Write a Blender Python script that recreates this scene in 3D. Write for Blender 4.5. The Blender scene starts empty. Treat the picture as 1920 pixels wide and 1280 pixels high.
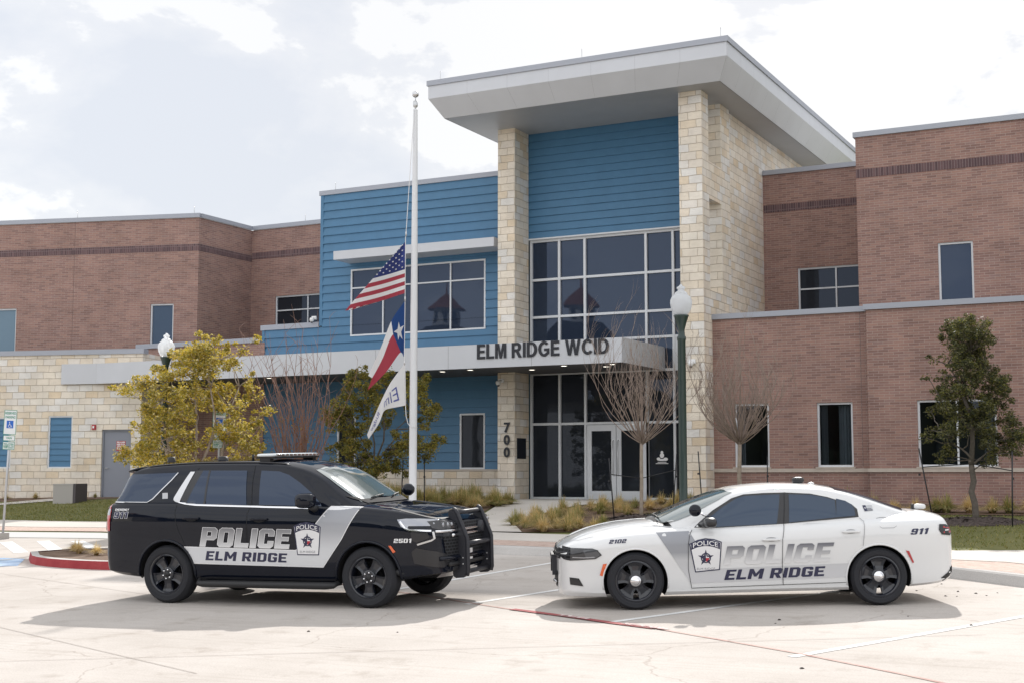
import bpy, bmesh, math, random
from math import sin, cos, pi, radians, sqrt, atan2
from mathutils import Vector, Matrix, geometry
from mathutils.bvhtree import BVHTree
S = bpy.context.scene
COL = S.collection
# ------------------------------------------------------------------ camera
cam = bpy.data.objects.new('camera', bpy.data.cameras.new('camera'))
COL.objects.link(cam)
cam.location = (0, 0, 1.707)
cam.rotation_euler = (radians(90 + 5.56), 0, radians(27.4))
cam.data.sensor_width = 36.0
cam.data.lens = 2568 / 1920 * 36.0
cam.data.clip_end = 2000
S.camera = cam
# ------------------------------------------------------------------ light
SUN_EL, SUN_AZ = radians(36), radians(-14)          # azimuth from +Y towards +X
w = bpy.data.worlds.new('World'); S.world = w; w.use_nodes = True
nt = w.node_tree; nt.nodes.clear()
N = nt.nodes.new; Lk = nt.links.new
out = N('ShaderNodeOutputWorld')
sky = N('ShaderNodeTexSky'); sky.sky_type = 'NISHITA'; sky.sun_disc = False
sky.sun_elevation = SUN_EL; sky.sun_rotation = SUN_AZ
bg1 = N('ShaderNodeBackground'); bg1.inputs[1].default_value = 0.055
Lk(sky.outputs[0], bg1.inputs[0])
bg2 = N('ShaderNodeBackground'); bg2.inputs[1].default_value = 0.74          # bright broken cloud
tc = N('ShaderNodeTexCoord'); mp = N('ShaderNodeMapping'); mp.inputs['Scale'].default_value = (1.0, 1.0, 1.9)
mp.inputs['Location'].default_value = (5.3, 0.9, 1.1)
def skynoise(scale, detail, rough, dist=0.):
    q = N('ShaderNodeTexNoise'); q.inputs['Scale'].default_value = scale; q.inputs['Detail'].default_value = detail; q.inputs['Roughness'].default_value = rough; q.inputs['Distortion'].default_value = dist
    Lk(mp.outputs[0], q.inputs['Vector']); return q
Lk(tc.outputs['Generated'], mp.inputs[0])
n1 = skynoise(1.7, 3, .5); n2 = skynoise(5.2, 11, .58, .15)
ma = N('ShaderNodeMath'); ma.operation = 'MULTIPLY_ADD'; ma.inputs[1].default_value = .62; Lk(n1.outputs[0], ma.inputs[0])
mb_ = N('ShaderNodeMath'); mb_.operation = 'MULTIPLY'; mb_.inputs[1].default_value = 1.38; Lk(n2.outputs[0], mb_.inputs[0]); Lk(mb_.outputs[0], ma.inputs[2])
cr2 = N('ShaderNodeValToRGB'); e = cr2.color_ramp.elements; e[0].position = .83; e[0].color = (.79, .82, .88, 1); e[1].position = 1.10; e[1].color = (1, 1, 1, 1)
dv = N('ShaderNodeMath'); dv.operation = 'MULTIPLY'; dv.inputs[1].default_value = 1.0; Lk(ma.outputs[0], dv.inputs[0])
e[1].position = 1.10; q = e.new(.97); q.color = (.87, .885, .92, 1)
Lk(dv.outputs[0], cr2.inputs[0])
sx = N('ShaderNodeSeparateXYZ'); Lk(tc.outputs['Generated'], sx.inputs[0])      # cloud gain shaped by direction: raised behind the camera for facade fill, lowered ahead
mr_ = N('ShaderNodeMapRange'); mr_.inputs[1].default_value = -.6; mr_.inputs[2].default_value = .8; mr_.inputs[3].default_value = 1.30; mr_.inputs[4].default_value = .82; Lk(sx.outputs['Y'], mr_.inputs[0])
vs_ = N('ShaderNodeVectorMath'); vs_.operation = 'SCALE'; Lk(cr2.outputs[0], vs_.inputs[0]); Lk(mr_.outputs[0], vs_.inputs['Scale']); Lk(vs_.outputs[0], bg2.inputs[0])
mx = N('ShaderNodeMixShader'); mx.inputs[0].default_value = .86
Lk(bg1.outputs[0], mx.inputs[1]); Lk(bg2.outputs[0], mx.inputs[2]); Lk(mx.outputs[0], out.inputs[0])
sl = bpy.data.lights.new('sun', 'SUN'); sl.energy = 2.85; sl.angle = radians(0.9); sl.color = (1.0, 0.955, 0.90)
so = bpy.data.objects.new('sun', sl); COL.objects.link(so)
sd = Vector((sin(SUN_AZ) * cos(SUN_EL), cos(SUN_AZ) * cos(SUN_EL), sin(SUN_EL)))
so.rotation_euler = sd.to_track_quat('Z', 'Y').to_euler(); so.location = (-15, 60, 40)
S.view_settings.view_transform = 'Standard'; S.view_settings.look = 'None'
S.view_settings.gamma = 1.0; S.view_settings.exposure = 0.75
S.cycles.max_bounces = 7; S.cycles.diffuse_bounces = 3; S.cycles.glossy_bounces = 3; S.cycles.transparent_max_bounces = 6
# ------------------------------------------------------------------ ground function
CR = Vector((cos(radians(27.4)), sin(radians(27.4)))); CF = Vector((-sin(radians(27.4)), cos(radians(27.4))))
KL = [(-70, 29.0), (-45, 27.0), (-28.1, 25.5), (-24.8, 25.7), (-12.7, 23.7), (-11.2, 23.4), (-3.67, 21.25), (-2.5, 20.2), (2, 16.2), (10, 9), (40, -10)]
def yk(x):
    if x <= KL[0][0]: return KL[0][1]
    for (a, b), (c2, d) in zip(KL, KL[1:]):
        if x <= c2: return b + (d - b) * (x - a) / (c2 - a)
    return KL[-1][1]
def lot(x, y):
    l = x * CR.x + y * CR.y; d = x * CF.x + y * CF.y
    l = max(-40, min(40, l)); d = max(-60, min(40, d))
    return .019 * l + .02 * (d - 17)
def G(x, y):
    k = yk(x)
    if y <= k: return lot(x, y)
    a = lot(x, k) + .15
    return a + (.95 - a) * min(1, (y - k) / max(4, 35.4 - k))
# ------------------------------------------------------------------ materials
MATS = {}
def sock(n, *names):
    for k in names:
        if k in n.inputs: return n.inputs[k]
def mat(name, col=(.5, .5, .5), rough=.6, metal=0., coat=0., spec=.5, noise=0., nscale=6., bump=0., bscale=40., emit=0., coatr=.03, coords='Object'):
    m = bpy.data.materials.new(name); m.use_nodes = True; t = m.node_tree; b = t.nodes['Principled BSDF']
    b.inputs['Base Color'].default_value = (*col, 1); b.inputs['Roughness'].default_value = rough; b.inputs['Metallic'].default_value = metal
    sock(b, 'Coat Weight').default_value = coat; sock(b, 'Coat Roughness').default_value = coatr; sock(b, 'Specular IOR Level').default_value = spec
    if emit: sock(b, 'Emission Color').default_value = (*col, 1); sock(b, 'Emission Strength').default_value = emit
    tcn = t.nodes.new('ShaderNodeTexCoord')
    if noise:
        n = t.nodes.new('ShaderNodeTexNoise'); n.inputs['Scale'].default_value = nscale; n.inputs['Detail'].default_value = 6
        t.links.new(tcn.outputs[coords], n.inputs['Vector'])
        r = t.nodes.new('ShaderNodeMapRange'); r.inputs[1].default_value = .3; r.inputs[2].default_value = .7; r.inputs[3].default_value = 1 - noise; r.inputs[4].default_value = 1 + noise
        t.links.new(n.outputs[0], r.inputs[0])
        x = t.nodes.new('ShaderNodeVectorMath'); x.operation = 'SCALE'; x.inputs[0].default_value = col
        t.links.new(r.outputs[0], x.inputs['Scale']); t.links.new(x.outputs[0], b.inputs['Base Color'])
    if bump:
        n = t.nodes.new('ShaderNodeTexNoise'); n.inputs['Scale'].default_value = bscale; n.inputs['Detail'].default_value = 5
        t.links.new(tcn.outputs[coords], n.inputs['Vector'])
        bp = t.nodes.new('ShaderNodeBump'); bp.inputs['Strength'].default_value = bump; bp.inputs['Distance'].default_value = .02
        t.links.new(n.outputs[0], bp.inputs['Height']); t.links.new(bp.outputs[0], b.inputs['Normal'])
    MATS[name] = m
    return m
def ramp(t, stops, interp='LINEAR'):
    r = t.nodes.new('ShaderNodeValToRGB'); e = r.color_ramp.elements; r.color_ramp.interpolation = interp
    e[0].position, e[0].color = stops[0][0], (*stops[0][1], 1); e[1].position, e[1].color = stops[-1][0], (*stops[-1][1], 1)
    for p, c in stops[1:-1]:
        q = e.new(p); q.color = (*c, 1)
    return r
def brickmat(name, bw, bh, mortar, stops, mcol, rough=.85, bumps=.5, stain=.12, offs=.5, smooth=.1, rot=False, nb=.25):
    m = bpy.data.materials.new(name); m.use_nodes = True; t = m.node_tree; b = t.nodes['Principled BSDF']
    u = t.nodes.new('ShaderNodeTexCoord'); br = t.nodes.new('ShaderNodeTexBrick')
    vec = u.outputs['UV']
    br.offset = offs; br.inputs['Scale'].default_value = 1; br.inputs['Brick Width'].default_value = bw; br.inputs['Row Height'].default_value = bh
    br.inputs['Mortar Size'].default_value = mortar; br.inputs['Mortar Smooth'].default_value = smooth; br.inputs['Bias'].default_value = 0
    br.inputs['Color1'].default_value = (0, 0, 0, 1); br.inputs['Color2'].default_value = (1, 1, 1, 1); br.inputs['Mortar'].default_value = (.5, .5, .5, 1)
    if nb:                                       # uneven stone joints
        nz = t.nodes.new('ShaderNodeTexNoise'); nz.inputs['Scale'].default_value = 2.3; nz.inputs['Detail'].default_value = 3
        mv = t.nodes.new('ShaderNodeVectorMath'); mv.operation = 'MULTIPLY_ADD'
        mv.inputs[1].default_value = (bw * .25 * nb, bh * .18 * nb, 0)
        t.links.new(vec, nz.inputs['Vector']); t.links.new(nz.outputs['Color'], mv.inputs[0]); t.links.new(vec, mv.inputs[2]); vec = mv.outputs[0]
    t.links.new(vec, br.inputs['Vector'])
    rp = ramp(t, stops); t.links.new(br.outputs['Color'], rp.inputs[0])
    n = t.nodes.new('ShaderNodeTexNoise'); n.inputs['Scale'].default_value = 1.1; n.inputs['Detail'].default_value = 8; n.inputs['Roughness'].default_value = .65
    t.links.new(u.outputs['UV'], n.inputs['Vector'])
    mr = t.nodes.new('ShaderNodeMapRange'); mr.inputs[1].default_value = .3; mr.inputs[2].default_value = .7; mr.inputs[3].default_value = 1 - stain; mr.inputs[4].default_value = 1 + stain
    t.links.new(n.outputs[0], mr.inputs[0])
    mm = t.nodes.new('ShaderNodeMix'); mm.data_type = 'RGBA'; mm.inputs[7].default_value = (*mcol, 1)
    t.links.new(br.outputs['Fac'], mm.inputs[0]); t.links.new(rp.outputs[0], mm.inputs[6])
    sc = t.nodes.new('ShaderNodeVectorMath'); sc.operation = 'SCALE'; t.links.new(mm.outputs[2], sc.inputs[0]); t.links.new(mr.outputs[0], sc.inputs['Scale'])
    t.links.new(sc.outputs[0], b.inputs['Base Color']); b.inputs['Roughness'].default_value = rough
    n2 = t.nodes.new('ShaderNodeTexNoise'); n2.inputs['Scale'].default_value = 18; n2.inputs['Detail'].default_value = 5; t.links.new(u.outputs['UV'], n2.inputs['Vector'])
    ad = t.nodes.new('ShaderNodeMath'); ad.operation = 'MULTIPLY_ADD'; ad.inputs[1].default_value = -1.0
    t.links.new(br.outputs['Fac'], ad.inputs[0]); t.links.new(n2.outputs[0], ad.inputs[2])
    bp = t.nodes.new('ShaderNodeBump'); bp.inputs['Strength'].default_value = bumps; bp.inputs['Distance'].default_value = .02
    t.links.new(ad.outputs[0], bp.inputs['Height']); t.links.new(bp.outputs[0], b.inputs['Normal'])
    MATS[name] = m
    return m
brickmat('brick', .27, .070, .006, [(0, (.222, .130, .112)), (.3, (.270, .158, .133)), (.55, (.294, .173, .143)), (.8, (.326, .193, .155)), (1, (.268, .170, .150))], (.36, .28, .25), nb=0, bumps=.35, stain=.16)
brickmat('soldier', .076, .60, .008, [(0, (.085, .050, .056)), (.6, (.125, .072, .076)), (1, (.155, .092, .095))], (.20, .15, .15), nb=0, offs=0, bumps=.35)
brickmat('stone', .47, .232, .008, [(0, (.75, .67, .56)), (.2, (.77, .70, .60)), (.38, (.70, .575, .42)), (.5, (.78, .725, .64)), (.68, (.735, .645, .53)), (.84, (.73, .70, .66)), (1, (.765, .74, .70))], (.50, .42, .33), bumps=1., stain=.16, smooth=.25, nb=1.0)
mat('siding', (.064, .178, .312), .5, noise=.05, nscale=3)
mat('siding_trim', (.070, .19, .33), .5)
mat('aluminium', (.66, .68, .71), .42, .0, noise=.02)
mat('metal_panel', (.55, .565, .60), .42, .15, noise=.03, nscale=1.2)
mat('coping', (.36, .38, .43), .5, .2)
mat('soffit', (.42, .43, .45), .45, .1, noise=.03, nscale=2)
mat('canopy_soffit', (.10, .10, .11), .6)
mat('cast_stone', (.50, .44, .38), .8, noise=.06)
mat('roofing', (.5, .5, .5), .9)
mat('grey_door', (.24, .255, .30), .5)
mat('red_sign', (.42, .028, .04), .5); mat('white_paint', (.80, .80, .80), .5); mat('black_paint', (.012, .013, .018), .4)
mat('dark_sign', (.012, .014, .022), .45); mat('steel', (.55, .56, .57), .35, .7); mat('chrome', (.80, .80, .82), .12, 1.0)
mat('lamp_lit', (1.0, .93, .8), .4, emit=2.2)
def glassmat(name, col, spec=.5, rough=.015, wob=.004, ior=1.52, tint=(.62, .74, 1.0)):
    m = mat(name, col, rough, spec=spec); t = m.node_tree; b = t.nodes['Principled BSDF']
    u = t.nodes.new('ShaderNodeTexCoord'); n = t.nodes.new('ShaderNodeTexNoise'); n.inputs['Scale'].default_value = .9; n.inputs['Detail'].default_value = 1
    t.links.new(u.outputs['Object'], n.inputs['Vector']); bp = t.nodes.new('ShaderNodeBump'); bp.inputs['Strength'].default_value = wob * 10; bp.inputs['Distance'].default_value = .05
    t.links.new(n.outputs[0], bp.inputs['Height']); t.links.new(bp.outputs[0], b.inputs['Normal'])
    b.inputs['IOR'].default_value = ior; b.inputs['Specular Tint'].default_value = (*tint, 1)
    return m
glassmat('glass_blue', (.020, .030, .052), ior=1.58); glassmat('glass_dark', (.020, .023, .029), .5, ior=1.42); glassmat('glass_pale', (.15, .22, .27))
glassmat('glass_shade', (.045, .070, .105), .5)
# ------------------------------------------------------------------ mesh builder
class MB:
    def __init__(s): s.v = []; s.f = []; s.m = []; s.uv = []; s.sm = []
    def face(s, pts, mi=0, uv=None, smooth=False):
        i = len(s.v); pts = [Vector(p) for p in pts]; s.v += pts; s.f.append(tuple(range(i, i + len(pts)))); s.m.append(mi); s.sm.append(smooth)
        if uv is None:
            n = (pts[1] - pts[0]).cross(pts[2] - pts[0])
            if n.length > 0: n.normalize()
            if abs(n.z) > .7: uv = [(p.x, p.y) for p in pts]
            else:
                t = Vector((-n.y, n.x, 0)); t = t.normalized() if t.length > 0 else Vector((1, 0, 0))
                uv = [(p.dot(t), p.z) for p in pts]
        s.uv.append(uv)
    def indexed(s, verts, faces, mi=0, smooth=True):
        i = len(s.v); s.v += [Vector(p) for p in verts]
        for f in faces: s.f.append(tuple(i + k for k in f)); s.m.append(mi); s.sm.append(smooth); s.uv.append([(s.v[i + k].x, s.v[i + k].z) for k in f])
    def box(s, a, b, mi=0, M=None):
        (x0, y0, z0), (x1, y1, z1) = a, b
        c = [Vector(p) for p in ((x0, y0, z0), (x1, y0, z0), (x1, y1, z0), (x0, y1, z0), (x0, y0, z1), (x1, y0, z1), (x1, y1, z1), (x0, y1, z1))]
        if M: c = [M @ p for p in c]
        for q in ((0, 3, 2, 1), (4, 5, 6, 7), (0, 1, 5, 4), (1, 2, 6, 5), (2, 3, 7, 6), (3, 0, 4, 7)): s.face([c[k] for k in q], mi)
    def prism(s, poly, z0, z1, mi=0):           # poly ccw in plan
        n = len(poly)
        for i in range(n):
            (a, b), (c, d) = poly[i], poly[(i + 1) % n]
            s.face([(a, b, z0), (c, d, z0), (c, d, z1), (a, b, z1)], mi)
        s.face([(x, y, z1) for x, y in poly], mi); s.face([(x, y, z0) for x, y in reversed(poly)], mi)
    def tube(s, pts, rad, seg=8, mi=0, caps=True, smooth=True):
        pts = [Vector(p) for p in pts]
        if not isinstance(rad, (list, tuple)): rad = [rad] * len(pts)
        vs = []; fs = []; n = len(pts); prev = None
        for i, p in enumerate(pts):
            d = (pts[min(i + 1, n - 1)] - pts[max(i - 1, 0)])
            d = d.normalized() if d.length > 0 else Vector((0, 0, 1))
            if prev is None: a = d.orthogonal().normalized()
            else:
                a = prev - d * prev.dot(d); a = a.normalized() if a.length > 1e-6 else d.orthogonal().normalized()
            prev = a; b = d.cross(a)
            for k in range(seg):
                an = 2 * pi * k / seg; vs.append(p + (a * cos(an) + b * sin(an)) * rad[i])
        for i in range(n - 1):
            for k in range(seg):
                k2 = (k + 1) % seg; fs.append((i * seg + k, i * seg + k2, (i + 1) * seg + k2, (i + 1) * seg + k))
        if caps: fs.append(tuple(reversed(range(seg)))); fs.append(tuple(range((n - 1) * seg, n * seg)))
        s.indexed(vs, fs, mi, smooth)
    def lathe(s, prof, seg=24, mi=0, M=None, smooth=True):      # prof (r, z) about z
        vs = []; fs = []
        for r, z in prof:
            for k in range(seg):
                an = 2 * pi * k / seg; p = Vector((r * cos(an), r * sin(an), z)); vs.append(M @ p if M else p)
        for i in range(len(prof) - 1):
            for k in range(seg):
                k2 = (k + 1) % seg; fs.append((i * seg + k, i * seg + k2, (i + 1) * seg + k2, (i + 1) * seg + k))
        s.indexed(vs, fs, mi, smooth)
    def build(s, name, mats, parent=None, loc=None, sharp=None, merge=False):
        me = bpy.data.meshes.new(name); me.from_pydata(s.v, [], s.f)
        if not isinstance(mats, (list, tuple)): mats = [mats]
        for m in mats: me.materials.append(MATS[m] if isinstance(m, str) else m)
        me.polygons.foreach_set('material_index', s.m); me.polygons.foreach_set('use_smooth', s.sm)
        ul = me.uv_layers.new(name='UVMap'); flat = [c for q in s.uv for p in q for c in p]; ul.data.foreach_set('uv', flat)
        if merge:
            bm = bmesh.new(); bm.from_mesh(me); bmesh.ops.remove_doubles(bm, verts=bm.verts, dist=1e-4); bmesh.ops.recalc_face_normals(bm, faces=bm.faces); bm.to_mesh(me); bm.free()
        me.update()
        if sharp is not None: me.set_sharp_from_angle(angle=radians(sharp))
        o = bpy.data.objects.new(name, me); COL.objects.link(o)
        if parent is not None:
            o.parent = parent
        if loc is not None: o.location = loc
        return o
def tag(o, label=None, cat=None, group=None, kind=None):
    if label: o['label'] = label
    if cat: o['category'] = cat
    if group: o['group'] = group
    if kind: o['kind'] = kind
    return o
def thing(name, label, cat, loc=(0, 0, 0), rz=0, group=None):
    o = bpy.data.objects.new(name, None); COL.objects.link(o); o.location = loc; o.rotation_euler = (0, 0, rz); o.empty_display_size = .2
    return tag(o, label, cat, group)
def wparent(o, root):                              # mesh written in world space, parented to a root that only translates
    o.parent = root; o.matrix_parent_inverse = Matrix.Translation(-Vector(root.location)); return o
def copy_tree(o, parent=None):
    c = o.copy(); COL.objects.link(c)
    if parent is not None: c.parent = parent
    for ch in [k for k in o.children]: copy_tree(ch, c)
    return c
def textmesh(s, size=1., bold=0., align='CENTER', shear=0.):
    cu = bpy.data.curves.new('t', 'FONT'); cu.body = s; cu.size = size; cu.offset = bold; cu.align_x = align; cu.align_y = 'CENTER'; cu.shear = shear; cu.resolution_u = 3
    ob = bpy.data.objects.new('t', cu); COL.objects.link(ob); dg = bpy.context.evaluated_depsgraph_get()
    me = bpy.data.meshes.new_from_object(ob.evaluated_get(dg)); bpy.data.objects.remove(ob)
    vs = [v.co.copy() for v in me.vertices]; fs = [tuple(p.vertices) for p in me.polygons]; bpy.data.meshes.remove(me)
    return vs, fs
def extrude_flat(mb, vs, fs, f, depth, mi=0):      # flat glyph -> solid; f maps (x, y, d) to space
    from collections import Counter
    ed = Counter(); 
    for q in fs:
        for a, b in zip(q, q[1:] + q[:1]): ed[(a, b)] += 1
    n = len(vs); V = [f(v.x, v.y, depth) for v in vs] + [f(v.x, v.y, 0) for v in vs]
    F = [tuple(q) for q in fs] + [tuple(k + n for k in reversed(q)) for q in fs]
    for (a, b) in ed:
        if (b, a) not in ed: F.append((b, a, a + n, b + n))
    mb.indexed(V, F, mi, smooth=False)
# ------------------------------------------------------------------ ground materials
def groundmat(name, c1, c2, scale=.35, rough=.9, bump=.25, fine=60, crack=0., spots=0.):
    m = bpy.data.materials.new(name); m.use_nodes = True; t = m.node_tree; b = t.nodes['Principled BSDF']; b.inputs['Roughness'].default_value = rough
    sock(b, 'Specular IOR Level').default_value = .3
    u = t.nodes.new('ShaderNodeTexCoord'); n = t.nodes.new('ShaderNodeTexNoise'); n.inputs['Scale'].default_value = scale; n.inputs['Detail'].default_value = 10; n.inputs['Roughness'].default_value = .62
    t.links.new(u.outputs['Object'], n.inputs['Vector']); r = ramp(t, [(.32, c1), (.68, c2)]); t.links.new(n.outputs[0], r.inputs[0])
    n2 = t.nodes.new('ShaderNodeTexNoise'); n2.inputs['Scale'].default_value = fine; n2.inputs['Detail'].default_value = 4; t.links.new(u.outputs['Object'], n2.inputs['Vector'])
    mr = t.nodes.new('ShaderNodeMapRange'); mr.inputs[1].default_value = .3; mr.inputs[2].default_value = .7; mr.inputs[3].default_value = .90; mr.inputs[4].default_value = 1.08
    t.links.new(n2.outputs[0], mr.inputs[0]); sc = t.nodes.new('ShaderNodeVectorMath'); sc.operation = 'SCALE'; t.links.new(r.outputs[0], sc.inputs[0]); t.links.new(mr.outputs[0], sc.inputs['Scale'])
    colr = sc.outputs[0]
    def mult(fac_out, colr, dark):
        q = t.nodes.new('ShaderNodeMix'); q.data_type = 'RGBA'; q.blend_type = 'MULTIPLY'; q.inputs[7].default_value = (*dark, 1)
        t.links.new(fac_out, q.inputs[0]); t.links.new(colr, q.inputs[6]); return q.outputs[2]
    if crack:
        mpn = t.nodes.new('ShaderNodeMapping'); mpn.inputs['Rotation'].default_value = (0, 0, .35); t.links.new(u.outputs['Object'], mpn.inputs[0])
        nz = t.nodes.new('ShaderNodeTexNoise'); nz.inputs['Scale'].default_value = .8; nz.inputs['Detail'].default_value = 6; t.links.new(mpn.outputs[0], nz.inputs['Vector'])
        mv = t.nodes.new('ShaderNodeVectorMath'); mv.operation = 'MULTIPLY_ADD'; mv.inputs[1].default_value = (1.4, 1.4, 0); t.links.new(nz.outputs['Color'], mv.inputs[0]); t.links.new(mpn.outputs[0], mv.inputs[2])
        vo = t.nodes.new('ShaderNodeTexVoronoi'); vo.feature = 'DISTANCE_TO_EDGE'; vo.inputs['Scale'].default_value = .17; t.links.new(mv.outputs[0], vo.inputs['Vector'])
        cr_ = t.nodes.new('ShaderNodeMapRange'); cr_.inputs[1].default_value = .0006; cr_.inputs[2].default_value = .0026; cr_.inputs[3].default_value = crack; cr_.inputs[4].default_value = 0
        t.links.new(vo.outputs['Distance'], cr_.inputs[0]); colr = mult(cr_.outputs[0], colr, (.45, .38, .33))
        # brush streaks
        mp2 = t.nodes.new('ShaderNodeMapping'); mp2.inputs['Rotation'].default_value = (0, 0, .45); mp2.inputs['Scale'].default_value = (.35, 7, 1); t.links.new(u.outputs['Object'], mp2.inputs[0])
        n3 = t.nodes.new('ShaderNodeTexNoise'); n3.inputs['Scale'].default_value = 1.3; n3.inputs['Detail'].default_value = 7; t.links.new(mp2.outputs[0], n3.inputs['Vector'])
        m3 = t.nodes.new('ShaderNodeMapRange'); m3.inputs[1].default_value = .52; m3.inputs[2].default_value = .75; m3.inputs[3].default_value = 0; m3.inputs[4].default_value = .5
        t.links.new(n3.outputs[0], m3.inputs[0]); colr = mult(m3.outputs[0], colr, (.80, .77, .74))
        n4 = t.nodes.new('ShaderNodeTexNoise'); n4.inputs['Scale'].default_value = 1.7; n4.inputs['Detail'].default_value = 9; n4.inputs['Roughness'].default_value = .7; t.links.new(u.outputs['Object'], n4.inputs['Vector'])
        m4 = t.nodes.new('ShaderNodeMapRange'); m4.inputs[1].default_value = .55; m4.inputs[2].default_value = .70; m4.inputs[3].default_value = 0; m4.inputs[4].default_value = 1.0
        t.links.new(n4.outputs[0], m4.inputs[0]); colr = mult(m4.outputs[0], colr, (.80, .775, .75))
        v2 = t.nodes.new('ShaderNodeTexVoronoi'); v2.inputs['Scale'].default_value = .9; v2.inputs['Randomness'].default_value = 1; t.links.new(u.outputs['Object'], v2.inputs['Vector'])
        m5 = t.nodes.new('ShaderNodeMapRange'); m5.inputs[1].default_value = .03; m5.inputs[2].default_value = .12; m5.inputs[3].default_value = .55; m5.inputs[4].default_value = 0
        t.links.new(v2.outputs['Distance'], m5.inputs[0]); colr = mult(m5.outputs[0], colr, (.72, .69, .66))
    t.links.new(colr, b.inputs['Base Color'])
    bp = t.nodes.new('ShaderNodeBump'); bp.inputs['Strength'].default_value = bump; bp.inputs['Distance'].default_value = .01
    t.links.new(n2.outputs[0], bp.inputs['Height']); t.links.new(bp.outputs[0], b.inputs['Normal']); MATS[name] = m; return m
groundmat('concrete_lot', (.415, .378, .345), (.535, .498, .465), crack=.4)
groundmat('concrete_walk', (.50, .465, .425), (.60, .565, .52), fine=80)
groundmat('kerb_concrete', (.40, .385, .37), (.52, .50, .48))
groundmat('pink_gravel', (.43, .31, .26), (.58, .46, .40), scale=9, fine=45, bump=.8)
groundmat('lawn_soil', (.095, .105, .032), (.165, .160, .058), scale=.5, fine=9, bump=.9)
groundmat('mulch', (.035, .026, .024), (.12, .095, .085), scale=14, fine=40, bump=1)
groundmat('bed_soil', (.10, .065, .045), (.20, .135, .095), scale=5, fine=40, bump=1)
groundmat('line_white', (.62, .62, .61), (.80, .80, .79), scale=2.5, fine=50)
groundmat('line_worn', (.45, .20, .19), (.72, .66, .64), scale=16, fine=60)
groundmat('line_red', (.27, .065, .068), (.40, .14, .135), scale=2.5, fine=50)
groundmat('kerb_red', (.30, .035, .045), (.40, .07, .075), scale=2)
groundmat('line_blue', (.26, .40, .60), (.52, .60, .70), scale=2, fine=40)
# ------------------------------------------------------------------ ground sheet
def strip_faces(mb, xs, f0, f1, zoff, n=2, gf=G, mi=0):      # ribbon between y=f0(x) and y=f1(x), laid on the ground
    for x0, x1 in zip(xs, xs[1:]):
        for k in range(n):
            q = []
            for x, j in ((x0, k), (x1, k), (x1, k + 1), (x0, k + 1)):
                a, b = f0(x), f1(x); y = a + (b - a) * j / n; q.append(Vector((x, y, gf(x, y + 1e-4) + zoff)))
            mb.face(q, mi, smooth=False)
XS = sorted(set([-400, -200, -120, -90] + [-70 + 2.5 * i for i in range(45)] + [a for a, b in KL if a < 40] + [42, 60, 120, 300]))
def ykx(x): return yk(max(-70, min(40, x)))
g = MB(); strip_faces(g, XS, lambda x: -300 + 0 * x if True else 0, lambda x: ykx(x) - 40 if ykx(x) - 40 > -250 else -250, 0, 3, lot)
strip_faces(g, XS, lambda x: ykx(x) - 40, lambda x: ykx(x) + .05, 0, 16, lot)
tag(g.build('parking_lot', 'concrete_lot', merge=True), kind='structure')
g = MB(); strip_faces(g, XS, lambda x: ykx(x) + .01, lambda x: max(36.4, ykx(x) + 12), -.012, 14); strip_faces(g, XS, lambda x: max(36.4, ykx(x) + 12), lambda x: 500, -.012, 3)
tag(g.build('lawn', 'lawn_soil', merge=True), kind='structure')
# kerb: a swept section along the kerb line from the flush ramp eastwards
def sweep(pts, section, name, matn, zf, flip=False):
    mb = MB(); rows = []
    for i, p in enumerate(pts):
        a = Vector(pts[max(0, i - 1)]); b = Vector(pts[min(len(pts) - 1, i + 1)]); d = (b - a).normalized(); nrm = Vector((-d.y, d.x))
        z = zf(*p); rows.append([Vector((p[0] + nrm.x * o, p[1] + nrm.y * o, z + h)) for o, h in section])
    for r0, r1 in zip(rows, rows[1:]):
        for k in range(len(section) - 1): mb.face([r0[k], r1[k], r1[k + 1], r0[k + 1]])
    mb.face(list(reversed(rows[0]))); mb.face(rows[-1])
    return mb
def dense(pl, step=1.0):
    o = []
    for (a, b), (c2, d) in zip(pl, pl[1:]):
        n = max(1, int(sqrt((c2 - a) ** 2 + (d - b) ** 2) / step))
        o += [(a + (c2 - a) * i / n, b + (d - b) * i / n) for i in range(n)]
    return o + [pl[-1]]
kl = [(-23.2, 25.44)] + [p for p in KL if -23 < p[0] < 11]
# soften the corners
def chaikin(p, n=2):
    for _ in range(n):
        q = [p[0]]
        for a, b in zip(p, p[1:]): q += [(a[0] * .75 + b[0] * .25, a[1] * .75 + b[1] * .25), (a[0] * .25 + b[0] * .75, a[1] * .25 + b[1] * .75)]
        p = q + [p[-1]]
    return p
kd = dense(kl, 1.0)
kb = sweep(kd, [(-.10, -.02), (-.085, .02), (-.02, .135), (.01, .158), (.16, .160), (.17, -.02)], 'kerb', 'kerb_concrete', lambda x, y: lot(x, yk(x)))
tag(kb.build('kerb', 'kerb_concrete'), kind='structure')
def fy(o): return lambda x: yk(x) + o
xr = [-60 + i for i in range(59)] + [-2.5, -1.5, 0, 1, 2, 4, 6, 8, 10]
nk = lambda x: 1.0 if x < -3.7 else 1.35                      # ribbon widths measured along y
g = MB(); strip_faces(g, xr, lambda x: yk(x) + .16 * nk(x), lambda x: yk(x) + 1.02 * nk(x), .004, 2); tag(g.build('gravel_strip', 'pink_gravel'), kind='structure')
g = MB(); strip_faces(g, xr, lambda x: yk(x) + 1.02 * nk(x), lambda x: yk(x) + 2.45 * nk(x), .014, 2)
for x0, x1 in zip(xr, xr[1:]):                                # thin slab edge
    a = yk(x0) + 1.02 * nk(x0); b = yk(x1) + 1.02 * nk(x1); g.face([(x0, a, G(x0, a) - .03), (x1, b, G(x1, b) - .03), (x1, b, G(x1, b) + .014), (x0, a, G(x0, a) + .014)])
tag(g.build('pavement', 'concrete_walk'), kind='structure')
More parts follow.
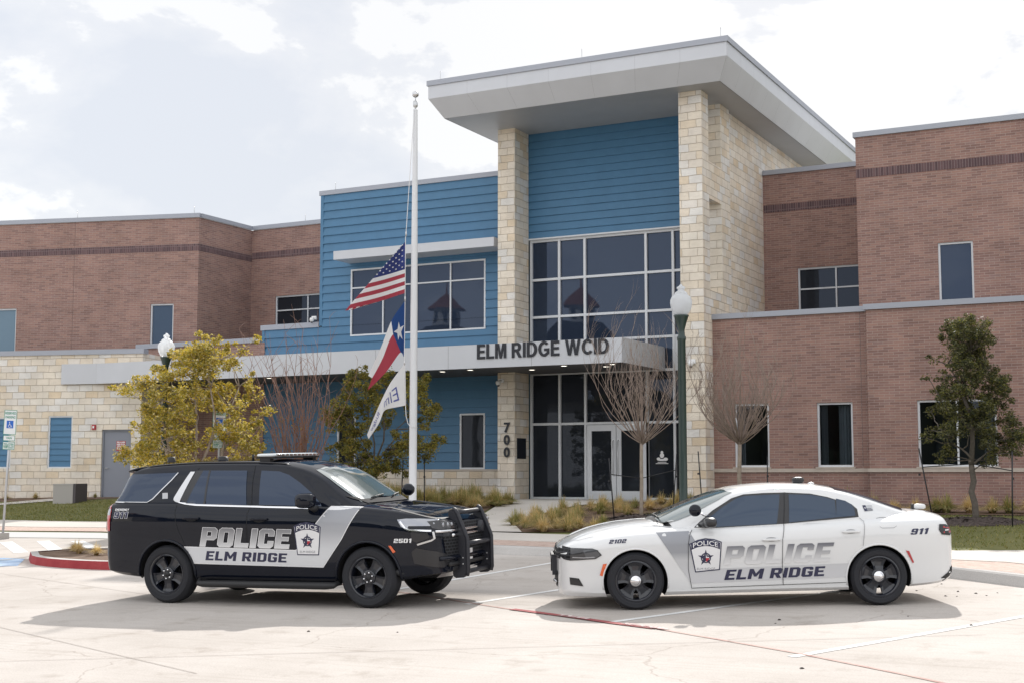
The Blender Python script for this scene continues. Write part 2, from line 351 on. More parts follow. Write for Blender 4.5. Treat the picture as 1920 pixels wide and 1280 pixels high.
def flat(name, poly, matn, zoff, gf=G, step=.7, kind='structure'):
    n = len(poly); V = [Vector(p) for p in poly]; E = [(i, (i + 1) % n) for i in range(n)]
    x0 = min(v.x for v in V); x1 = max(v.x for v in V); y0 = min(v.y for v in V); y1 = max(v.y for v in V)
    P = list(V); xx = x0 + step / 2
    while xx < x1:
        yy = y0 + step / 2
        while yy < y1: P.append(Vector((xx, yy))); yy += step
        xx += step
    vs, es, fs, *_ = geometry.delaunay_2d_cdt(P, E, [], 1, 1e-4)
    mb = MB(); mb.indexed([(v.x, v.y, gf(v.x, v.y) + zoff) for v in vs], [tuple(f) for f in fs], 0, False)
    for f in range(len(mb.f)):
        a, b, c2 = (mb.v[k] for k in mb.f[f][:3])
        if (b - a).cross(c2 - a).z < 0: mb.f[f] = tuple(reversed(mb.f[f]))
    o = mb.build(name, matn)
    if kind: tag(o, kind=kind)
    return o
flat('entrance_path', [(-19.4, 38.7), (-19.3, 36.2), (-18.1, 34.1), (-16.9, 31.0), (-15.2, 27.3), (-15.2, 26.6), (-13.5, 26.5), (-14.6, 28.3), (-15.4, 31.2), (-15.7, 34.1), (-15.2, 36.3), (-13.4, 36.6), (-13.4, 38.9)], 'concrete_walk', .018)
flat('planting_bed', [(-15.0, 27.9), (-13.6, 26.55), (-12.2, 26.8), (-12.0, 27.8), (-13.3, 30.2), (-12.7, 32.0), (-12.1, 34.0), (-12.9, 36.4), (-15.1, 36.2), (-15.6, 34.1), (-15.3, 31.2)], 'bed_soil', .006)
flat('planting_bed', [(-30, 38.6), (-30, 36.6), (-22, 33.4), (-17.1, 31.2), (-18.2, 34.1), (-19.4, 36.2), (-19.5, 38.6)], 'bed_soil', .006)
flat('planting_bed', [(-12.6, 36.9), (-12.6, 34.3), (-9.5, 33.6), (-7.4, 32.4), (-3, 32.3), (4, 32.5), (4, 36.9)], 'bed_soil', .006)
flat('planting_bed', [(-46, 34.0), (-46, 31.6), (-34.3, 34.4), (-33.0, 35.6), (-33.4, 36.2)], 'bed_soil', .006)
flat('path', [(-46, 29.9), (-46, 29.4), (-36, 32.3), (-34.5, 34.9), (-35.9, 34.7), (-36.6, 32.9)], 'concrete_walk', .010)
# ------------------------------------------------------------------ painted markings
def line(name, a, b, wd, matn, z=.004, step=.8, lab=None, cat=None):
    a = Vector(a); b = Vector(b); d = (b - a).normalized(); nrm = Vector((-d.y, d.x)) * wd / 2
    return flat(name, [a - nrm, b - nrm, b + nrm, a + nrm], matn, z, lot, step)
for a, b in (((-8.95, 15.95), (-7.75, 22.2)), ((-10.9, 17.2), (-10.6, 22.9)), ((-6.45, 14.82), (-3.95, 20.99)), ((-3.76, 13.06), (-1.18, 19.1)), ((-13.2, 17.6), (-13.4, 23.3))):
    line('parking_line', a, b, .11, 'line_white')
for a, b in (((-26.3, 24.1), (-23.0, 21.5)), ((-25.6, 24.6), (-22.7, 22.2)), ((-24.7, 24.8), (-22.2, 22.85)), ((-27.4, 24.0), (-23.6, 21.0))):
    line('crosswalk_line', a, b, .30, 'line_white')
flat('accessible_bay_paint', [(-24.5, 18.6), (-22.2, 20.3), (-21.5, 20.2), (-20.3, 18.9), (-22.0, 17.2)], 'line_blue', .004, lot)
line('accessible_bay_line', (-23.9, 18.3), (-21.6, 20.0), .18, 'line_white', .008)
rl = [(-12.5, 17.9), (-10.12, 16.75), (-9.11, 16.18), (-8.1, 15.63), (-7.15, 15.2), (-6.35, 14.79), (-5.72, 14.52), (-5.15, 14.17), (-3.74, 13.28), (-2.55, 12.4), (-1.2, 11.3)]
for i, (a, b) in enumerate(zip(rl, rl[1:])):
    if 5 > i or i == 6: pass
g = MB()
def fat(pl, wds, zo, matn, name):
    mb = MB(); rows = []
    for i, p in enumerate(pl):
        a = Vector(pl[max(0, i - 1)]); b = Vector(pl[min(len(pl) - 1, i + 1)]); d = (b - a).normalized(); n = Vector((-d.y, d.x)) * wds[i] / 2; p = Vector(p)
        rows.append((p - n, p + n))
    for r0, r1 in zip(rows, rows[1:]): mb.face([(q.x, q.y, lot(q.x, q.y) + zo) for q in (r0[0], r1[0], r1[1], r0[1])])
    return tag(mb.build(name, matn), kind='structure')
fat(dense(rl[3:7], .5), [.12] * len(dense(rl[3:7], .5)), .010, 'line_red', 'fire_lane_line')
groundmat('line_red_worn', (.40, .22, .195), (.52, .42, .37), scale=3)
fat(dense(rl[:4], .5), [.06] * len(dense(rl[:4], .5)), .0045, 'line_red_worn', 'fire_lane_line')
fat(dense(rl[6:], .5), [.05] * len(dense(rl[6:], .5)), .0045, 'line_red_worn', 'fire_lane_line')
def ground_text(s, at, ang, size, matn, name):
    vs, fs = textmesh(s, size, .012); mb = MB(); ca, sa = cos(ang), sin(ang)
    mb.indexed([(at[0] + v.x * ca - v.y * sa, at[1] + v.x * sa + v.y * ca, lot(at[0] + v.x * ca - v.y * sa, at[1] + v.x * sa + v.y * ca) + .016) for v in vs], fs, 0, False)
    return tag(mb.build(name, matn), kind='structure')
ta = atan2(-.43, .93)
ground_text('FIRE LANE', (-7.0, 15.12), ta, .115, 'line_worn', 'fire_lane_lettering'); ground_text('NO PARKING', (-5.88, 14.60), ta, .115, 'line_worn', 'fire_lane_lettering')
groundmat('joint_seal', (.27, .235, .21), (.36, .32, .29), scale=5)
for a, b in (((-14.2, 8.2), (-2.3, 15.2)), ((-22, 15.6), (-8.6, 10.2)), ((-26, 20.1), (-13.6, 15.4)), ((-7.0, 15.3), (-2.2, 24.0)) if False else ((-15.0, 18.6), (-11.2, 23.2))):
    line('pavement_joint', a, b, .010, 'joint_seal', .006, 1.0)
random.seed(5)
mat('debris', (.05, .04, .035), .9)
for k in range(15):
    x, y = random.choice([(-4.2 + random.gauss(0, .9), 15.6 + random.gauss(0, .5)), (-3.3 + random.gauss(0, .5), 19.4 + random.gauss(0, .5)), (random.uniform(-11, -2), random.uniform(11.5, 15))])
    mb = MB(); r = random.uniform(.008, .022)
    vs = [(random.uniform(.6, 1.3) * r * a, random.uniform(.6, 1.3) * r * b, r * (.25 + .6 * c_)) for a, b, c_ in ((-1, -1, 0), (1, -1, 0), (1, 1, 0), (-1, 1, 0), (-.4, -.3, 1), (.5, -.4, .8), (.3, .5, .9), (-.5, .3, .7))]
    mb.indexed(vs, [(0, 3, 2, 1), (4, 5, 6, 7), (0, 1, 5, 4), (1, 2, 6, 5), (2, 3, 7, 6), (3, 0, 4, 7)], 0, False)
    if k == 0: x, y = -9.35, 13.0
    o = mb.build('leaf_scrap', 'debris', loc=(x, y, lot(x, y) - .001)); o.rotation_euler = (0, 0, random.uniform(0, 6))
    tag(o, 'tiny dark dry scrap lying on the pale concrete around the vehicles', 'debris', 'dry scraps on the concrete')
# ------------------------------------------------------------------ red kerbed island behind the black vehicle
isl = [(-21.4, 20.2), (-20.0, 18.95), (-17.6, 18.55), (-16.9, 19.3), (-17.4, 20.6), (-20.2, 21.6), (-21.2, 21.1)]
isl = chaikin(isl + [isl[0]], 2)[:-1]
def inset(pl, d):
    n = len(pl); o = []
    for i in range(n):
        a = Vector(pl[i - 1]); b = Vector(pl[(i + 1) % n]); t = (b - a).normalized(); o.append((pl[i][0] - t.y * d, pl[i][1] + t.x * d))
    return o
mb = MB(); oi = inset(isl, .03); ii = inset(isl, .17)
for i in range(len(isl)):
    j = (i + 1) % len(isl); z = lambda p, h: (p[0], p[1], lot(*p) + h)
    mb.face([z(isl[i], -.02), z(isl[j], -.02), z(oi[j], .15), z(oi[i], .15)], 0); mb.face([z(oi[i], .15), z(oi[j], .15), z(ii[j], .155), z(ii[i], .155)], 1)
tag(mb.build('island_kerb', ['kerb_red', 'kerb_concrete']), kind='structure')
flat('island_soil', ii, 'bed_soil', .14, lot, .5)
# ------------------------------------------------------------------ building
BLD = thing('municipal_building', 'two-storey brick, cream stone and blue siding building with a tall flat-roofed entrance tower', 'building', (-17, 42, .9))
def bpart(mb, name, mats, label=None, sharp=None):
    o = wparent(mb.build(name, mats, sharp=sharp), BLD)
    if label: o['label'] = label
    return o
class Wall:                                           # a vertical plane: origin (x, y), direction angle, u to the right seen from outside
    def __init__(s, x, y, ang=0): s.o = Vector((x, y)); s.a = radians(ang); s.u = Vector((cos(s.a), sin(s.a))); s.n = Vector((s.u.y, -s.u.x))     # n points outwards (towards -y for ang 0)
    def P(s, u, z, d=0): p = s.o + s.u * u + s.n * d; return Vector((p.x, p.y, z))
    def panel(s, mb, u0, u1, z0, z1, holes=(), mi=0, reveal=.12, d=0, rmi=None):
        us = sorted({u0, u1, *[h[0] for h in holes], *[h[1] for h in holes]}); zs = sorted({z0, z1, *[h[2] for h in holes], *[h[3] for h in holes]})
        us = [x for x in us if u0 <= x <= u1]; zs = [x for x in zs if z0 <= x <= z1]
        for a, b in zip(us, us[1:]):
            for e, f in zip(zs, zs[1:]):
                m, n = (a + b) / 2, (e + f) / 2
                if any(h[0] < m < h[1] and h[2] < n < h[3] for h in holes): continue
                mb.face([s.P(a, e, d), s.P(b, e, d), s.P(b, f, d), s.P(a, f, d)], mi)
        r = mi if rmi is None else rmi
        for a, b, e, f in holes:
            a, b, e, f = max(a, u0), min(b, u1), max(e, z0), min(f, z1)
            for q in (((a, e), (b, e)), ((b, e), (b, f)), ((b, f), (a, f)), ((a, f), (a, e))):
                (p0, q0), (p1, q1) = q; mb.face([s.P(p0, q0, d), s.P(p1, q1, d), s.P(p1, q1, d - reveal), s.P(p0, q0, d - reveal)], r)
    def box(s, mb, u0, u1, z0, z1, d0, d1, mi=0):
        c = [s.P(u, z, d) for z in (z0, z1) for u, d in ((u0, d1), (u1, d1), (u1, d0), (u0, d0))]
        for q in ((0, 3, 2, 1), (4, 5, 6, 7), (0, 1, 5, 4), (1, 2, 6, 5), (2, 3, 7, 6), (3, 0, 4, 7)): mb.face([c[k] for k in q], mi)
    def siding(s, mb, u0, u1, z0, z1, holes=(), lap=.29, mi=0, out=.042, zb=None):
        z = z0 if zb is None else zb
        while z < z1 - 1e-3:
            a, b = max(z, z0), min(z + lap, z1)
            if b > a:
                segs = [(u0, u1)]
                cuts = {a, b}
                for h in holes:
                    for q in (h[2], h[3]):
                        if a < q < b: cuts.add(q)
                cz = sorted(cuts)
                for e, f in zip(cz, cz[1:]):
                    segs = [(u0, u1)]
                    for h in holes:
                        if h[2] < (e + f) / 2 < h[3]:
                            ns = []
                            for p, q in segs:
                                if h[1] <= p or h[0] >= q: ns.append((p, q)); continue
                                if h[0] > p: ns.append((p, h[0]))
                                if h[1] < q: ns.append((h[1], q))
                            segs = ns
                    de = out * (1 - (e - z) / lap) + .004; df = out * (1 - (f - z) / lap) + .004
                    for p, q in segs:
                        mb.face([s.P(p, e, de), s.P(q, e, de), s.P(q, f, df), s.P(p, f, df)], mi)
                        if e == a: mb.face([s.P(p, e, 0), s.P(q, e, 0), s.P(q, e, de), s.P(p, e, de)], mi)
            z += lap
        for a, b, e, f in holes:
            a, b, e, f = max(a, u0), min(b, u1), max(e, z0), min(f, z1)
            for (p0, q0), (p1, q1) in (((a, e), (b, e)), ((b, e), (b, f)), ((b, f), (a, f)), ((a, f), (a, e))):
                mb.face([s.P(p0, q0, .004), s.P(p1, q1, .004), s.P(p1, q1, -.12), s.P(p0, q0, -.12)], mi)
    def coping(s, mb, u0, u1, z, h=.15, d0=-.35, d1=.06, mi=0): s.box(mb, u0, u1, z - h, z, d0, d1, mi)
    def window(s, u0, u1, z0, z1, cols=(), rows=(), glass='glass_dark', d=-.05, fw=.055, name='window', label=None, frame='aluminium', sill=False):
        mb = MB(); s.box(mb, u0, u1, z0, z0 + fw, d - .08, d); s.box(mb, u0, u1, z1 - fw, z1, d - .08, d)
        s.box(mb, u0, u0 + fw, z0 + fw, z1 - fw, d - .08, d); s.box(mb, u1 - fw, u1, z0 + fw, z1 - fw, d - .08, d)
        for c in cols: s.box(mb, c - fw * .42, c + fw * .42, z0 + fw, z1 - fw, d - .08, d - .003)
        for r in rows:
            cs = [u0 + fw] + [x for c in sorted(cols) for x in (c - fw * .42, c + fw * .42)] + [u1 - fw]
            for a, b in zip(cs[::2], cs[1::2]): s.box(mb, a, b, r - fw * .42, r + fw * .42, d - .08, d - .003)
        o = bpart(mb, name, frame, label); g_ = MB(); g_.face([s.P(u0 + .01, z0 + .01, d - .05), s.P(u1 - .01, z0 + .01, d - .05), s.P(u1 - .01, z1 - .01, d - .05), s.P(u0 + .01, z1 - .01, d - .05)])
        p = g_.build('pane', glass); p.parent = o
        return o
B0 = .80                                             # foundations start a little below the soil
# --- lower right wing
WA = Wall(-12.83, 37.17); WB = Wall(-8.40, 36.90)
hA = [(.62, 1.62, 1.90, 3.70), (2.97, 3.95, 1.90, 3.68)]; hB = [(1.28, 3.27, 1.89, 3.67), (6.4, 8.4, 1.89, 3.67)]
mb = MB(); WA.panel(mb, 0, 4.43, B0, 6.12, hA); WB.panel(mb, 0, 15, B0, 6.12, hB); mb.face([WB.P(0, B0), WB.P(0, 6.12), WB.P(0, 6.12, -.27), WB.P(0, B0, -.27)])
mb.face([WB.P(15, B0), WB.P(15, B0, -12), WB.P(15, 6.12, -12), WB.P(15, 6.12)]); bpart(mb, 'brick_wall', 'brick')
mb = MB(); mb.prism([(-12.9, 37.25), (6.55, 37.1), (6.55, 49), (-12.9, 49)], 5.8, 5.9); bpart(mb, 'roof', 'roofing')
mb = MB(); WA.coping(mb, -.03, 4.37, 6.26, .15); WB.coping(mb, -.06, 15.1, 6.27, .15); bpart(mb, 'roof_coping', 'coping')
mb = MB(); WA.box(mb, 0, 4.43, 1.79, 1.885, -.02, .045); WB.box(mb, -.04, 15, 1.79, 1.885, -.02, .045)
WA.box(mb, .57, 1.67, 1.886, 1.93, -.1, .055); WA.box(mb, 2.92, 4.0, 1.886, 1.93, -.1, .055); WB.box(mb, 1.23, 3.32, 1.886, 1.93, -.1, .055); bpart(mb, 'sill_course', 'cast_stone')
def seethrough(name):
    m = bpy.data.materials.new(name); m.use_nodes = True; t = m.node_tree; t.nodes.clear(); o = t.nodes.new('ShaderNodeOutputMaterial'); a = t.nodes.new('ShaderNodeBsdfTransparent'); a.inputs[0].default_value = (.50, .56, .60, 1)
    gl = t.nodes.new('ShaderNodeBsdfGlossy'); gl.inputs[0].default_value = (.80, .88, 1, 1); gl.inputs[1].default_value = .01; f = t.nodes.new('ShaderNodeFresnel'); f.inputs[0].default_value = 1.5; x = t.nodes.new('ShaderNodeMixShader')
    t.links.new(f.outputs[0], x.inputs[0]); t.links.new(a.outputs[0], x.inputs[1]); t.links.new(gl.outputs[0], x.inputs[2]); t.links.new(x.outputs[0], o.inputs[0]); MATS[name] = m
seethrough('glass_clear'); mat('room_wall', (.16, .16, .17), .9); mat('curtain', (.42, .43, .45), .9)
def room_window(W_, u0, u1, z0, z1, cols=(), cur=()):
    o = W_.window(u0, u1, z0, z1, cols=cols, glass='glass_clear'); q = MB(); a, b, e, f, d0, d1 = u0 - .02, u1 + .02, z0 - .05, z1 + .02, -.14, -2.6
    P = W_.P
    for c in ([P(a, e, d1), P(b, e, d1), P(b, f, d1), P(a, f, d1)], [P(a, e, d0), P(a, e, d1), P(a, f, d1), P(a, f, d0)], [P(b, e, d1), P(b, e, d0), P(b, f, d0), P(b, f, d1)], [P(a, e, d0), P(b, e, d0), P(b, e, d1), P(a, e, d1)], [P(a, f, d1), P(b, f, d1), P(b, f, d0), P(a, f, d0)]): q.face(c)
    r_ = q.build('room', 'room_wall'); r_.parent = o
    for (c0, c1) in cur:
        q = MB(); n = 26
        for k in range(n):
            s0, s1 = k / n, (k + 1) / n; w0, w1 = .035 * sin(s0 * 34) + .012 * sin(s0 * 71), .035 * sin(s1 * 34) + .012 * sin(s1 * 71); q.face([P(c0 + (c1 - c0) * s0, e + .03, -.30 + w0), P(c0 + (c1 - c0) * s1, e + .03, -.30 + w1), P(c0 + (c1 - c0) * s1, f - .02, -.30 + w1), P(c0 + (c1 - c0) * s0, f - .02, -.30 + w0)], smooth=True)
        k_ = q.build('curtain', 'curtain'); k_.parent = o
room_window(WA, .62, 1.62, 1.93, 3.70, cur=((.62, .85),)); room_window(WA, 2.97, 3.95, 1.93, 3.68, cur=((3.02, 3.2), (3.5, 3.93))); room_window(WB, 1.28, 3.27, 1.93, 3.67, (2.28,), ((2.9, 3.25),)); room_window(WB, 6.4, 8.4, 1.93, 3.67, (7.4,))
# --- upper right block and recess
WU = Wall(-9.15, 39.4); WR = Wall(-12.95, 42.64)
mb = MB(); WU.panel(mb, 0, 15.5, 5.85, 11.48, [(2.24, 3.19, 6.3, 8.20)]); mb.face([WU.P(0, 5.85, -3.24), WU.P(0, 5.85), WU.P(0, 11.48), WU.P(0, 11.48, -3.24)][::-1] if False else [WU.P(0, 5.85, -10), WU.P(0, 5.85), WU.P(0, 11.48), WU.P(0, 11.48, -10)])
mb.face([WU.P(15.5, 5.85), WU.P(15.5, 5.85, -10), WU.P(15.5, 11.48, -10), WU.P(15.5, 11.48)]); WR.panel(mb, 0, 3.8, 5.85, 11.37, [(1.12, 3.8, 6.85, 8.26)]); bpart(mb, 'brick_wall', 'brick')
mb = MB(); WU.box(mb, -.006, 15.5, 10.28, 10.53, -.02, .012); WR.box(mb, .05, 3.79, 10.13, 10.38, -.02, .012); bpart(mb, 'soldier_course', 'soldier')
mb = MB(); WU.coping(mb, -.06, 15.6, 11.63); bpart(mb, 'roof_coping', 'coping'); mb = MB(); WR.coping(mb, .04, 3.73, 11.52); bpart(mb, 'roof_coping', 'coping')
mb = MB(); mb.box((-9.05, 39.8, 11.1), (6.3, 49, 11.2)); bpart(mb, 'roof', 'roofing'); mb = MB(); mb.box((-12.9, 42.9, 11.0), (-9.3, 49, 11.1)); bpart(mb, 'roof', 'roofing')
WU.window(2.24, 3.19, 6.3, 8.20, glass='glass_blue'); WR.window(1.12, 3.78, 6.85, 8.26, cols=(2.33,), rows=(7.58,), glass='glass_dark')
# --- tower
ST = MB()
def sbox(x0, y0, z0, x1, y1, z1): ST.box((x0, y0, z0), (x1, y1, z1))
PX0, PX1 = -13.51, -12.82
sbox(PX0, 36.47, B0, PX1, 37.05, 12.70)                                      # front pier
sbox(PX0, 37.05, B0, PX1 - .003, 38.15, 6.95); sbox(PX0, 37.05, 9.62, PX1 - .003, 38.15, 10.70)   # infill between the openings
sbox(PX0, 38.15, B0, PX1, 38.96, 12.70)
sbox(PX0, 38.96, B0, -12.93, 55, 12.70)
sbox(-20.14, 37.88, B0, -19.54, 38.85, 12.70)
bpart(ST, 'stone_pier', 'stone', 'cream limestone piers and side wall of the entrance tower')
WG = Wall(-19.55, 38.96)
gz = [.97, 3.31, 4.90, 5.86, 6.70, 7.90, 9.16]; gu = [0, 1.035, 1.925, 3.99, 4.875, 6.04]
mb = MB(); fw = .075
def bar_v(u, z0, z1, w_=fw): WG.box(mb, u - w_ / 2, u + w_ / 2, z0, z1, -.14, 0)
def bar_h(z, u0, u1, w_=fw): WG.box(mb, u0, u1, z - w_ / 2, z + w_ / 2, -.13, -.004)
for u in (gu[0] + .04, gu[1], gu[2], gu[3] + .0, gu[4], gu[5]): bar_v(u, 4.9 if abs(u - 2.99) < .1 else .93, 9.2)
for z, w_ in ((9.16, .09), (7.90, fw), (6.70, fw), (5.90, fw), (4.90, fw), (3.31, fw)): bar_h(z, 0, 6.04, w_)
bar_h(.98, 0, 1.925, .1); bar_h(.98, 4.0, 6.04, .1); WG.box(mb, 4.9, 6.0, 4.93, 5.86, -.12, -.02); bar_v(3.985, .93, 3.31, .09)
gf = bpart(mb, 'curtain_wall', 'aluminium')
for (u0, u1, z0, z1, m_) in ((0, 6.04, 4.90, 9.16, 'glass_blue'), (0, 1.925, .95, 4.90, 'glass_dark'), (1.925, 6.04, 3.31, 4.90, 'glass_dark'), (3.99, 6.04, .95, 3.31, 'glass_dark')):
    q = MB(); q.face([WG.P(u0, z0, -.08), WG.P(u1, z0, -.08), WG.P(u1, z1, -.08), WG.P(u0, z1, -.08)]); o = q.build('pane', m_); o.parent = gf; 
for k, (u0, u1) in enumerate(((1.97, 2.945), (2.965, 3.935))):
    mb = MB(); z0, z1 = .965, 3.26; st = .155
    WG.box(mb, u0, u0 + st, z0, z1, -.09, -.02); WG.box(mb, u1 - st, u1, z0, z1, -.09, -.02); WG.box(mb, u0 + st, u1 - st, z0, z0 + .26, -.09, -.02); WG.box(mb, u0 + st, u1 - st, z1 - .19, z1, -.09, -.02)
    d_ = bpart(mb, 'door', 'aluminium'); q = MB(); q.face([WG.P(u0 + .1, z0 + .2, -.055), WG.P(u1 - .1, z0 + .2, -.055), WG.P(u1 - .1, z1 - .1, -.055), WG.P(u0 + .1, z1 - .1, -.055)]); o = q.build('pane', 'glass_dark'); o.parent = d_
    q = MB(); uh = u1 - .07 if k == 0 else u0 + .07; q.tube([WG.P(uh, 1.7, -.02), WG.P(uh, 1.72, .05), WG.P(uh, 2.75, .05), WG.P(uh, 2.77, -.02)], .013, 8); o = q.build('handle', 'steel'); o.parent = d_
# small white emblem and two text rules on the sidelight glass
mb = MB()
for (cx_, cz, rx, rz) in ((4.43, 2.30, .07, .075), (4.32, 2.20, .06, .045), (4.55, 2.19, .075, .05), (4.44, 2.17, .17, .03), (4.43, 2.39, .045, .05)):
    mb.face([WG.P(cx_ + rx * cos(2 * pi * k / 16), cz + rz * sin(2 * pi * k / 16), -.076 + .0006 * len(mb.f)) for k in range(16)])
for k, (z, hw) in enumerate(((2.09, .14), (2.05, .2))): WG.box(mb, 4.43 - hw, 4.43 + hw, z, z + .018, -.078, -.074)
bpart(mb, 'emblem', 'white_paint')
mb = MB(); WT = Wall(-19.56, 38.90); WT.siding(mb, 0, 6.05, 9.21, 12.66, zb=9.21, lap=.245, out=.042); bpart(mb, 'blue_siding', 'siding')
mb = MB(); WT.box(mb, 0, 6.05, 9.19, 9.235, -.1, .05); bpart(mb, 'window_head', 'aluminium')
mb = MB(); mb.face([(-19.9, 48, B0), (-19.9, 38.8, B0), (-19.9, 38.8, 12.65), (-19.9, 48, 12.65)]); bpart(mb, 'wall', 'siding'); mb = MB(); mb.face([(-12.95, 54, B0), (-19.9, 54, B0), (-19.9, 54, 12.65), (-12.95, 54, 12.65)]); bpart(mb, 'wall', 'siding')
# roof of the tower: chamfered fascia
def ring(x0, x1, y0, y1, z): return [Vector(p) for p in ((x0, y0, z), (x1, y0, z), (x1, y1, z), (x0, y1, z))]
R0 = ring(-20.94, -12.05, 35.86, 54.6, 12.65); R1 = ring(-21.29, -11.70, 35.46, 55, 13.22); R2 = ring(-21.29, -11.70, 35.46, 55, 13.62); R3 = ring(-21.33, -11.66, 35.42, 55.04, 13.62); R4 = ring(-21.33, -11.66, 35.42, 55.04, 13.78)
mb = MB()
for a, b, mi in ((R0, R1, 0), (R1, R2, 0), (R2, R3, 1), (R3, R4, 1)):
    for i in range(4):
        j = (i + 1) % 4; n_ = max(1, int((a[j] - a[i]).length / 1.22))
        for k in range(n_):                                   # panel joints: a hair of gap between panels
            t0, t1 = k / n_, (k + 1) / n_; g0 = .0015 / (a[j] - a[i]).length if mi == 0 else 0
            mb.face([a[i].lerp(a[j], t0 + g0), a[i].lerp(a[j], t1 - g0), b[i].lerp(b[j], t1 - g0), b[i].lerp(b[j], t0 + g0)], mi)
mb.face(list(R4), 2)
bpart(mb, 'roof_fascia', ['metal_panel', 'coping', 'roofing'])
mb = MB(); mb.face([(p.x + (.02 if k in (0, 3) else -.02), p.y + (.02 if k < 2 else -.02), 13.0 if False else 12.652) for k, p in reversed(list(enumerate(R0)))], 0); 
rr = ring(-21.25, -11.74, 35.5, 54.9, 13.1)
for i in range(4):
    j = (i + 1) % 4; mb.face([R0[i] + Vector((0, 0, .06)), R0[j] + Vector((0, 0, .06)), rr[j] + Vector((0, 0, .18)), rr[i] + Vector((0, 0, .18))], 1)
    mb.face([rr[i] + Vector((0, 0, .1)), rr[j] + Vector((0, 0, .1)), rr[j] + Vector((0, 0, .5)), rr[i] + Vector((0, 0, .5))], 1)
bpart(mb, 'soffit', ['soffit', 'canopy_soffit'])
for (x, y, z) in ((-21.0, 35.7, 13.78), (-16.2, 35.7, 13.78), (-11.95, 35.7, 13.78), (-27.3, 39.2, 11.58), (-44, 37.0, 11.4), (-33.9, 39.5, 11.4), (-38.6, 38.3, 11.4), (-31.2, 42.8, 11.4)):
    mb = MB(); mb.tube([(x, y, z - .02), (x, y, z + .34)], .010, 6); bpart(mb, 'lightning_rod', 'steel')
# --- blue block
WBk = Wall(-30.12, 38.90)
hb = [(3.73, 9.00, 6.42, 8.72)]
mb = MB(); WBk.siding(mb, 2.56, 10.3, 6.80, 11.42, hb, zb=4.77); WBk.siding(mb, .09, 10.3, 4.77, 6.80, hb, zb=4.77)
hg = [(3.25, 4.0, 1.98, 3.70), (8.06, 8.99, 1.90, 3.70)]
WBk.siding(mb, .09, 10.3, 1.90, 4.77, hg, zb=1.87)
WBk.box(mb, 2.44, 2.56, 6.84, 11.42, -.1, .04); WBk.box(mb, -.02, .09, 1.90, 6.80, -.1, .04); bpart(mb, 'blue_siding', 'siding')
mb = MB(); mb.face([(-27.68, 48, 6.5), (-27.68, 38.99, 6.5), (-27.68, 38.99, 11.42), (-27.68, 48, 11.42)]); bpart(mb, 'wall', 'siding'); mb = MB(); mb.face([(-30.1, 42.6, B0), (-30.1, 38.99, B0), (-30.1, 38.99, 6.8), (-30.1, 42.6, 6.8)]); bpart(mb, 'wall', 'siding')
mb = MB(); WBk.coping(mb, 2.38, 10.0, 11.58, .16); bpart(mb, 'roof_coping', 'coping'); mb = MB(); WBk.coping(mb, -.08, 2.43, 6.98, .18); bpart(mb, 'roof_coping', 'coping')
mb = MB(); mb.box((-27.6, 39.3, 11.1), (-20, 48, 11.2)); bpart(mb, 'roof', 'roofing'); mb = MB(); mb.box((-30.05, 39.0, 6.55), (-27.7, 42.6, 6.65)); bpart(mb, 'roof', 'roofing')
WBk.window(3.73, 9.00, 6.42, 8.72, cols=(5.045, 6.365, 7.68), rows=(8.07,), glass='glass_blue', d=.035)
WBk.window(3.25, 4.0, 1.98, 3.70, d=.035); WBk.window(8.06, 8.99, 1.90, 3.70, d=.035)
mb = MB(); WBk.box(mb, -.0, 10.25, B0, 1.84, -.1, .07); bpart(mb, 'stone_base', 'stone')
mb = MB(); WBk.box(mb, -.02, 10.25, 1.842, 1.90, -.1, .10); bpart(mb, 'sill_course', 'cast_stone')
mb = MB(); mb.box((-26.45, 37.9, 8.93), (-20.30, 38.92, 9.22)); bpart(mb, 'awning', 'metal_panel')
# --- canopy over the entrance, running left to the stone wing
mb = MB()
cpoly = [(-34.75, 35.57), (-14.94, 35.57), (-14.94, 38.93), (-34.3, 38.93)]
xs_ = [-34.75, -31.8, -28.9, -26.0, -23.2, -20.6, -17.8, -14.94]
for a, b in zip(xs_, xs_[1:]): mb.face([(a + .004, 35.57, 4.87), (b - .004, 35.57, 4.87), (b - .004, 35.57, 5.57), (a + .004, 35.57, 5.57)], 0)
mb.face([(-14.94, 35.57, 4.87), (-14.94, 38.93, 4.87), (-14.94, 38.93, 5.57), (-14.94, 35.57, 5.57)], 0)
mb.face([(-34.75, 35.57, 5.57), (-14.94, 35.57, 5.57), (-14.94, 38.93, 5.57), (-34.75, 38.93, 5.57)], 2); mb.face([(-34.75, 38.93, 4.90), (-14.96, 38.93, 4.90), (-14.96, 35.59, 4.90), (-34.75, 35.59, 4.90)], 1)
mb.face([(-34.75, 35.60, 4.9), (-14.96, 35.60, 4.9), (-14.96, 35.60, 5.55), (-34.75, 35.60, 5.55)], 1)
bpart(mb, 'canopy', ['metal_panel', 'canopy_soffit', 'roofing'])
mb = MB(); mb.face([(-34.75, 35.57, 4.87), (-34.75, 35.57, 5.57), (-36.02, 35.205, 5.57), (-36.02, 35.205, 4.87)][::-1]); mb.face([(-34.75, 35.57, 4.87), (-36.02, 35.205, 4.87), (-36.02, 35.4, 4.87), (-34.75, 35.8, 4.87)]); mb.face([(-36.02, 35.205, 4.87), (-36.02, 35.205, 5.57), (-36.02, 35.4, 5.57), (-36.02, 35.4, 4.87)]); mb.face([(-34.75, 35.57, 5.57), (-34.75, 35.8, 5.57), (-36.02, 35.4, 5.57), (-36.02, 35.205, 5.57)]); bpart(mb, 'canopy_end', 'metal_panel')
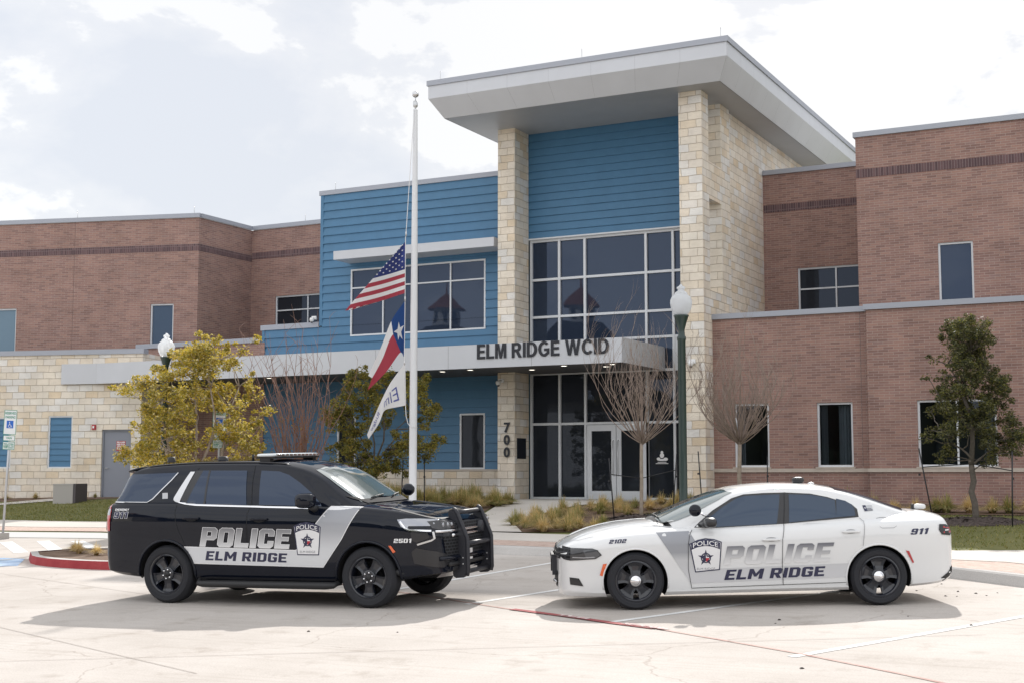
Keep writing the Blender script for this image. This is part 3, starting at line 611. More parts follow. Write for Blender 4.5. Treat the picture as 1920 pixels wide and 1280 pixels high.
for x, y in ((-27.9, 36.4), (-24.6, 36.4), (-21.4, 36.6), (-20.3, 36.4), (-18.6, 37.2), (-17.1, 36.3), (-16.1, 37.1), (-15.6, 36.4), (-33.6, 36.0)):
    mb = MB(); mb.lathe([(.0, 4.893), (.085, 4.893)], 16, 0); mb.lathe([(.085, 4.893), (.105, 4.889), (.11, 4.899)], 16, 1)
    for v in mb.v: v.x += x; v.y += y
    bpart(mb, 'downlight', ['lamp_lit', 'aluminium'])
# lettering: heavy sans capitals drawn here
def arc(cx_, cy, rx, ry, a0, a1, n=12): return [(cx_ + rx * cos(radians(a0 + (a1 - a0) * k / n)), cy + ry * sin(radians(a0 + (a1 - a0) * k / n))) for k in range(n + 1)]
SANS = {'E': (4.6, [[(0, 0), (4.6, 0), (4.6, 1.2), (1.45, 1.2), (1.45, 2.95), (4.25, 2.95), (4.25, 4.15), (1.45, 4.15), (1.45, 5.8), (4.5, 5.8), (4.5, 7), (0, 7)]]),
 'L': (4.3, [[(0, 0), (4.3, 0), (4.3, 1.2), (1.45, 1.2), (1.45, 7), (0, 7)]]), 'I': (1.45, [[(0, 0), (1.45, 0), (1.45, 7), (0, 7)]]),
 'M': (6.2, [[(0, 0), (1.35, 0), (1.35, 5.4), (2.5, 0), (3.7, 0), (4.85, 5.4), (4.85, 0), (6.2, 0), (6.2, 7), (4.1, 7), (3.1, 2.3), (2.1, 7), (0, 7)]]),
 'R': (5.5, [[(0, 0), (1.45, 0), (1.45, 2.85), (2.2, 2.85), (3.9, 0), (5.6, 0), (3.75, 3.05)] + arc(3.2, 5.0, 1.95, 2.0, -55, 90) + [(0, 7)], [(1.45, 4.0)] + arc(3.0, 4.9, .62, .9, -90, 90, 8) + [(1.45, 5.8)]]),
 'D': (5.6, [[(0, 0)] + arc(2.5, 3.5, 3.1, 3.5, -90, 90, 18) + [(0, 7)], [(1.45, 1.2)] + arc(2.4, 3.5, 1.7, 2.3, -90, 90, 14) + [(1.45, 5.8)]]),
 'C': (5.7, [arc(3.1, 3.5, 3.1, 3.55, 38, 322, 30) + arc(3.1, 3.5, 1.6, 2.3, 318, 42, 24)]),
 'G': (6.1, [arc(3.1, 3.5, 3.1, 3.55, 42, 318, 30) + [(5.95, 1.1), (5.95, 3.75), (3.2, 3.75), (3.2, 2.6), (4.55, 2.6), (4.55, 1.75)] + arc(3.1, 3.5, 1.6, 2.3, 306, 46, 24)]),
 'W': (8.2, [[(1.5, 0), (3.1, 0), (4.1, 4.9), (5.1, 0), (6.7, 0), (8.2, 7), (6.75, 7), (5.85, 2.2), (4.9, 7), (3.3, 7), (2.35, 2.2), (1.45, 7), (0, 7)]])}
LP = []; LF = []; x_ = 0.
for ch in 'ELM RIDGE WCID':
    if ch == ' ': x_ += 2.4; continue
    wd, loops = SANS[ch]; pp = []; ee = []
    for lp in loops: i0 = len(pp); pp += [Vector(q) for q in lp]; ee += [(i0 + k, i0 + (k + 1) % len(lp)) for k in range(len(lp))]
    vs, es, fs, *_ = geometry.delaunay_2d_cdt(pp, ee, [], 1, 1e-4); b_ = len(LP); hol = loops[1:]
    def inh(f):
        x = sum(vs[k][0] for k in f) / 3; y = sum(vs[k][1] for k in f) / 3; c = False
        for lp in hol:
            for (a, b), (p, q) in zip(lp, lp[1:] + lp[:1]):
                if (b > y) != (q > y) and x < (p - a) * (y - b) / (q - b) + a: c = not c
        return c
    LP += [Vector((v[0] + x_, v[1], 0)) for v in vs]
    for f in fs:
        if not inh(f):
            f = tuple(f); a, b, c = vs[f[0]], vs[f[1]], vs[f[2]]
            if (b[0] - a[0]) * (c[1] - a[1]) - (b[1] - a[1]) * (c[0] - a[0]) < 0: f = f[::-1]
            LF.append(tuple(k + b_ for k in f))
    x_ += wd + .75
x_ -= .75
mb = MB(); extrude_flat(mb, LP, LF, lambda x, y, d: Vector((-19.60 + x / x_ * 4.26, 35.562 - d, 5.13 + y / 7 * .435)), .022); bpart(mb, 'sign_lettering', 'dark_sign')
mb = MB()
for k, ch in enumerate('700'):
    vs, fs = textmesh(ch, .42, .012); extrude_flat(mb, vs, fs, lambda x, y, d: Vector((-19.80 + x, 37.855 - d, 3.17 - .385 * k + y)), .03)
bpart(mb, 'house_number', 'dark_sign')
# --- low brick wall, left recess, left brick wing, stone wing
WL = Wall(-35.9, 38.84); mb = MB(); WL.panel(mb, 0, 5.9, B0, 6.38); bpart(mb, 'brick_wall', 'brick'); mb = MB(); WL.coping(mb, -.05, 5.70, 6.55, .17, -.3, .06); bpart(mb, 'roof_coping', 'coping')
WLR = Wall(-33.64, 42.64); mb = MB(); WLR.panel(mb, 0, 5.95, 5.9, 11.27, [(1.18, 3.75, 7.45, 8.6)])
WLF = Wall(-33.64, 39.49, 16); hl = [(-1.88, -.95, 6.1, 8.06), (-8.7, -7.40, 6.1, 8.03)]
WLF.panel(mb, -14, 0, 5.2, 11.27, hl); mb.face([(-33.64, 39.49, 5.2), (-33.64, 42.64, 5.2), (-33.64, 42.64, 11.27), (-33.64, 39.49, 11.27)]); bpart(mb, 'brick_wall', 'brick')
mb = MB(); WLR.box(mb, .02, 5.9, 10.12, 10.38, -.02, .012); WLF.box(mb, -14, .012, 10.03, 10.28, -.02, .012); mb.box((-33.66, 39.50, 10.031), (-33.628, 42.62, 10.279)); bpart(mb, 'soldier_course', 'soldier')
mb = MB(); WLR.coping(mb, .07, 5.9, 11.44, .16); WLF.coping(mb, -14, .03, 11.44, .16); mb.box((-33.98, 39.57, 11.285), (-33.58, 42.6, 11.435)); bpart(mb, 'roof_coping', 'coping')
mb = MB(); mb.prism([WLF.P(-14, 0, -.5).xy[:], WLF.P(-.2, 0, -.4).xy[:], (-33.9, 52), (-50, 48)], 10.9, 11.0); mb.box((-33.5, 42.9, 10.9), (-27.7, 50, 11.0)); bpart(mb, 'roof', 'roofing')
WLR.window(1.18, 3.75, 7.45, 8.6, cols=(2.69,), rows=(8.03,), glass='glass_dark'); WLF.window(*hl[0], glass='glass_shade'); WLF.window(*hl[1], glass='glass_pale')
WS = Wall(-33.15, 36.13, 16); hs = [(-1.46, -.36, .6, 3.28), (-3.50, -2.58, 1.95, 3.77), (-5.90, -4.92, 1.95, 3.73)]
mb = MB(); WS.panel(mb, -14, 0, B0, 5.92, hs, reveal=.14); e = WS.P(0, 0); mb.face([(e.x, e.y, B0), (-33.9, 38.84, B0), (-33.9, 38.84, 5.92), (e.x, e.y, 5.92)]); bpart(mb, 'stone_wall', 'stone')
mb = MB(); WS.coping(mb, -14, .06, 6.07, .17, -.3, .06); bpart(mb, 'roof_coping', 'coping')
mb = MB(); mb.prism([WS.P(-14, 0, -.3).xy[:], WS.P(-.1, 0, -.3).xy[:], (-34.1, 38.8), (-47.5, 35.2)], 5.6, 5.7); bpart(mb, 'roof', 'roofing')
for u0, u1, z0, z1 in hs[1:]:
    mb = MB(); WS.siding(mb, u0 + .05, u1 - .05, z0 + .05, z1 - .05, lap=.21, out=.03)
    for v in mb.v: v.x -= WS.n.x * .07; v.y -= WS.n.y * .07
    o = bpart(mb, 'louvre_panel', 'siding'); q = MB(); f_ = .05
    WS.box(q, u0, u1, z0, z0 + f_, -.1, -.02); WS.box(q, u0, u1, z1 - f_, z1, -.1, -.02); WS.box(q, u0, u0 + f_, z0 + f_, z1 - f_, -.1, -.02); WS.box(q, u1 - f_, u1, z0 + f_, z1 - f_, -.1, -.02); p = q.build('frame', 'aluminium'); p.parent = o
mb = MB(); u0, u1 = hs[0][:2]; WS.box(mb, u0 + .05, u1 - .05, .97, 3.22, -.14, -.10); d_ = bpart(mb, 'service_door', 'grey_door')
q = MB(); WS.box(q, u0, u0 + .05, .8, 3.28, -.14, -.06); WS.box(q, u1 - .05, u1, .8, 3.28, -.14, -.06); WS.box(q, u0 + .05, u1 - .05, 3.22, 3.28, -.14, -.06); WS.box(q, u0 + .05, u1 - .05, .8, .965, -.14, -.05); p = q.build('frame', 'grey_door'); p.parent = d_
q = MB(); q.tube([WS.P(u0 + .13, 1.95, -.1), WS.P(u0 + .13, 1.95, -.04), WS.P(u0 + .25, 1.95, -.035)], .014, 8); p = q.build('handle', 'steel'); p.parent = d_
for c in [x for x in BLD.children]:
    for k in c.children:                                   # sub-parts were written in world space too
        k.matrix_parent_inverse = Matrix.Identity(4)
# --- signs and fittings on the building
def flat_sign(name, label, W_, u, z, wd, hg_, base, lines=(), d=-.098, tm='white_paint'):
    root = thing(name, label, 'sign', W_.P(u, z, d)); mb = MB(); W_.box(mb, u - wd / 2, u + wd / 2, z - hg_ / 2, z + hg_ / 2, d, d + .006)
    o = wparent(mb.build('plate', base), root)
    for s_, zz, sz, wt in lines:
        vs, fs = textmesh(s_, sz, .004); t_ = MB(); xw = [v.x for v in vs]; k = min(1, wt / (max(xw) - min(xw)))
        t_.indexed([W_.P(u + v.x * k, zz + v.y, d + .009) for v in vs], fs, 0, False); wparent(t_.build('lettering', tm), root)
    return root
flat_sign('door_sign', 'red FIRE ALARM RISER ROOM notice on the grey service door', WS, -.78, 2.72, .34, .34, 'red_sign', (('FIRE ALARM', 2.84, .075, .30), ('RISER ROOM', 2.765, .075, .30), ('STORAGE', 2.69, .075, .28), ('PROHIBITED', 2.61, .075, .30)))
flat_sign('door_sign', 'small red plate under the larger notice on the service door', WS, -.78, 2.46, .16, .14, 'red_sign', (('FIRE', 2.485, .05, .12), ('DOOR', 2.435, .05, .12)))
WPs = Wall(-19.54, 38.85, 90)                                # right face of the left pier: u runs back along +y
mb = MB(); mb.box((-19.538, 38.02, 2.22), (-19.52, 38.62, 2.86)); o = mb.build('wall_plaque', 'dark_sign'); tag(o, 'dark dedication plaque on the stone pier beside the entrance glass', 'plaque')
def sec_cam(p, dirx, label):
    r = thing('security_camera', label, 'security camera', p, 0, 'security cameras on the building'); mb = MB()
    mb.box((-.09, -.06, -.03), (.09, .0, .09)); mb.tube([(0, -.05, .03), (dirx * .02, -.16, .0)], .035, 10); mb.build('mount', 'white_paint', r)
    m2 = MB(); m2.lathe([(.0, -.13), (.05, -.115), (.075, -.07), (.08, -.02), (.06, .02), (0, .03)], 16, 0, Matrix.Translation((dirx * .03, -.17, 0))); m2.build('housing', 'white_paint', r)
    m3 = MB(); m3.lathe([(0, -.16), (.035, -.15), (.045, -.12)], 12, 0, Matrix.Translation((dirx * .03, -.17, 0))); m3.build('lens', 'black_paint', r)
sec_cam((-13.17, 36.465, 4.86), 0, 'white dome camera on the right stone pier behind the lamp globe'); sec_cam((-20.0, 37.875, 4.62), -1, 'white bracket camera high on the left stone pier under the canopy'); sec_cam((-27.9, 38.9, 7.1), 0, 'white camera at the step in the blue siding')
mb = MB(); p = WS.P(-1.75, 3.36, 0); r = thing('fire_alarm_strobe', 'small red alarm strobe beside the grey service door', 'alarm', p); WS.box(mb, -1.82, -1.68, 3.28, 3.45, 0, .06); wparent(mb.build('housing', 'red_sign'), r)
q = MB(); WS.box(q, -1.785, -1.725, 3.33, 3.41, .061, .075); wparent(q.build('strobe_lens', 'white_paint'), r)
# control joints in the brickwork
mat('joint', (.16, .11, .10), .9)
for W_, u, z0, z1 in ((WLF, -5.05, 6.1, 10.02), (WLF, -5.05, 10.29, 11.28), (WU, 8.2, 6.3, 10.27), (WB, 4.6, .95, 6.1), (WA, 4.2, 1.95, 6.1), (WL, 3.2, 1.0, 6.3)):
    mb = MB(); W_.box(mb, u - .006, u + .006, z0, z1, -.01, .003); bpart(mb, 'control_joint', 'joint')
# ------------------------------------------------------------------ vehicles: tools
from mathutils.interpolate import poly_3d_calc
def pchip(xs, ys):
    n = len(xs); h = [xs[i + 1] - xs[i] for i in range(n - 1)]; d = [(ys[i + 1] - ys[i]) / h[i] for i in range(n - 1)]; m = [0.] * n
    m[0], m[-1] = d[0], d[-1]
    for i in range(1, n - 1):
        if d[i - 1] * d[i] <= 0: m[i] = 0.
        else:
            w1 = 2 * h[i] + h[i - 1]; w2 = h[i] + 2 * h[i - 1]; m[i] = (w1 + w2) / (w1 / d[i - 1] + w2 / d[i])
    def f(x):
        x = max(xs[0], min(xs[-1], x)); i = 0
        while i < n - 2 and x > xs[i + 1]: i += 1
        t = (x - xs[i]) / h[i]; t2, t3 = t * t, t * t * t
        return (2 * t3 - 3 * t2 + 1) * ys[i] + (t3 - 2 * t2 + t) * h[i] * m[i] + (-2 * t3 + 3 * t2) * ys[i + 1] + (t3 - t2) * h[i] * m[i + 1]
    return f
def cr_section(pts, sharp, sub=4):
    o = []; n = len(pts)
    for i in range(n - 1):
        p1, p2 = Vector(pts[i]), Vector(pts[i + 1]); L = (p2 - p1).length
        def tan(k, a, b):
            if k in sharp or k == 0 or k == n - 1: return (b - a)
            q0, q1, q2 = Vector(pts[k - 1]), Vector(pts[k]), Vector(pts[k + 1]); d0 = (q1 - q0).length + 1e-6; d1 = (q2 - q1).length + 1e-6
            return ((q1 - q0) / d0 * d1 + (q2 - q1) / d1 * d0) / (d0 + d1) * L if True else 0
        m1, m2 = tan(i, p1, p2), tan(i + 1, p1, p2)
        for j in range(sub):
            t = j / sub; t2, t3 = t * t, t * t * t
            o.append(p1 * (2 * t3 - 3 * t2 + 1) + m1 * (t3 - 2 * t2 + t) + p2 * (-2 * t3 + 3 * t2) + m2 * (t3 - t2))
    o.append(Vector(pts[-1]))
    return o
def loft(keys, sharp=(), step=.045, sub=4, ends=.012):
    keys = sorted(keys); xs = [k[0] for k in keys]; n = len(keys[0][1])
    F = [[pchip(xs, [k[1][j][c] for k in keys]) for c in (0, 1)] for j in range(n)]
    st = set(); x = xs[0]
    while x < xs[-1]: st.add(round(x, 4)); x += step
    st |= set(round(v, 4) for v in xs)
    for e in (xs[0], xs[-1]):
        s_ = 1 if e == xs[0] else -1
        for k in range(1, 12): st.add(round(e + s_ * ends * k, 4))
    st = sorted(s for s in st if xs[0] <= s <= xs[-1]); q = []
    for s in st:
        if not q or s - q[-1] > .004: q.append(s)
    V = []; rows = []
    for x in q:
        half = cr_section([(max(0, f[0](x)), f[1](x)) for f in F], sharp, sub)
        half[0].x = 0; half[-1].x = 0
        ringp = [Vector((x, -p.x, p.y)) for p in half] + [Vector((x, p.x, p.y)) for p in reversed(half[1:-1])]
        rows.append(list(range(len(V), len(V) + len(ringp)))); V += ringp
    Fc = []
    for a, b in zip(rows, rows[1:]):
        m = len(a)
        for k in range(m): Fc.append((a[k], a[(k + 1) % m], b[(k + 1) % m], b[k]))
    Fc.append(tuple(reversed(rows[0]))); Fc.append(tuple(rows[-1]))
    return V, Fc
def mesh_obj(name, V, F, mats, parent=None, smooth=True, sharp=38):
    me = bpy.data.meshes.new(name); me.from_pydata(V, [], F)
    bm = bmesh.new(); bm.from_mesh(me); bmesh.ops.recalc_face_normals(bm, faces=bm.faces); bm.to_mesh(me); bm.free()
    for m in (mats if isinstance(mats, (list, tuple)) else [mats]): me.materials.append(MATS[m])
    me.polygons.foreach_set('use_smooth', [smooth] * len(me.polygons)); me.update()
    if sharp: me.set_sharp_from_angle(angle=radians(sharp))
    o = bpy.data.objects.new(name, me); COL.objects.link(o)
    if parent: o.parent = parent
    return o
def cut(o, cutters, wellmat):
    o.data.materials.append(MATS[wellmat]); made = []
    for V, F in cutters:
        c = mesh_obj('cutter', V, F, wellmat, sharp=None); made.append(c)
        m = o.modifiers.new('b', 'BOOLEAN'); m.operation = 'DIFFERENCE'; m.solver = 'EXACT'; m.object = c
        try: m.material_mode = 'TRANSFER'
        except Exception: pass
    dg = bpy.context.evaluated_depsgraph_get(); me = bpy.data.meshes.new_from_object(o.evaluated_get(dg)); o.modifiers.clear(); old = o.data; o.data = me
    for c in made: bpy.data.objects.remove(c)
    me.name = o.name; me.set_sharp_from_angle(angle=radians(38))
def cyl_y(x, z, r, y0, y1, seg=48, flat=.0):
    V = []; 
    for y in (y0, y1):
        for k in range(seg):
            a = 2 * pi * k / seg; V.append(Vector((x + r * cos(a), y, z + r * sin(a))))
    F = [(k, (k + 1) % seg, seg + (k + 1) % seg, seg + k) for k in range(seg)] + [tuple(reversed(range(seg))), tuple(range(seg, 2 * seg))]
    return V, F
def inside(x, y, lp):
    c = False
    for (a, b), (p, q) in zip(lp, lp[1:] + lp[:1]):
        if (b > y) != (q > y) and x < (p - a) * (y - b) / (q - b) + a: c = not c
    return c
def cdt(P, E, holes=()):
    vs, es, fs, *_ = geometry.delaunay_2d_cdt(P, E, [], 1, 1e-4); o = []
    for f in fs:
        x = sum(vs[k][0] for k in f) / len(f); y = sum(vs[k][1] for k in f) / len(f)
        if not any(inside(x, y, h) for h in holes): o.append(tuple(f))
    return vs, o
class Skin:                                             # the finished shell, for laying panels, glass and decals on it
    def __init__(s, objs):
        s.V = []; s.F = []; s.N = []
        for o in objs:
            b = len(s.V); me = o.data; s.V += [v.co.copy() for v in me.vertices]; s.N += [v.normal.copy() for v in me.vertices]; s.F += [tuple(b + k for k in p.vertices) for p in me.polygons]
        s.t = BVHTree.FromPolygons(s.V, s.F)
    def hit(s, o, d, near):
        h = s.t.ray_cast(o, d)
        if h[0] is None: h = s.t.find_nearest(near)
        f = s.F[h[2]]; w = poly_3d_calc([s.V[k] for k in f], h[0]); n = Vector((0, 0, 0))
        for k, q in zip(f, w): n += s.N[k] * q
        g = h[1]; n = n.normalized() if n.length > 1e-6 else g
        if n.dot(g) < .6: n = g
        return h[0], n
    def proj(s, a, b, mode):
        if mode in (1, -1): return s.hit(Vector((a, mode * 3, b)), Vector((0, -mode, 0)), Vector((a, mode * .9, b)))
        if mode == 'front': return s.hit(Vector((6, a, b)), Vector((-1, 0, 0)), Vector((2.5, a, b)))
        if mode == 'ws': d = Vector((-.5, 0, -.866)); p = Vector((0, a, b)); return s.hit(p - d * 6, d, p)
        if mode == 'rear': return s.hit(Vector((-6, a, b)), Vector((1, 0, 0)), Vector((-2.5, a, b)))
        if mode == 'top': return s.hit(Vector((a, b, 4)), Vector((0, 0, -1)), Vector((a, b, 1.4)))
    def place(s, name, pts2, faces, mode, off, mats, parent, mi=None, maxd=None):
        P = []; NN = []
        for a, b in pts2:
            h, n = s.proj(a, b, mode); P.append(h + n * off); NN.append(n)
        fs = []
        for f in faces:
            f = tuple(f); a, b, c2 = P[f[0]], P[f[1]], P[f[2]]
            if (b - a).cross(c2 - a).dot(NN[f[0]]) < 0: f = tuple(reversed(f))
            fs.append(f)
        me = bpy.data.meshes.new(name); me.from_pydata(P, [], fs)
        for m in (mats if isinstance(mats, (list, tuple)) else [mats]): me.materials.append(MATS[m])
        if mi: me.polygons.foreach_set('material_index', mi)
        me.polygons.foreach_set('use_smooth', [True] * len(me.polygons)); me.update()
        try: me.normals_split_custom_set_from_vertices(NN)
        except Exception: pass
        uv = me.uv_layers.new(name='UVMap'); 
        xs = [p[0] for p in pts2]; ys = [p[1] for p in pts2]; x0, x1, y0, y1 = min(xs), max(xs), min(ys), max(ys)
        for l in me.loops: a, b = pts2[l.vertex_index]; uv.data[l.index].uv = ((a - x0) / (x1 - x0 + 1e-9), (b - y0) / (y1 - y0 + 1e-9))
        o = bpy.data.objects.new(name, me); COL.objects.link(o); o.parent = parent
        return o
    def patch(s, name, poly, mode, off, mats, parent, step=.05, holes=()):
        loops = [poly] + list(holes); P = []; E = []
        for lp in loops:
            q = []
            for (a, b), (c2, d) in zip(lp, lp[1:] + lp[:1]):
                n = max(1, int(sqrt((c2 - a) ** 2 + (d - b) ** 2) / step)); q += [(a + (c2 - a) * i / n, b + (d - b) * i / n) for i in range(n)]
            i0 = len(P); P += [Vector(p) for p in q]; E += [(i0 + i, i0 + (i + 1) % len(q)) for i in range(len(q))]
        x0, x1 = min(p.x for p in P), max(p.x for p in P); y0, y1 = min(p.y for p in P), max(p.y for p in P); x = x0 + step * .5
        while x < x1:
            y = y0 + step * .5
            while y < y1: P.append(Vector((x, y))); y += step
            x += step
        vs, fs = cdt(P, E, holes)
        return s.place(name, [tuple(v) for v in vs], fs, mode, off, mats, parent)
    def strip(s, name, line, mode, off, wd, mats, parent, step=.05):
        q = []
        for (a, b), (c2, d) in zip(line, line[1:]):
            n = max(1, int(sqrt((c2 - a) ** 2 + (d - b) ** 2) / step)); q += [Vector((a + (c2 - a) * i / n, b + (d - b) * i / n)) for i in range(n)]
        q.append(Vector(line[-1])); P = []; fs = []
        for i, p in enumerate(q):
            d = (q[min(i + 1, len(q) - 1)] - q[max(0, i - 1)]).normalized(); n = Vector((-d.y, d.x)) * wd / 2; P += [tuple(p + n), tuple(p - n)]
        fs = [(2 * i, 2 * i + 1, 2 * i + 3, 2 * i + 2) for i in range(len(q) - 1)]
        return s.place(name, P, fs, mode, off, mats, parent)
# squared block lettering, drawn on a grid 7 high
_c, _t, _w, _h = .8, 1.7, 5., 7.
GLY = {
 'P': (5.0, [[(0, 0), (_t, 0), (_t, 2.5), (_w - _c, 2.5), (_w, 2.5 + _c), (_w, _h - _c), (_w - _c, _h), (0, _h)], [(_t, 3.8), (_w - _t, 3.8), (_w - _t, _h - 1.4), (_t, _h - 1.4)]]),
 'O': (5.0, [[(_c, 0), (_w - _c, 0), (_w, _c), (_w, _h - _c), (_w - _c, _h), (_c, _h), (0, _h - _c), (0, _c)], [(_t, 1.4), (_w - _t, 1.4), (_w - _t, _h - 1.4), (_t, _h - 1.4)]]),
 'L': (4.4, [[(0, 0), (4.4, 0), (4.4, 1.45), (_t, 1.45), (_t, _h), (0, _h)]]),
 'I': (1.8, [[(0, 0), (1.8, 0), (1.8, _h), (0, _h)]]),
 'C': (4.8, [[(_c, 0), (4, 0), (4.8, _c), (4.8, 2.5), (3.1, 2.5), (3.1, 1.4), (_t, 1.4), (_t, 5.6), (3.1, 5.6), (3.1, 4.5), (4.8, 4.5), (4.8, 6.2), (4, _h), (_c, _h), (0, 6.2), (0, _c)]]),
 'E': (4.5, [[(0, 0), (4.5, 0), (4.5, 1.4), (_t, 1.4), (_t, 2.85), (4.0, 2.85), (4.0, 4.15), (_t, 4.15), (_t, 5.6), (4.5, 5.6), (4.5, _h), (0, _h)]]),
 'M': (6.6, [[(0, 0), (_t, 0), (_t, 4.0), (2.7, 1.6), (3.9, 1.6), (4.9, 4.0), (4.9, 0), (6.6, 0), (6.6, _h), (4.9, _h), (3.3, 3.7), (_t, _h), (0, _h)]]),
 'R': (5.1, [[(0, 0), (_t, 0), (_t, 2.4), (2.1, 2.4), (3.3, 0), (5.2, 0), (3.9, 2.6), (4.3, 2.7), (_w, 3.4), (_w, 6.2), (4.2, _h), (0, _h)], [(_t, 3.8), (3.3, 3.8), (3.3, 5.6), (_t, 5.6)]]),
 'D': (5.0, [[(0, 0), (3.9, 0), (_w, 1.1), (_w, 5.9), (3.9, _h), (0, _h)], [(_t, 1.4), (3.0, 1.4), (3.3, 1.7), (3.3, 5.3), (3.0, 5.6), (_t, 5.6)]]),
 'G': (5.0, [[(_c, 0), (4.2, 0), (_w, _c), (_w, 3.9), (2.6, 3.9), (2.6, 2.7), (3.3, 2.7), (3.3, 1.4), (_t, 1.4), (_t, 5.6), (3.3, 5.6), (3.3, 4.8), (_w, 4.8), (_w, 6.2), (4.2, _h), (_c, _h), (0, 6.2), (0, _c)]]),
 'N': (5.4, [[(0, 0), (_t, 0), (_t, 3.9), (3.7, 0), (5.4, 0), (5.4, _h), (3.7, _h), (3.7, 3.1), (_t, _h), (0, _h)]]),
 'Y': (5.0, [[(1.7, 0), (3.3, 0), (3.3, 2.8), (5, 7), (3.2, 7), (2.5, 4.6), (1.8, 7), (0, 7), (1.7, 2.8)]]),
 '0': (4.8, [[(_c, 0), (4, 0), (4.8, _c), (4.8, 6.2), (4, _h), (_c, _h), (0, 6.2), (0, _c)], [(_t, 1.4), (3.1, 1.4), (3.1, 5.6), (_t, 5.6)]]),
 '1': (3.0, [[(1.1, 0), (2.9, 0), (2.9, _h), (1.5, _h), (.1, 6.0), (.1, 4.8), (1.1, 5.2)]]),
 '2': (4.8, [[(0, 0), (4.8, 0), (4.8, 1.4), (_t, 1.4), (_t, 2.8), (4, 2.8), (4.8, 3.6), (4.8, 6.2), (4, _h), (_c, _h), (0, 6.2), (0, 4.8), (_t, 4.8), (_t, 5.6), (3.1, 5.6), (3.1, 4.2), (_c, 4.2), (0, 3.4)]]),
 '5': (4.8, [[(_c, 0), (4, 0), (4.8, _c), (4.8, 3.4), (4, 4.2), (_t, 4.2), (_t, 5.6), (4.8, 5.6), (4.8, _h), (0, _h), (0, 2.8), (3.1, 2.8), (3.1, 1.4), (_t, 1.4), (_t, 2.1), (0, 2.1), (0, _c)]]),
 '9': (4.8, [[(_c, 0), (4, 0), (4.8, _c), (4.8, 6.2), (4, _h), (_c, _h), (0, 6.2), (0, 3.6), (_c, 2.8), (3.1, 2.8), (3.1, 1.4), (_t, 1.4), (_t, 2.1), (0, 2.1), (0, _c)], [(_t, 4.2), (3.1, 4.2), (3.1, 5.6), (_t, 5.6)]]),
}
def grow(lp, d):                                          # outward offset of a ccw loop
    o = []; n = len(lp); ar = sum(lp[i][0] * lp[(i + 1) % n][1] - lp[(i + 1) % n][0] * lp[i][1] for i in range(n)); sg = 1 if ar > 0 else -1
    for i in range(n):
        a, b, c2 = Vector(lp[i - 1]), Vector(lp[i]), Vector(lp[(i + 1) % n]); d1, d2 = (b - a).normalized(), (c2 - b).normalized(); n1, n2 = Vector((d1.y, -d1.x)) * sg, Vector((d2.y, -d2.x)) * sg
        m = n1 + n2; m = m / max(.5, m.length_squared) * 2; o.append(tuple(b + m * d))
    return o
def block_text(s, gap=.75, space=2.6, g=0.):
    P = []; F = []; x = 0.
    for ch in s:
        if ch == ' ': x += space; continue
        wd, loops = GLY[ch]; pp = []; ee = []
        for k, lp in enumerate(loops):
            l2 = grow(lp, g if k == 0 else -g) if g else lp; i0 = len(pp); pp += [Vector((p[0] + x, p[1])) for p in l2]; ee += [(i0 + i, i0 + (i + 1) % len(l2)) for i in range(len(l2))]
        vs, fs = cdt(pp, ee, [[(p[0] + x, p[1]) for p in (grow(l, -g) if g else l)] for l in loops[1:]]); b = len(P); P += [tuple(v) for v in vs]; F += [tuple(b + k for k in f) for f in fs]; x += wd + gap
    return P, F, x - gap
def to_quad(P, Wd, q, h=7.):
    bl, br, tr, tl = (Vector(p) for p in q); o = []
    for x, y in P:
        u, v = x / Wd, y / h; a = bl.lerp(br, u); b = tl.lerp(tr, u); o.append(tuple(a.lerp(b, v)))
    return o
def split_long(P, F, mx=.09):                             # subdivide long triangles so that a decal follows the panel
    P = list(P); F = [tuple(f) for f in F]
    for _ in range(5):
        out_ = []; mid = {}; ch = False
        for f in F:
            if len(f) != 3: out_.append(f); continue
            e = [(f[i], f[(i + 1) % 3]) for i in range(3)]; L = [sqrt((P[a][0] - P[b][0]) ** 2 + (P[a][1] - P[b][1]) ** 2) for a, b in e]; k = L.index(max(L))
            if L[k] <= mx: out_.append(f); continue
            a, b = e[k]; c2 = f[(k + 2) % 3]; key = (min(a, b), max(a, b))
            if key not in mid: mid[key] = len(P); P.append(((P[a][0] + P[b][0]) / 2, (P[a][1] + P[b][1]) / 2))
            m = mid[key]; out_ += [(a, m, c2), (m, b, c2)]; ch = True
        F = out_
        if not ch: break
    return P, F
def vehicle_text(skin, s, q, mode, off, m, parent, name='lettering', g=0., gap=.75):
    P, F, Wd = block_text(s, gap, g=g); P = to_quad(P, Wd, q); return skin.place(name, P, F, mode, off, m, parent)
def plain_text(skin, s, q, mode, off, m, parent, name='lettering', bold=.01):
    vs, fs = textmesh(s, 1, bold); x0, x1 = min(v.x for v in vs), max(v.x for v in vs); y0, y1 = min(v.y for v in vs), max(v.y for v in vs)
    P = to_quad([((v.x - x0), (v.y - y0) / (y1 - y0) * 7) for v in vs], x1 - x0, q); return skin.place(name, P, fs, mode, off, m, parent)
def star(cx_, cz, r, n=5, r2=.4, ph=pi / 2):
    return [(cx_ + (r if k % 2 == 0 else r * r2) * cos(ph + pi * k / n), cz + (r if k % 2 == 0 else r * r2) * sin(ph + pi * k / n)) for k in range(2 * n)]
TEX = [(-.18, .95), (.12, .95), (.12, .45), (.45, .30), (.85, .28), (.92, -.15), (.85, -.40), (.45, -.65), (.30, -1.0), (.05, -.90), (-.15, -.5), (-.45, -.42), (-.70, -.15), (-.95, .1), (-.18, .1)]
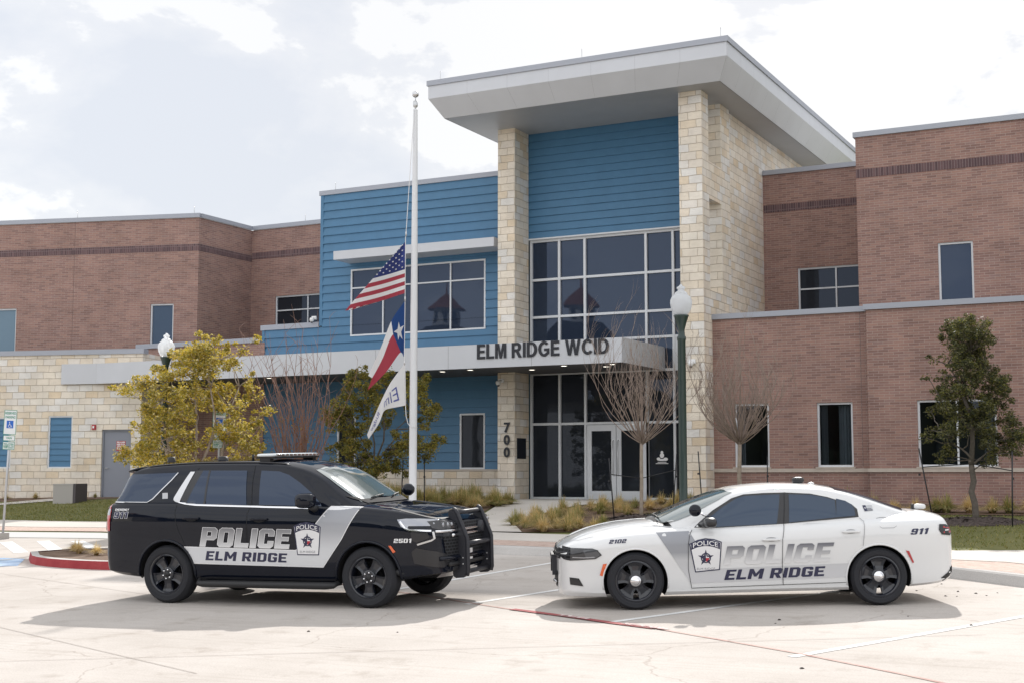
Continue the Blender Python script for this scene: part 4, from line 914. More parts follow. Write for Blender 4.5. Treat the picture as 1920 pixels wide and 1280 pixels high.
def badge(skin, poly, mode, parent, flipx):
    o = skin.patch('badge', grow(poly, .012 if True else 0), mode, .009, 'decal_navy', parent, .06); skin.patch('badge_field', grow(poly, -.002), mode, .0105, 'decal_white', o, .06)
    xs = [p[0] for p in poly]; zs = [p[1] for p in poly]; x0, x1, z0, z1 = min(xs), max(xs), min(zs), max(zs); cx_ = (x0 + x1) / 2; H = z1 - z0; Wd = x1 - x0; sg = -1 if flipx else 1
    arc = []; n = 14
    def top(u): return z1 - H * .11 * (2 * u - 1) ** 2
    for k in range(n + 1): u = k / n; arc.append((x0 + Wd * (.02 + .96 * u), top(u) - .004))
    for k in range(n, -1, -1): u = k / n; arc.append((x0 + Wd * (.035 + .93 * u), top(u) - H * .21))
    skin.patch('badge_banner', arc, mode, .012, 'decal_navy', o, .06)
    vs, fs = textmesh('POLICE', 1, .008); a0, a1 = min(v.x for v in vs), max(v.x for v in vs); b0, b1 = min(v.y for v in vs), max(v.y for v in vs)
    P = []
    for v in vs:
        u = (v.x - a0) / (a1 - a0); uu = .09 + .82 * u; P.append((cx_ + sg * (uu - .5) * Wd, top(uu) - H * .185 + H * .14 * (v.y - b0) / (b1 - b0)))
    skin.place('badge_lettering', P, fs, mode, .0135, 'decal_white', o)
    c0 = cx_; cz = z0 + H * .42; r = H * .16
    skin.patch('badge_star', star(c0, cz, r * 1.65, 5, .36), mode, .0125, 'decal_navy', o, .06)
    ringo = [(c0 + r * cos(2 * pi * k / 28), cz + r * sin(2 * pi * k / 28)) for k in range(28)]; ringi = [(c0 + r * .78 * cos(2 * pi * k / 28), cz + r * .78 * sin(2 * pi * k / 28)) for k in range(28)]
    skin.patch('badge_ring', ringo, mode, .0135, 'decal_navy', o, .05, [ringi])
    tx = [(c0 + sg * p[0] * r * .72, cz + p[1] * r * .72) for p in TEX]
    skin.patch('badge_map', tx, mode, .0145, 'decal_white', o, .06)
    skin.patch('badge_map_red', [(c0 + sg * p[0] * r * .72, cz + p[1] * r * .72) for p in ((.0, .02), (.9, .02), (.92, -.15), (.85, -.40), (.45, -.65), (.30, -1.0), (.05, -.90), (.0, -.78))], mode, .0155, 'decal_red', o, .06)
    skin.patch('badge_map_blue', [(c0 + sg * p[0] * r * .72, cz + p[1] * r * .72) for p in ((-.18, .95), (.0, .95), (.0, -.78), (-.15, -.5), (-.45, -.42), (-.70, -.15), (-.95, .1), (-.18, .1))], mode, .0155, 'decal_navy', o, .06)
    q = [(c0 - sg * Wd * .30, z0 + H * .045), (c0 + sg * Wd * .30, z0 + H * .045), (c0 + sg * Wd * .30, z0 + H * .115), (c0 - sg * Wd * .30, z0 + H * .115)]
    plain_text(skin, 'ELM RIDGE', q, mode, .0125, 'decal_grey', o, 'badge_lettering', 0)
    return o
def blob(c, r, p=2.6, nu=18, nv=12, M=None):               # rounded box
    V = []; F = []
    def e(a, k): return (1 if a >= 0 else -1) * abs(a) ** k
    k = 2 / p
    for i in range(nv + 1):
        th = -pi / 2 + pi * i / nv
        for j in range(nu):
            ph = 2 * pi * j / nu; q = Vector((r[0] * e(cos(th), k) * e(cos(ph), k), r[1] * e(cos(th), k) * e(sin(ph), k), r[2] * e(sin(th), k)))
            if M: q = M @ q
            V.append(Vector(c) + q)
    for i in range(nv):
        for j in range(nu): F.append((i * nu + j, i * nu + (j + 1) % nu, (i + 1) * nu + (j + 1) % nu, (i + 1) * nu + j))
    return V, F
def blob_obj(name, c, r, m, parent, p=2.6, M=None):
    mb = MB(); V, F = blob(c, r, p, 24, 16, M); mb.indexed(V, F, 0, True); return mb.build(name, m, parent, merge=True)
mat('paint_black', (.005, .007, .014), .30, coat=.72, spec=.0); mat('paint_white', (.71, .715, .72), .3, coat=1., spec=.4)
mat('car_glass', (.015, .019, .034), .03, spec=.9); mat('car_glass_light', (.030, .040, .058), .03, spec=.9)
mat('windscreen', (.13, .165, .165), .05, spec=1., coat=1.0, coatr=.02); sock(MATS['windscreen'].node_tree.nodes['Principled BSDF'], 'Coat IOR').default_value = 2.0
mat('trim_black', (.012, .012, .015), .35, coat=.3); mat('plastic_black', (.016, .016, .018), .55); mat('well_black', (.010, .010, .012), .9)
mat('seam', (.01, .01, .012), .7); mat('seam_light', (.25, .25, .26), .6)
mat('rubber', (.017, .018, .023), .78, bump=.2, bscale=60); mat('rim_black', (.010, .012, .020), .28, coat=.6)
mat('decal_silver', (.47, .48, .50), .35, coat=.5); mat('decal_grey', (.22, .225, .25), .4); mat('decal_white', (.76, .76, .77), .4, coat=.3); mat('decal_navy', (.012, .014, .055), .4, coat=.3); mat('decal_red', (.45, .03, .05), .4)
mat('decal_grey_light', (.52, .53, .55), .4, coat=.5); mat('decal_dark', (.025, .025, .03), .4)
mat('lens_amber', (.75, .13, .035), .2, coat=.8); mat('lens_red', (.42, .015, .02), .15, coat=1.); mat('lens_clear', (.34, .35, .38), .12, metal=.6, coat=1.); mat('lens_smoke', (.030, .030, .034), .14, coat=.5)
mat('brushed', (.62, .62, .63), .28, .85); mat('lightbar_lens', (.68, .73, .76), .12, coat=1.); mat('powder_black', (.018, .019, .026), .48)
def gradmat(name, stops):
    m = mat(name, (.5, .5, .5), .38, coat=.4); t = m.node_tree; u = t.nodes.new('ShaderNodeTexCoord'); sp = t.nodes.new('ShaderNodeSeparateXYZ'); t.links.new(u.outputs['UV'], sp.inputs[0]); r = ramp(t, stops); t.links.new(sp.outputs['Y'], r.inputs[0]); t.links.new(r.outputs[0], t.nodes['Principled BSDF'].inputs['Base Color'])
for n_ in ('car_glass', 'car_glass_light'): MATS[n_].node_tree.nodes['Principled BSDF'].inputs['Specular Tint'].default_value = (.6, .75, 1, 1)
gradmat('decal_fade_dark', [(0, (.74, .74, .75)), (.25, (.60, .60, .61)), (.95, (.13, .135, .16))]); gradmat('decal_fade_white', [(0, (.70, .70, .71)), (.35, (.45, .45, .46)), (1, (.155, .155, .17))])
gradmat('decal_chevron', [(0, (.58, .58, .60)), (.45, (.52, .525, .54)), (.6, (.30, .31, .335)), (1, (.27, .28, .31))]); gradmat('decal_chevron_suv', [(0, (.66, .67, .69)), (.3, (.60, .61, .63)), (.6, (.38, .39, .42)), (1, (.27, .28, .31))])
def grillemat(name, a, b, sx, sz):
    m = mat(name, a, .6, spec=.2); t = m.node_tree; u = t.nodes.new('ShaderNodeTexCoord'); br = t.nodes.new('ShaderNodeTexBrick'); mp_ = t.nodes.new('ShaderNodeMapping'); mp_.inputs['Rotation'].default_value = (radians(90), 0, radians(90))
    cb = t.nodes.new('ShaderNodeCombineXYZ'); sp = t.nodes.new('ShaderNodeSeparateXYZ'); t.links.new(u.outputs['Object'], sp.inputs[0]); t.links.new(sp.outputs['Y'], cb.inputs[0]); t.links.new(sp.outputs['Z'], cb.inputs[1])
    br.inputs['Scale'].default_value = 1; br.inputs['Brick Width'].default_value = sx; br.inputs['Row Height'].default_value = sz; br.inputs['Mortar Size'].default_value = .007
    br.inputs['Color1'].default_value = (*a, 1); br.inputs['Color2'].default_value = (*a, 1); br.inputs['Mortar'].default_value = (*b, 1); t.links.new(cb.outputs[0], br.inputs['Vector']); t.links.new(br.outputs['Color'], t.nodes['Principled BSDF'].inputs['Base Color'])
grillemat('grille_mesh', (.007, .007, .008), (.038, .040, .045), .080, .040)
def wheel(parent, x, y, z, R, wd, rim, out, style):
    """out = +1 / -1: the side the wheel faces; the rim carries the tyre and hub cap"""
    M = Matrix.Translation((x, y, z)) @ Matrix.Rotation(-out * pi / 2, 4, 'X'); hw = wd / 2
    mb = MB(); rr = rim
    # dish of the rim: from lip to the back
    mb.lathe([(rr + .012, hw - .020), (rr + .010, hw - .008), (rr - .004, hw - .006), (rr - .016, hw - .02), (rr - .026, hw - .075), (rr - .03, -hw + .06), (rr - .01, -hw + .02)], 48, 0, M)
    if style == 'suv': mb.lathe([(rr - .03, -hw + .09), (.0, -hw + .09)], 32, 1, M)
    mb.lathe([(.15, hw - .13), (.155, -.02), (.02, -.02)], 32, 1, M)       # brake drum shade
    zc = hw - .045 if style == 'suv' else hw - .06
    mb.lathe([(0, zc + .012), (.075, zc + .012), (.092, zc + .002), (.096, zc - .04)], 32, 0, M)
    nsp = 5
    for k in range(nsp):
        a0 = pi / 2 + pi + 2 * pi * k / nsp; ca, sa = cos(a0), sin(a0)
        prof = [(.07, .060, zc + .004), (.13, .056, zc - .006), (rr - .06, .074, zc - .004), (rr - .012, .094, hw - .035)] if style == 'suv' else [(.07, .056, zc + .004), (.13, .062, zc - .008), (rr - .065, .086, zc - .004), (rr - .012, .118, hw - .03)]
        def sp(r, t, zz): return M @ Vector((r * ca - t * sa, r * sa + t * ca, zz))
        for (r0, w0, z0), (r1, w1, z1) in zip(prof, prof[1:]):
            for e0, e1 in ((-1, -.55), (-.55, .55), (.55, 1)):
                d0 = lambda e: (-.016 if abs(e) < .9 else .0)
                q = [sp(r0, w0 * e0, z0 + d0(e0)), sp(r1, w1 * e0, z1 + d0(e0)), sp(r1, w1 * e1, z1 + d0(e1)), sp(r0, w0 * e1, z0 + d0(e1))]
                if out > 0: pass
                mb.face(q if True else q[::-1], 0, smooth=False)
            for e in (-1, 1): mb.face([sp(r0, w0 * e, z0), sp(r1, w1 * e, z1), sp(r1, w1 * e, z1 - .05), sp(r0, w0 * e, z0 - .05)], 0)
    o = mb.build('wheel', ['rim_black', 'well_black'], parent, sharp=30)
    mb = MB(); tk = R - rr; s = hw
    prof = [(rr + .004, -s + .02), (rr + .012, -s + .004), (rr + tk * .35, -s - .004), (rr + tk * .72, -s + .002), (R - .028, -s + .016), (R - .008, -s + .038)]
    nb = 5; gw = .008
    ys = [-s + .05 + (2 * s - .10) * k / nb for k in range(nb + 1)]
    for k in range(nb):
        prof += [(R, ys[k] + gw / 2), (R, ys[k + 1] - gw / 2)]
        if k < nb - 1: prof += [(R - .012, ys[k + 1] - gw / 2 + .001), (R - .012, ys[k + 1] + gw / 2 - .001)]
    prof += [(R - .008, s - .038), (R - .028, s - .016), (rr + tk * .72, s - .002), (rr + tk * .66, s + .0035), (rr + tk * .6, s + .0005), (rr + tk * .35, s + .004), (rr + .02, s - .004), (rr + .004, s - .02)]
    mb.lathe(prof, 64, 0, M); ty = mb.build('tyre', 'rubber', parent, sharp=35); ty.parent = o
    mb = MB()
    if style == 'suv':
        mb.lathe([(0, zc + .03), (.035, zc + .03), (.04, zc + .012)], 24, 1, M)
        hc = mb.build('hub_cap', ['steel', 'plastic_black'], o)
        for k in range(6):
            a = 2 * pi * k / 6 + .3; mb = MB(); mb.lathe([(0, .022), (.010, .022), (.013, .0), (.013, -.01)], 10, 0, M @ Matrix.Translation((.062 * cos(a), .062 * sin(a), zc + .014))); mb.build('lug_nut', 'chrome', o)
    else:
        mb.lathe([(0, zc + .052), (.03, zc + .050), (.045, zc + .040), (.05, zc + .034), (.066, zc + .03), (.072, zc + .018), (.074, zc + .008)], 32, 0, M); mb.build('hub_cap', 'chrome', o)
    return o
def place_vehicle(root, o, X, Y, Z):
    M = Matrix.Identity(4)
    for k, v in enumerate((X, Y, Z)):
        for r in range(3): M[r][k] = v[r]
    M.translation = o; root.matrix_world = M
# outlines of panels, glass and markings in each vehicle's own side view (metres)
SUVP = {
    'quarter_glass': [(-2.332, 1.765), (-1.492, 1.783), (-1.573, 1.682), (-1.829, 1.427), (-1.912, 1.377), (-2.49, 1.383), (-2.442, 1.528)],
    'chrome_swoosh': [(-1.287, 1.793), (-1.214, 1.792), (-1.367, 1.411), (-1.372, 1.386), (-1.389, 1.372), (-1.445, 1.386), (-1.479, 1.411), (-1.478, 1.439)],
    'rear_glass': [(-1.085, 1.807), (-0.379, 1.799), (-0.301, 1.338), (-1.086, 1.347), (-1.34, 1.386)],
    'rear_divider': [(-0.991, 1.806), (-0.963, 1.805), (-0.951, 1.347), (-0.982, 1.347)],
    'rear_pillar': [(-1.197, 1.808), (-1.085, 1.807), (-1.263, 1.372), (-1.366, 1.407)],
    'front_glass': [(-0.157, 1.796), (0.118, 1.782), (0.274, 1.734), (0.464, 1.629), (0.668, 1.492), (0.819, 1.364), (0.85, 1.312), (-0.107, 1.339)],
    'belt_line': [(-1.39, 1.374), (-1.257, 1.354), (-1.08, 1.337), (-0.62, 1.324), (-0.129, 1.312), (0.007, 1.307), (0.305, 1.301), (0.542, 1.296), (0.776, 1.288)],
    'seam_b': [(-0.274, 1.874), (-0.26, 1.661), (-0.222, 1.334), (-0.244, 1.232), (-0.245, 0.888), (-0.269, 0.533)],
    'seam_rear': [(-1.169, 1.847), (-1.29, 1.653), (-1.391, 1.381), (-1.398, 1.268), (-1.376, 1.128), (-1.332, 0.987), (-1.226, 0.777)],
    'seam_front': [(0.893, 1.281), (0.979, 1.29), (0.974, 1.248), (0.962, 0.979), (0.929, 0.726), (0.905, 0.531)],
    'handle_rear': [(-1.121, 1.163)],
    'handle_front': [(-0.053, 1.151)],
    'police': [(-0.987, 0.787), (0.392, 0.764), (0.438, 1.014), (-0.93, 1.039)],
    'silver': [(-1.227, 0.769), (0.504, 0.734), (0.806, 1.078), (0.996, 1.308), (1.425, 1.293), (1.176, 0.896), (0.897, 0.531), (-1.138, 0.56)],
    'badge': [(0.489, 1.053), (0.576, 1.091), (0.673, 1.104), (0.78, 1.088), (0.872, 1.046), (0.837, 0.691), (0.533, 0.691)],
    'elm': [(-0.906, 0.598), (0.354, 0.58), (0.371, 0.7), (-0.878, 0.722)],
    'n911': [(-2.431, 1.161), (-2.189, 1.161), (-2.177, 1.249), (-2.415, 1.249)],
    'emer': [(-2.422, 1.264), (-2.175, 1.266), (-2.171, 1.293), (-2.418, 1.294)],
    'n2501': [(1.931, 0.848), (2.171, 0.849), (2.181, 0.903), (1.941, 0.901)],
    'amber': [(1.858, 0.811), (1.895, 0.811), (1.957, 0.734), (1.922, 0.718)],
    'tail': [(-2.654, 1.359), (-2.535, 1.355), (-2.488, 1.261), (-2.505, 0.983), (-2.605, 0.982)],
    'head': [(1.978, 1.143), (2.094, 1.154), (2.271, 1.152), (2.503, 1.135), (2.524, 1.056), (2.14, 1.061), (2.119, 1.015), (2.039, 1.054)],
    'drl': [(2.141, 1.019), (2.446, 1.001), (2.447, 0.875), (2.243, 0.817), (2.229, 0.834), (2.41, 0.904), (2.387, 0.98), (2.141, 1.0)],
    'lowscoop': [(2.174, 0.73), (2.235, 0.783), (2.475, 0.732), (2.646, 0.642), (2.525, 0.522), (2.206, 0.584)],
    'seam_hood': [(1.635, 1.298), (1.786, 1.287), (1.939, 1.26), (2.136, 1.22), (2.359, 1.167), (2.476, 1.138)],
    'sticker': [(-1.682, 1.506), (-1.593, 1.509), (-1.577, 1.429), (-1.668, 1.426)],
    'crease': [(-2.138, 1.252), (-1.389, 1.238), (-0.117, 1.223), (0.317, 1.211), (0.796, 1.198)],
}
CHP = {
    'window_frame': [(0.756, 0.999), (0.5, 1.202), (0.248, 1.349), (0.094, 1.394), (-0.158, 1.407), (-0.431, 1.409), (-0.754, 1.388), (-0.972, 1.341), (-1.179, 1.271), (-1.27, 1.245), (-1.328, 1.185), (-1.328, 1.09), (-0.383, 1.026), (0.475, 0.992)],
    'front_glass': [(0.68, 1.01), (0.52, 1.134), (0.377, 1.236), (0.188, 1.344), (0.081, 1.374), (-0.363, 1.386), (-0.284, 1.026), (0.453, 1.002)],
    'rear_glass': [(-0.477, 1.382), (-0.751, 1.372), (-0.91, 1.342), (-1.057, 1.3), (-1.038, 1.09), (-0.439, 1.039)],
    'quarter_glass': [(-1.079, 1.317), (-1.196, 1.286), (-1.267, 1.241), (-1.289, 1.19), (-1.288, 1.104), (-1.038, 1.09)],
    'seam_b': [(-0.425, 1.408), (-0.373, 1.028), (-0.328, 0.832), (-0.318, 0.544), (-0.323, 0.276)],
    'seam_front': [(0.787, 0.967), (0.829, 0.911), (0.852, 0.783), (0.857, 0.495), (0.819, 0.255)],
    'seam_bottom': [(0.819, 0.256), (-0.324, 0.277), (-1.117, 0.291)],
    'seam_rear': [(-1.331, 1.075), (-1.368, 1.031), (-1.364, 0.983), (-1.329, 0.742)],
    'silver': [(1.245, 0.948), (0.832, 0.958), (0.659, 0.663), (0.53, 0.492), (-1.156, 0.529), (-1.118, 0.357), (0.827, 0.316)],
    'badge': [(0.827, 0.797), (0.731, 0.841), (0.636, 0.859), (0.53, 0.847), (0.445, 0.816), (0.473, 0.487), (0.763, 0.463)],
    'police': [(0.419, 0.537), (-0.904, 0.555), (-0.973, 0.791), (0.366, 0.767)],
    'elm': [(0.413, 0.349), (-0.832, 0.376), (-0.855, 0.498), (0.374, 0.476)],
    'n911': [(-1.927, 0.866), (-2.145, 0.871), (-2.177, 0.944), (-1.959, 0.938)],
    'n2102': [(1.841, 0.823), (1.631, 0.832), (1.612, 0.878), (1.82, 0.868)],
    'fuel': [(-1.555, 1.07), (-1.608, 1.079), (-1.754, 1.071), (-1.773, 1.052), (-1.763, 0.975), (-1.726, 0.955), (-1.58, 0.955), (-1.558, 0.972)],
    'flag': [(-1.421, 1.156), (-1.536, 1.161), (-1.54, 1.229), (-1.413, 1.227)],
    'handle_front': [(-0.187, 0.838)],
    'handle_rear': [(-1.186, 0.916)],
    'amber': [(1.906, 0.576), (1.86, 0.581), (1.915, 0.423), (1.949, 0.435)],
    'red': [(-1.864, 0.674), (-1.906, 0.666), (-1.967, 0.524), (-1.949, 0.513)],
    'head': [(2.31, 0.766), (2.048, 0.768), (1.983, 0.748), (1.93, 0.686), (2.007, 0.64), (2.291, 0.62), (2.32, 0.617)],
    'grille': [(2.452, 0.788), (2.31, 0.769), (2.319, 0.617), (2.4, 0.633), (2.45, 0.678)],
    'fog': [(2.332, 0.408), (2.219, 0.397), (2.164, 0.299), (2.325, 0.318)],
    'tail': [(-2.338, 0.999), (-2.353, 0.967), (-2.346, 0.862), (-2.277, 0.861), (-2.282, 0.916)],
    'crease': [(0.775, 0.71), (0.65, 0.737), (0.643, 0.765), (0.204, 0.785), (-0.353, 0.817), (-0.951, 0.835), (-1.32, 0.87)],
}
# ------------------------------------------------------------------ black sport utility vehicle
def build_suv():
    root = thing('police_suv', 'black police sport utility vehicle with push bumper, roof light bar and silver door band', 'police car')
    def sec(w, zb, zt, zs, wm=None, rk=.46, ws=None, fl=.90):
        # bottom centre, bottom edge, rocker, lower door, middle, upper crease, shoulder, hood edge, hood mid, hood centre
        ws = w * .945 if ws is None else ws
        return [(0, zb), (w * fl, zb), (w * .965, zb + (rk - zb) * .45), (w * .985, rk + .06), (w, .45 * rk + .55 * zs - .07), (w * 1.0, zs - .115), (w * .968, zs - .035), (ws, zs - .002), (ws * .86, zs + (zt - zs) * .5), (ws * .5, zt - .006), (0, zt)]
    K = [(-2.665, sec(.60, .62, 1.00, .97)), (-2.645, sec(.78, .50, 1.16, 1.12)), (-2.60, sec(.90, .44, 1.33, 1.30)), (-2.50, sec(.965, .40, 1.36, 1.345)), (-2.2, sec(1.0, .36, 1.375, 1.365)),
         (-1.5, sec(1.02, .32, 1.375, 1.36)), (-.3, sec(1.02, .30, 1.34, 1.325)), (.7, sec(1.02, .30, 1.33, 1.31)), (1.0, sec(1.015, .30, 1.345, 1.30)), (1.3, sec(1.015, .31, 1.345, 1.29)),
         (1.75, sec(1.01, .34, 1.31, 1.255)), (2.1, sec(.99, .38, 1.26, 1.205)), (2.3, sec(.955, .42, 1.21, 1.165)), (2.43, sec(.90, .44, 1.165, 1.135)), (2.52, sec(.81, .45, 1.12, 1.10)), (2.57, sec(.66, .47, 1.08, 1.06)), (2.59, sec(.45, .52, 1.02, 1.0))]
    V, F = loft(K, (1, 2), .05, 4); body = mesh_obj('body', V, F, 'paint_black', root)
    cut(body, [cyl_y(hx, .395, .462, s * .60, s * 1.3, 56) for hx in (1.548, -1.548) for s in (-1, 1)], 'well_black')
    def gs(wb, zb, wr, zr, zc): return [(0, zb), (wb, zb), (wb * .97 + wr * .03, zb + .03), ((wb + wr) / 2 + .022, (zb + zr) / 2), (wr + .012, zr - .05), (wr - .02, zr), (wr - .11, zr + (zc - zr) * .45), (wr * .45, zc - .012), (0, zc)]
    K = [(-2.60, gs(.86, 1.28, .76, 1.36, 1.38)), (-2.54, gs(.90, 1.28, .755, 1.43, 1.455)), (-2.40, gs(.925, 1.28, .755, 1.65, 1.69)), (-2.30, gs(.935, 1.28, .75, 1.78, 1.83)), (-2.15, gs(.94, 1.28, .75, 1.83, 1.885)), (-1.8, gs(.95, 1.28, .755, 1.865, 1.925)), (-1.1, gs(.955, 1.28, .76, 1.885, 1.95)), (-.4, gs(.955, 1.27, .76, 1.88, 1.95)),
         (.1, gs(.955, 1.27, .755, 1.86, 1.93)), (.42, gs(.955, 1.27, .755, 1.80, 1.875)), (.70, gs(.955, 1.26, .77, 1.69, 1.765)), (1.0, gs(.95, 1.26, .82, 1.475, 1.585)), (1.22, gs(.94, 1.25, .86, 1.33, 1.45)), (1.42, gs(.92, 1.22, .84, 1.26, 1.335))]
    V, F = loft(K, (1,), .05, 5); cab = mesh_obj('cabin', V, F, 'paint_black', root)
    sk = Skin([body, cab]); P = SUVP
    for s in (-1, 1):
        d1 = [(-.262, 1.318), (.45, 1.298), (.86, 1.283), (.975, 1.27), (.97, 1.1), (.962, .979), (.929, .726), (.905, .545), (-.262, .545), (-.25, .9), (-.245, 1.232)]
        d2 = [(-1.391, 1.372), (-1.257, 1.352), (-1.08, 1.335), (-.62, 1.322), (-.272, 1.314), (-.256, 1.232), (-.257, .9), (-.275, .545), (-1.12, .545), (-1.16, .66), (-1.226, .777), (-1.332, .987), (-1.376, 1.128), (-1.398, 1.268)]
        fd = sk.patch('door', d1, s, .002, 'paint_black', root, .045); rd = sk.patch('door', d2, s, .002, 'paint_black', root, .045)
        sk.patch('window', P['front_glass'], s, .006, 'car_glass', fd, .05); sk.patch('window', P['rear_glass'], s, .006, 'car_glass', rd, .05)
        sk.patch('pillar_trim', P['rear_pillar'], s, .0065, 'trim_black', rd, .05); sk.patch('window_divider', P['rear_divider'], s, .0085, 'trim_black', rd, .05)
        sk.patch('quarter_window', P['quarter_glass'], s, .006, 'car_glass', root, .05); sk.strip('quarter_trim', [P['quarter_glass'][k] for k in (1, 2, 3, 4, 5)], s, .008, .016, 'brushed', root)
        sk.patch('pillar_trim', P['chrome_swoosh'], s, .010, 'brushed', root, .04); sk.strip('belt_trim', P['belt_line'], s, .010, .020, 'chrome', root)
        for k in ('seam_b', 'seam_rear', 'seam_front'): sk.strip('seam', P[k], s, .005, .007, 'seam', body)
        sk.strip('seam', [(-1.12, .545), (.905, .545)], s, .005, .007, 'seam', body)
        sk.strip('seam', P['seam_hood'], s, .004, .006, 'seam', body)
        for n_, (hx, hz), dpar in (('front', P['handle_front'][0], fd), ('rear', P['handle_rear'][0], rd)):
            h, n = sk.proj(hx, hz, s); blob_obj('handle', h + n * .022, (.135, .020, .022), 'paint_black', dpar, 3.2); sk.patch('handle_recess', [(hx + .09 * cos(a), hz - .01 + .032 * sin(a)) for a in [2 * pi * k / 16 for k in range(16)]], s, .005, 'seam', dpar, .05)
        # arch lips and running board
        for hx in (1.548, -1.548):
            pts = []
            for k in range(25):
                a = radians(-8 + 196 * k / 24); h, n = sk.proj(hx + .468 * cos(a), .395 + .468 * sin(a), s); pts.append(h + n * .003)
            mb = MB(); mb.tube(pts, .018, 8); mb.build('arch_lip', 'paint_black', root)
        mb = MB(); mb.tube([(-1.02, s * .98, .33), (-.98, s * 1.06, .29), (-.9, s * 1.085, .285), (.98, s * 1.085, .285), (1.07, s * 1.06, .29), (1.11, s * .98, .32)], [.03, .04, .045, .045, .04, .03], 12); mb.box((-.95, s * .90 - .05, .27), (1.05, s * .90 + .14, .325)); mb.build('running_board', 'plastic_black', root)
        sk.patch('tail_light', P['tail'], s, .010, 'lens_red', root, .04); sk.patch('tail_lens', [(-2.654, 1.30), (-2.50, 1.285), (-2.50, 1.20), (-2.655, 1.21)], s, .013, 'lens_clear', root, .04)
        sk.strip('tail_trim', [(-2.640, 1.36), (-2.636, 1.2), (-2.615, .99)], s, .014, .03, 'lens_clear', root)
        sk.patch('side_marker', P['amber'], s, .012, 'lens_amber', root, .04)
        # mirror
        mo = blob_obj('mirror', (.72, s * 1.145, 1.40), (.125, .125, .098), 'paint_black', root, 3.2, Matrix.Rotation(s * .12, 3, 'Z'))
        mb = MB(); mb.tube([(.78, s * .93, 1.285), (.77, s * 1.0, 1.285), (.75, s * 1.09, 1.32)], [.05, .045, .035], 10); mb.build('mirror_arm', 'plastic_black', mo)
    s = -1
    for off, gpo, m in ((.0065, .012, 'decal_white'), (.0078, 0, 'decal_chevron_suv')): sk.patch('door_band' if gpo == 0 else 'band_border', grow(P['silver'], gpo), s, off, m, root, .05)
    vehicle_text(sk, 'POLICE', P['police'], s, .0095, 'decal_white', root, 'lettering_border', .16); vehicle_text(sk, 'POLICE', P['police'], s, .0110, 'decal_fade_white', root)
    vehicle_text(sk, 'ELM RIDGE', P['elm'], s, .0100, 'decal_navy', root)
    vehicle_text(sk, '911', P['n911'], s, .0060, 'decal_white', root, 'lettering_border', .28); vehicle_text(sk, '911', P['n911'], s, .0072, 'decal_navy', root, 'lettering'); vehicle_text(sk, 'EMERGENCY', P['emer'], s, .006, 'decal_white', root)
    vehicle_text(sk, '2501', P['n2501'], s, .007, 'decal_white', root)
    badge(sk, P['badge'], s, root, False)
    sk.patch('sticker', P['sticker'], s, .006, 'decal_silver', root, .05)
    # windscreen and rear window
    ws = [(-.69, 1.36), (-.35, 1.40), (0, 1.415), (.35, 1.40), (.69, 1.36), (.635, 1.72), (.60, 1.79), (.3, 1.825), (0, 1.835), (-.3, 1.825), (-.60, 1.79), (-.635, 1.72)]
    sk.patch('windscreen', ws, 'front', .006, 'windscreen', root, .05); sk.patch('rear_window', [(-.66, 1.42), (.66, 1.42), (.62, 1.74), (-.62, 1.74)], 'rear', .006, 'car_glass', root, .05)
    for yy in (-.42, .18):
        h0, n0 = sk.proj(yy, 1.385, 'front'); h1, n1 = sk.proj(yy + .48, 1.425, 'front'); mb = MB(); mb.tube([h0 + n0 * .03, (h0 + h1) / 2 + n0 * .03, h1 + n1 * .02], .009, 6); mb.build('wiper', 'plastic_black', root)
    mb = MB(); mb.box((1.2, -.7, 1.325), (1.34, .7, 1.345)); 
    sk.patch('cowl', [(1.18, -.74), (1.37, -.62), (1.415, 0), (1.37, .62), (1.18, .74), (1.10, .76), (1.28, .60), (1.32, 0), (1.28, -.60), (1.10, -.76)], 'top', .009, 'well_black', root, .06)
    # hood creases
    for s in (-1, 1):
        pts = []
        for k in range(14):
            x = 1.42 + 1.05 * k / 13; h, n = sk.proj(x, s * (.60 - .10 * k / 13), 'top'); pts.append(h - n * .013)
        mb = MB(); mb.tube(pts, [.006] + [.020] * 12 + [.006], 8); mb.build('hood_crease', 'paint_black', body)
    # nose: grille, lamps, bars
    g1 = sk.patch('grille', [(-.74, .66), (.74, .66), (.80, .92), (-.80, .92)], 'front', .008, 'grille_mesh', root, .05); g2 = sk.patch('grille', [(-.50, 1.0), (.50, 1.0), (.50, 1.085), (-.50, 1.085)], 'front', .008, 'grille_mesh', root, .05)
    def bar_front(name, ya, yb, za, zb_, r, m, off=.01):
        pts = []
        for k in range(25):
            y = ya + (yb - ya) * k / 24; h, n = sk.proj(y, za + (zb_ - za) * k / 24, 'front'); pts.append(h + n * off)
        mb = MB(); mb.tube(pts, r, 8); return mb.build(name, m, root)
    bar_front('grille_bar', -.88, .88, .985, .985, .020, 'chrome'); bar_front('grille_bar', -.62, .62, .925, .925, .022, 'chrome'); bar_front('bumper_lip', -.84, .84, .635, .635, .03, 'paint_black', .015); bar_front('bumper_lip', -.70, .70, .555, .555, .03, 'plastic_black', .01)
    for s in (-1, 1):
        hl = [(s * a, b) for a, b in ((.905, 1.115), (.80, 1.125), (.62, 1.115), (.50, 1.10), (.50, 1.01), (.84, 1.01), (.90, 1.03))]
        sk.patch('headlight', P['head'], s, .010, 'lens_clear', root, .04); hd = sk.patch('headlight', hl, 'front', .012, 'lens_smoke', root, .04)
        for k in range(3):
            yy = s * (.60 + .085 * k); h, n = sk.proj(yy, 1.065, 'front'); blob_obj('projector', h + n * .004, (.016, .032, .028), 'lens_clear', hd, 2)
        sk.strip('daytime_lamp', [(2.02, 1.12), (2.10, 1.03), (2.16, 1.008), (2.30, 1.003), (2.42, .997)], s, .014, .022, 'chrome', root)
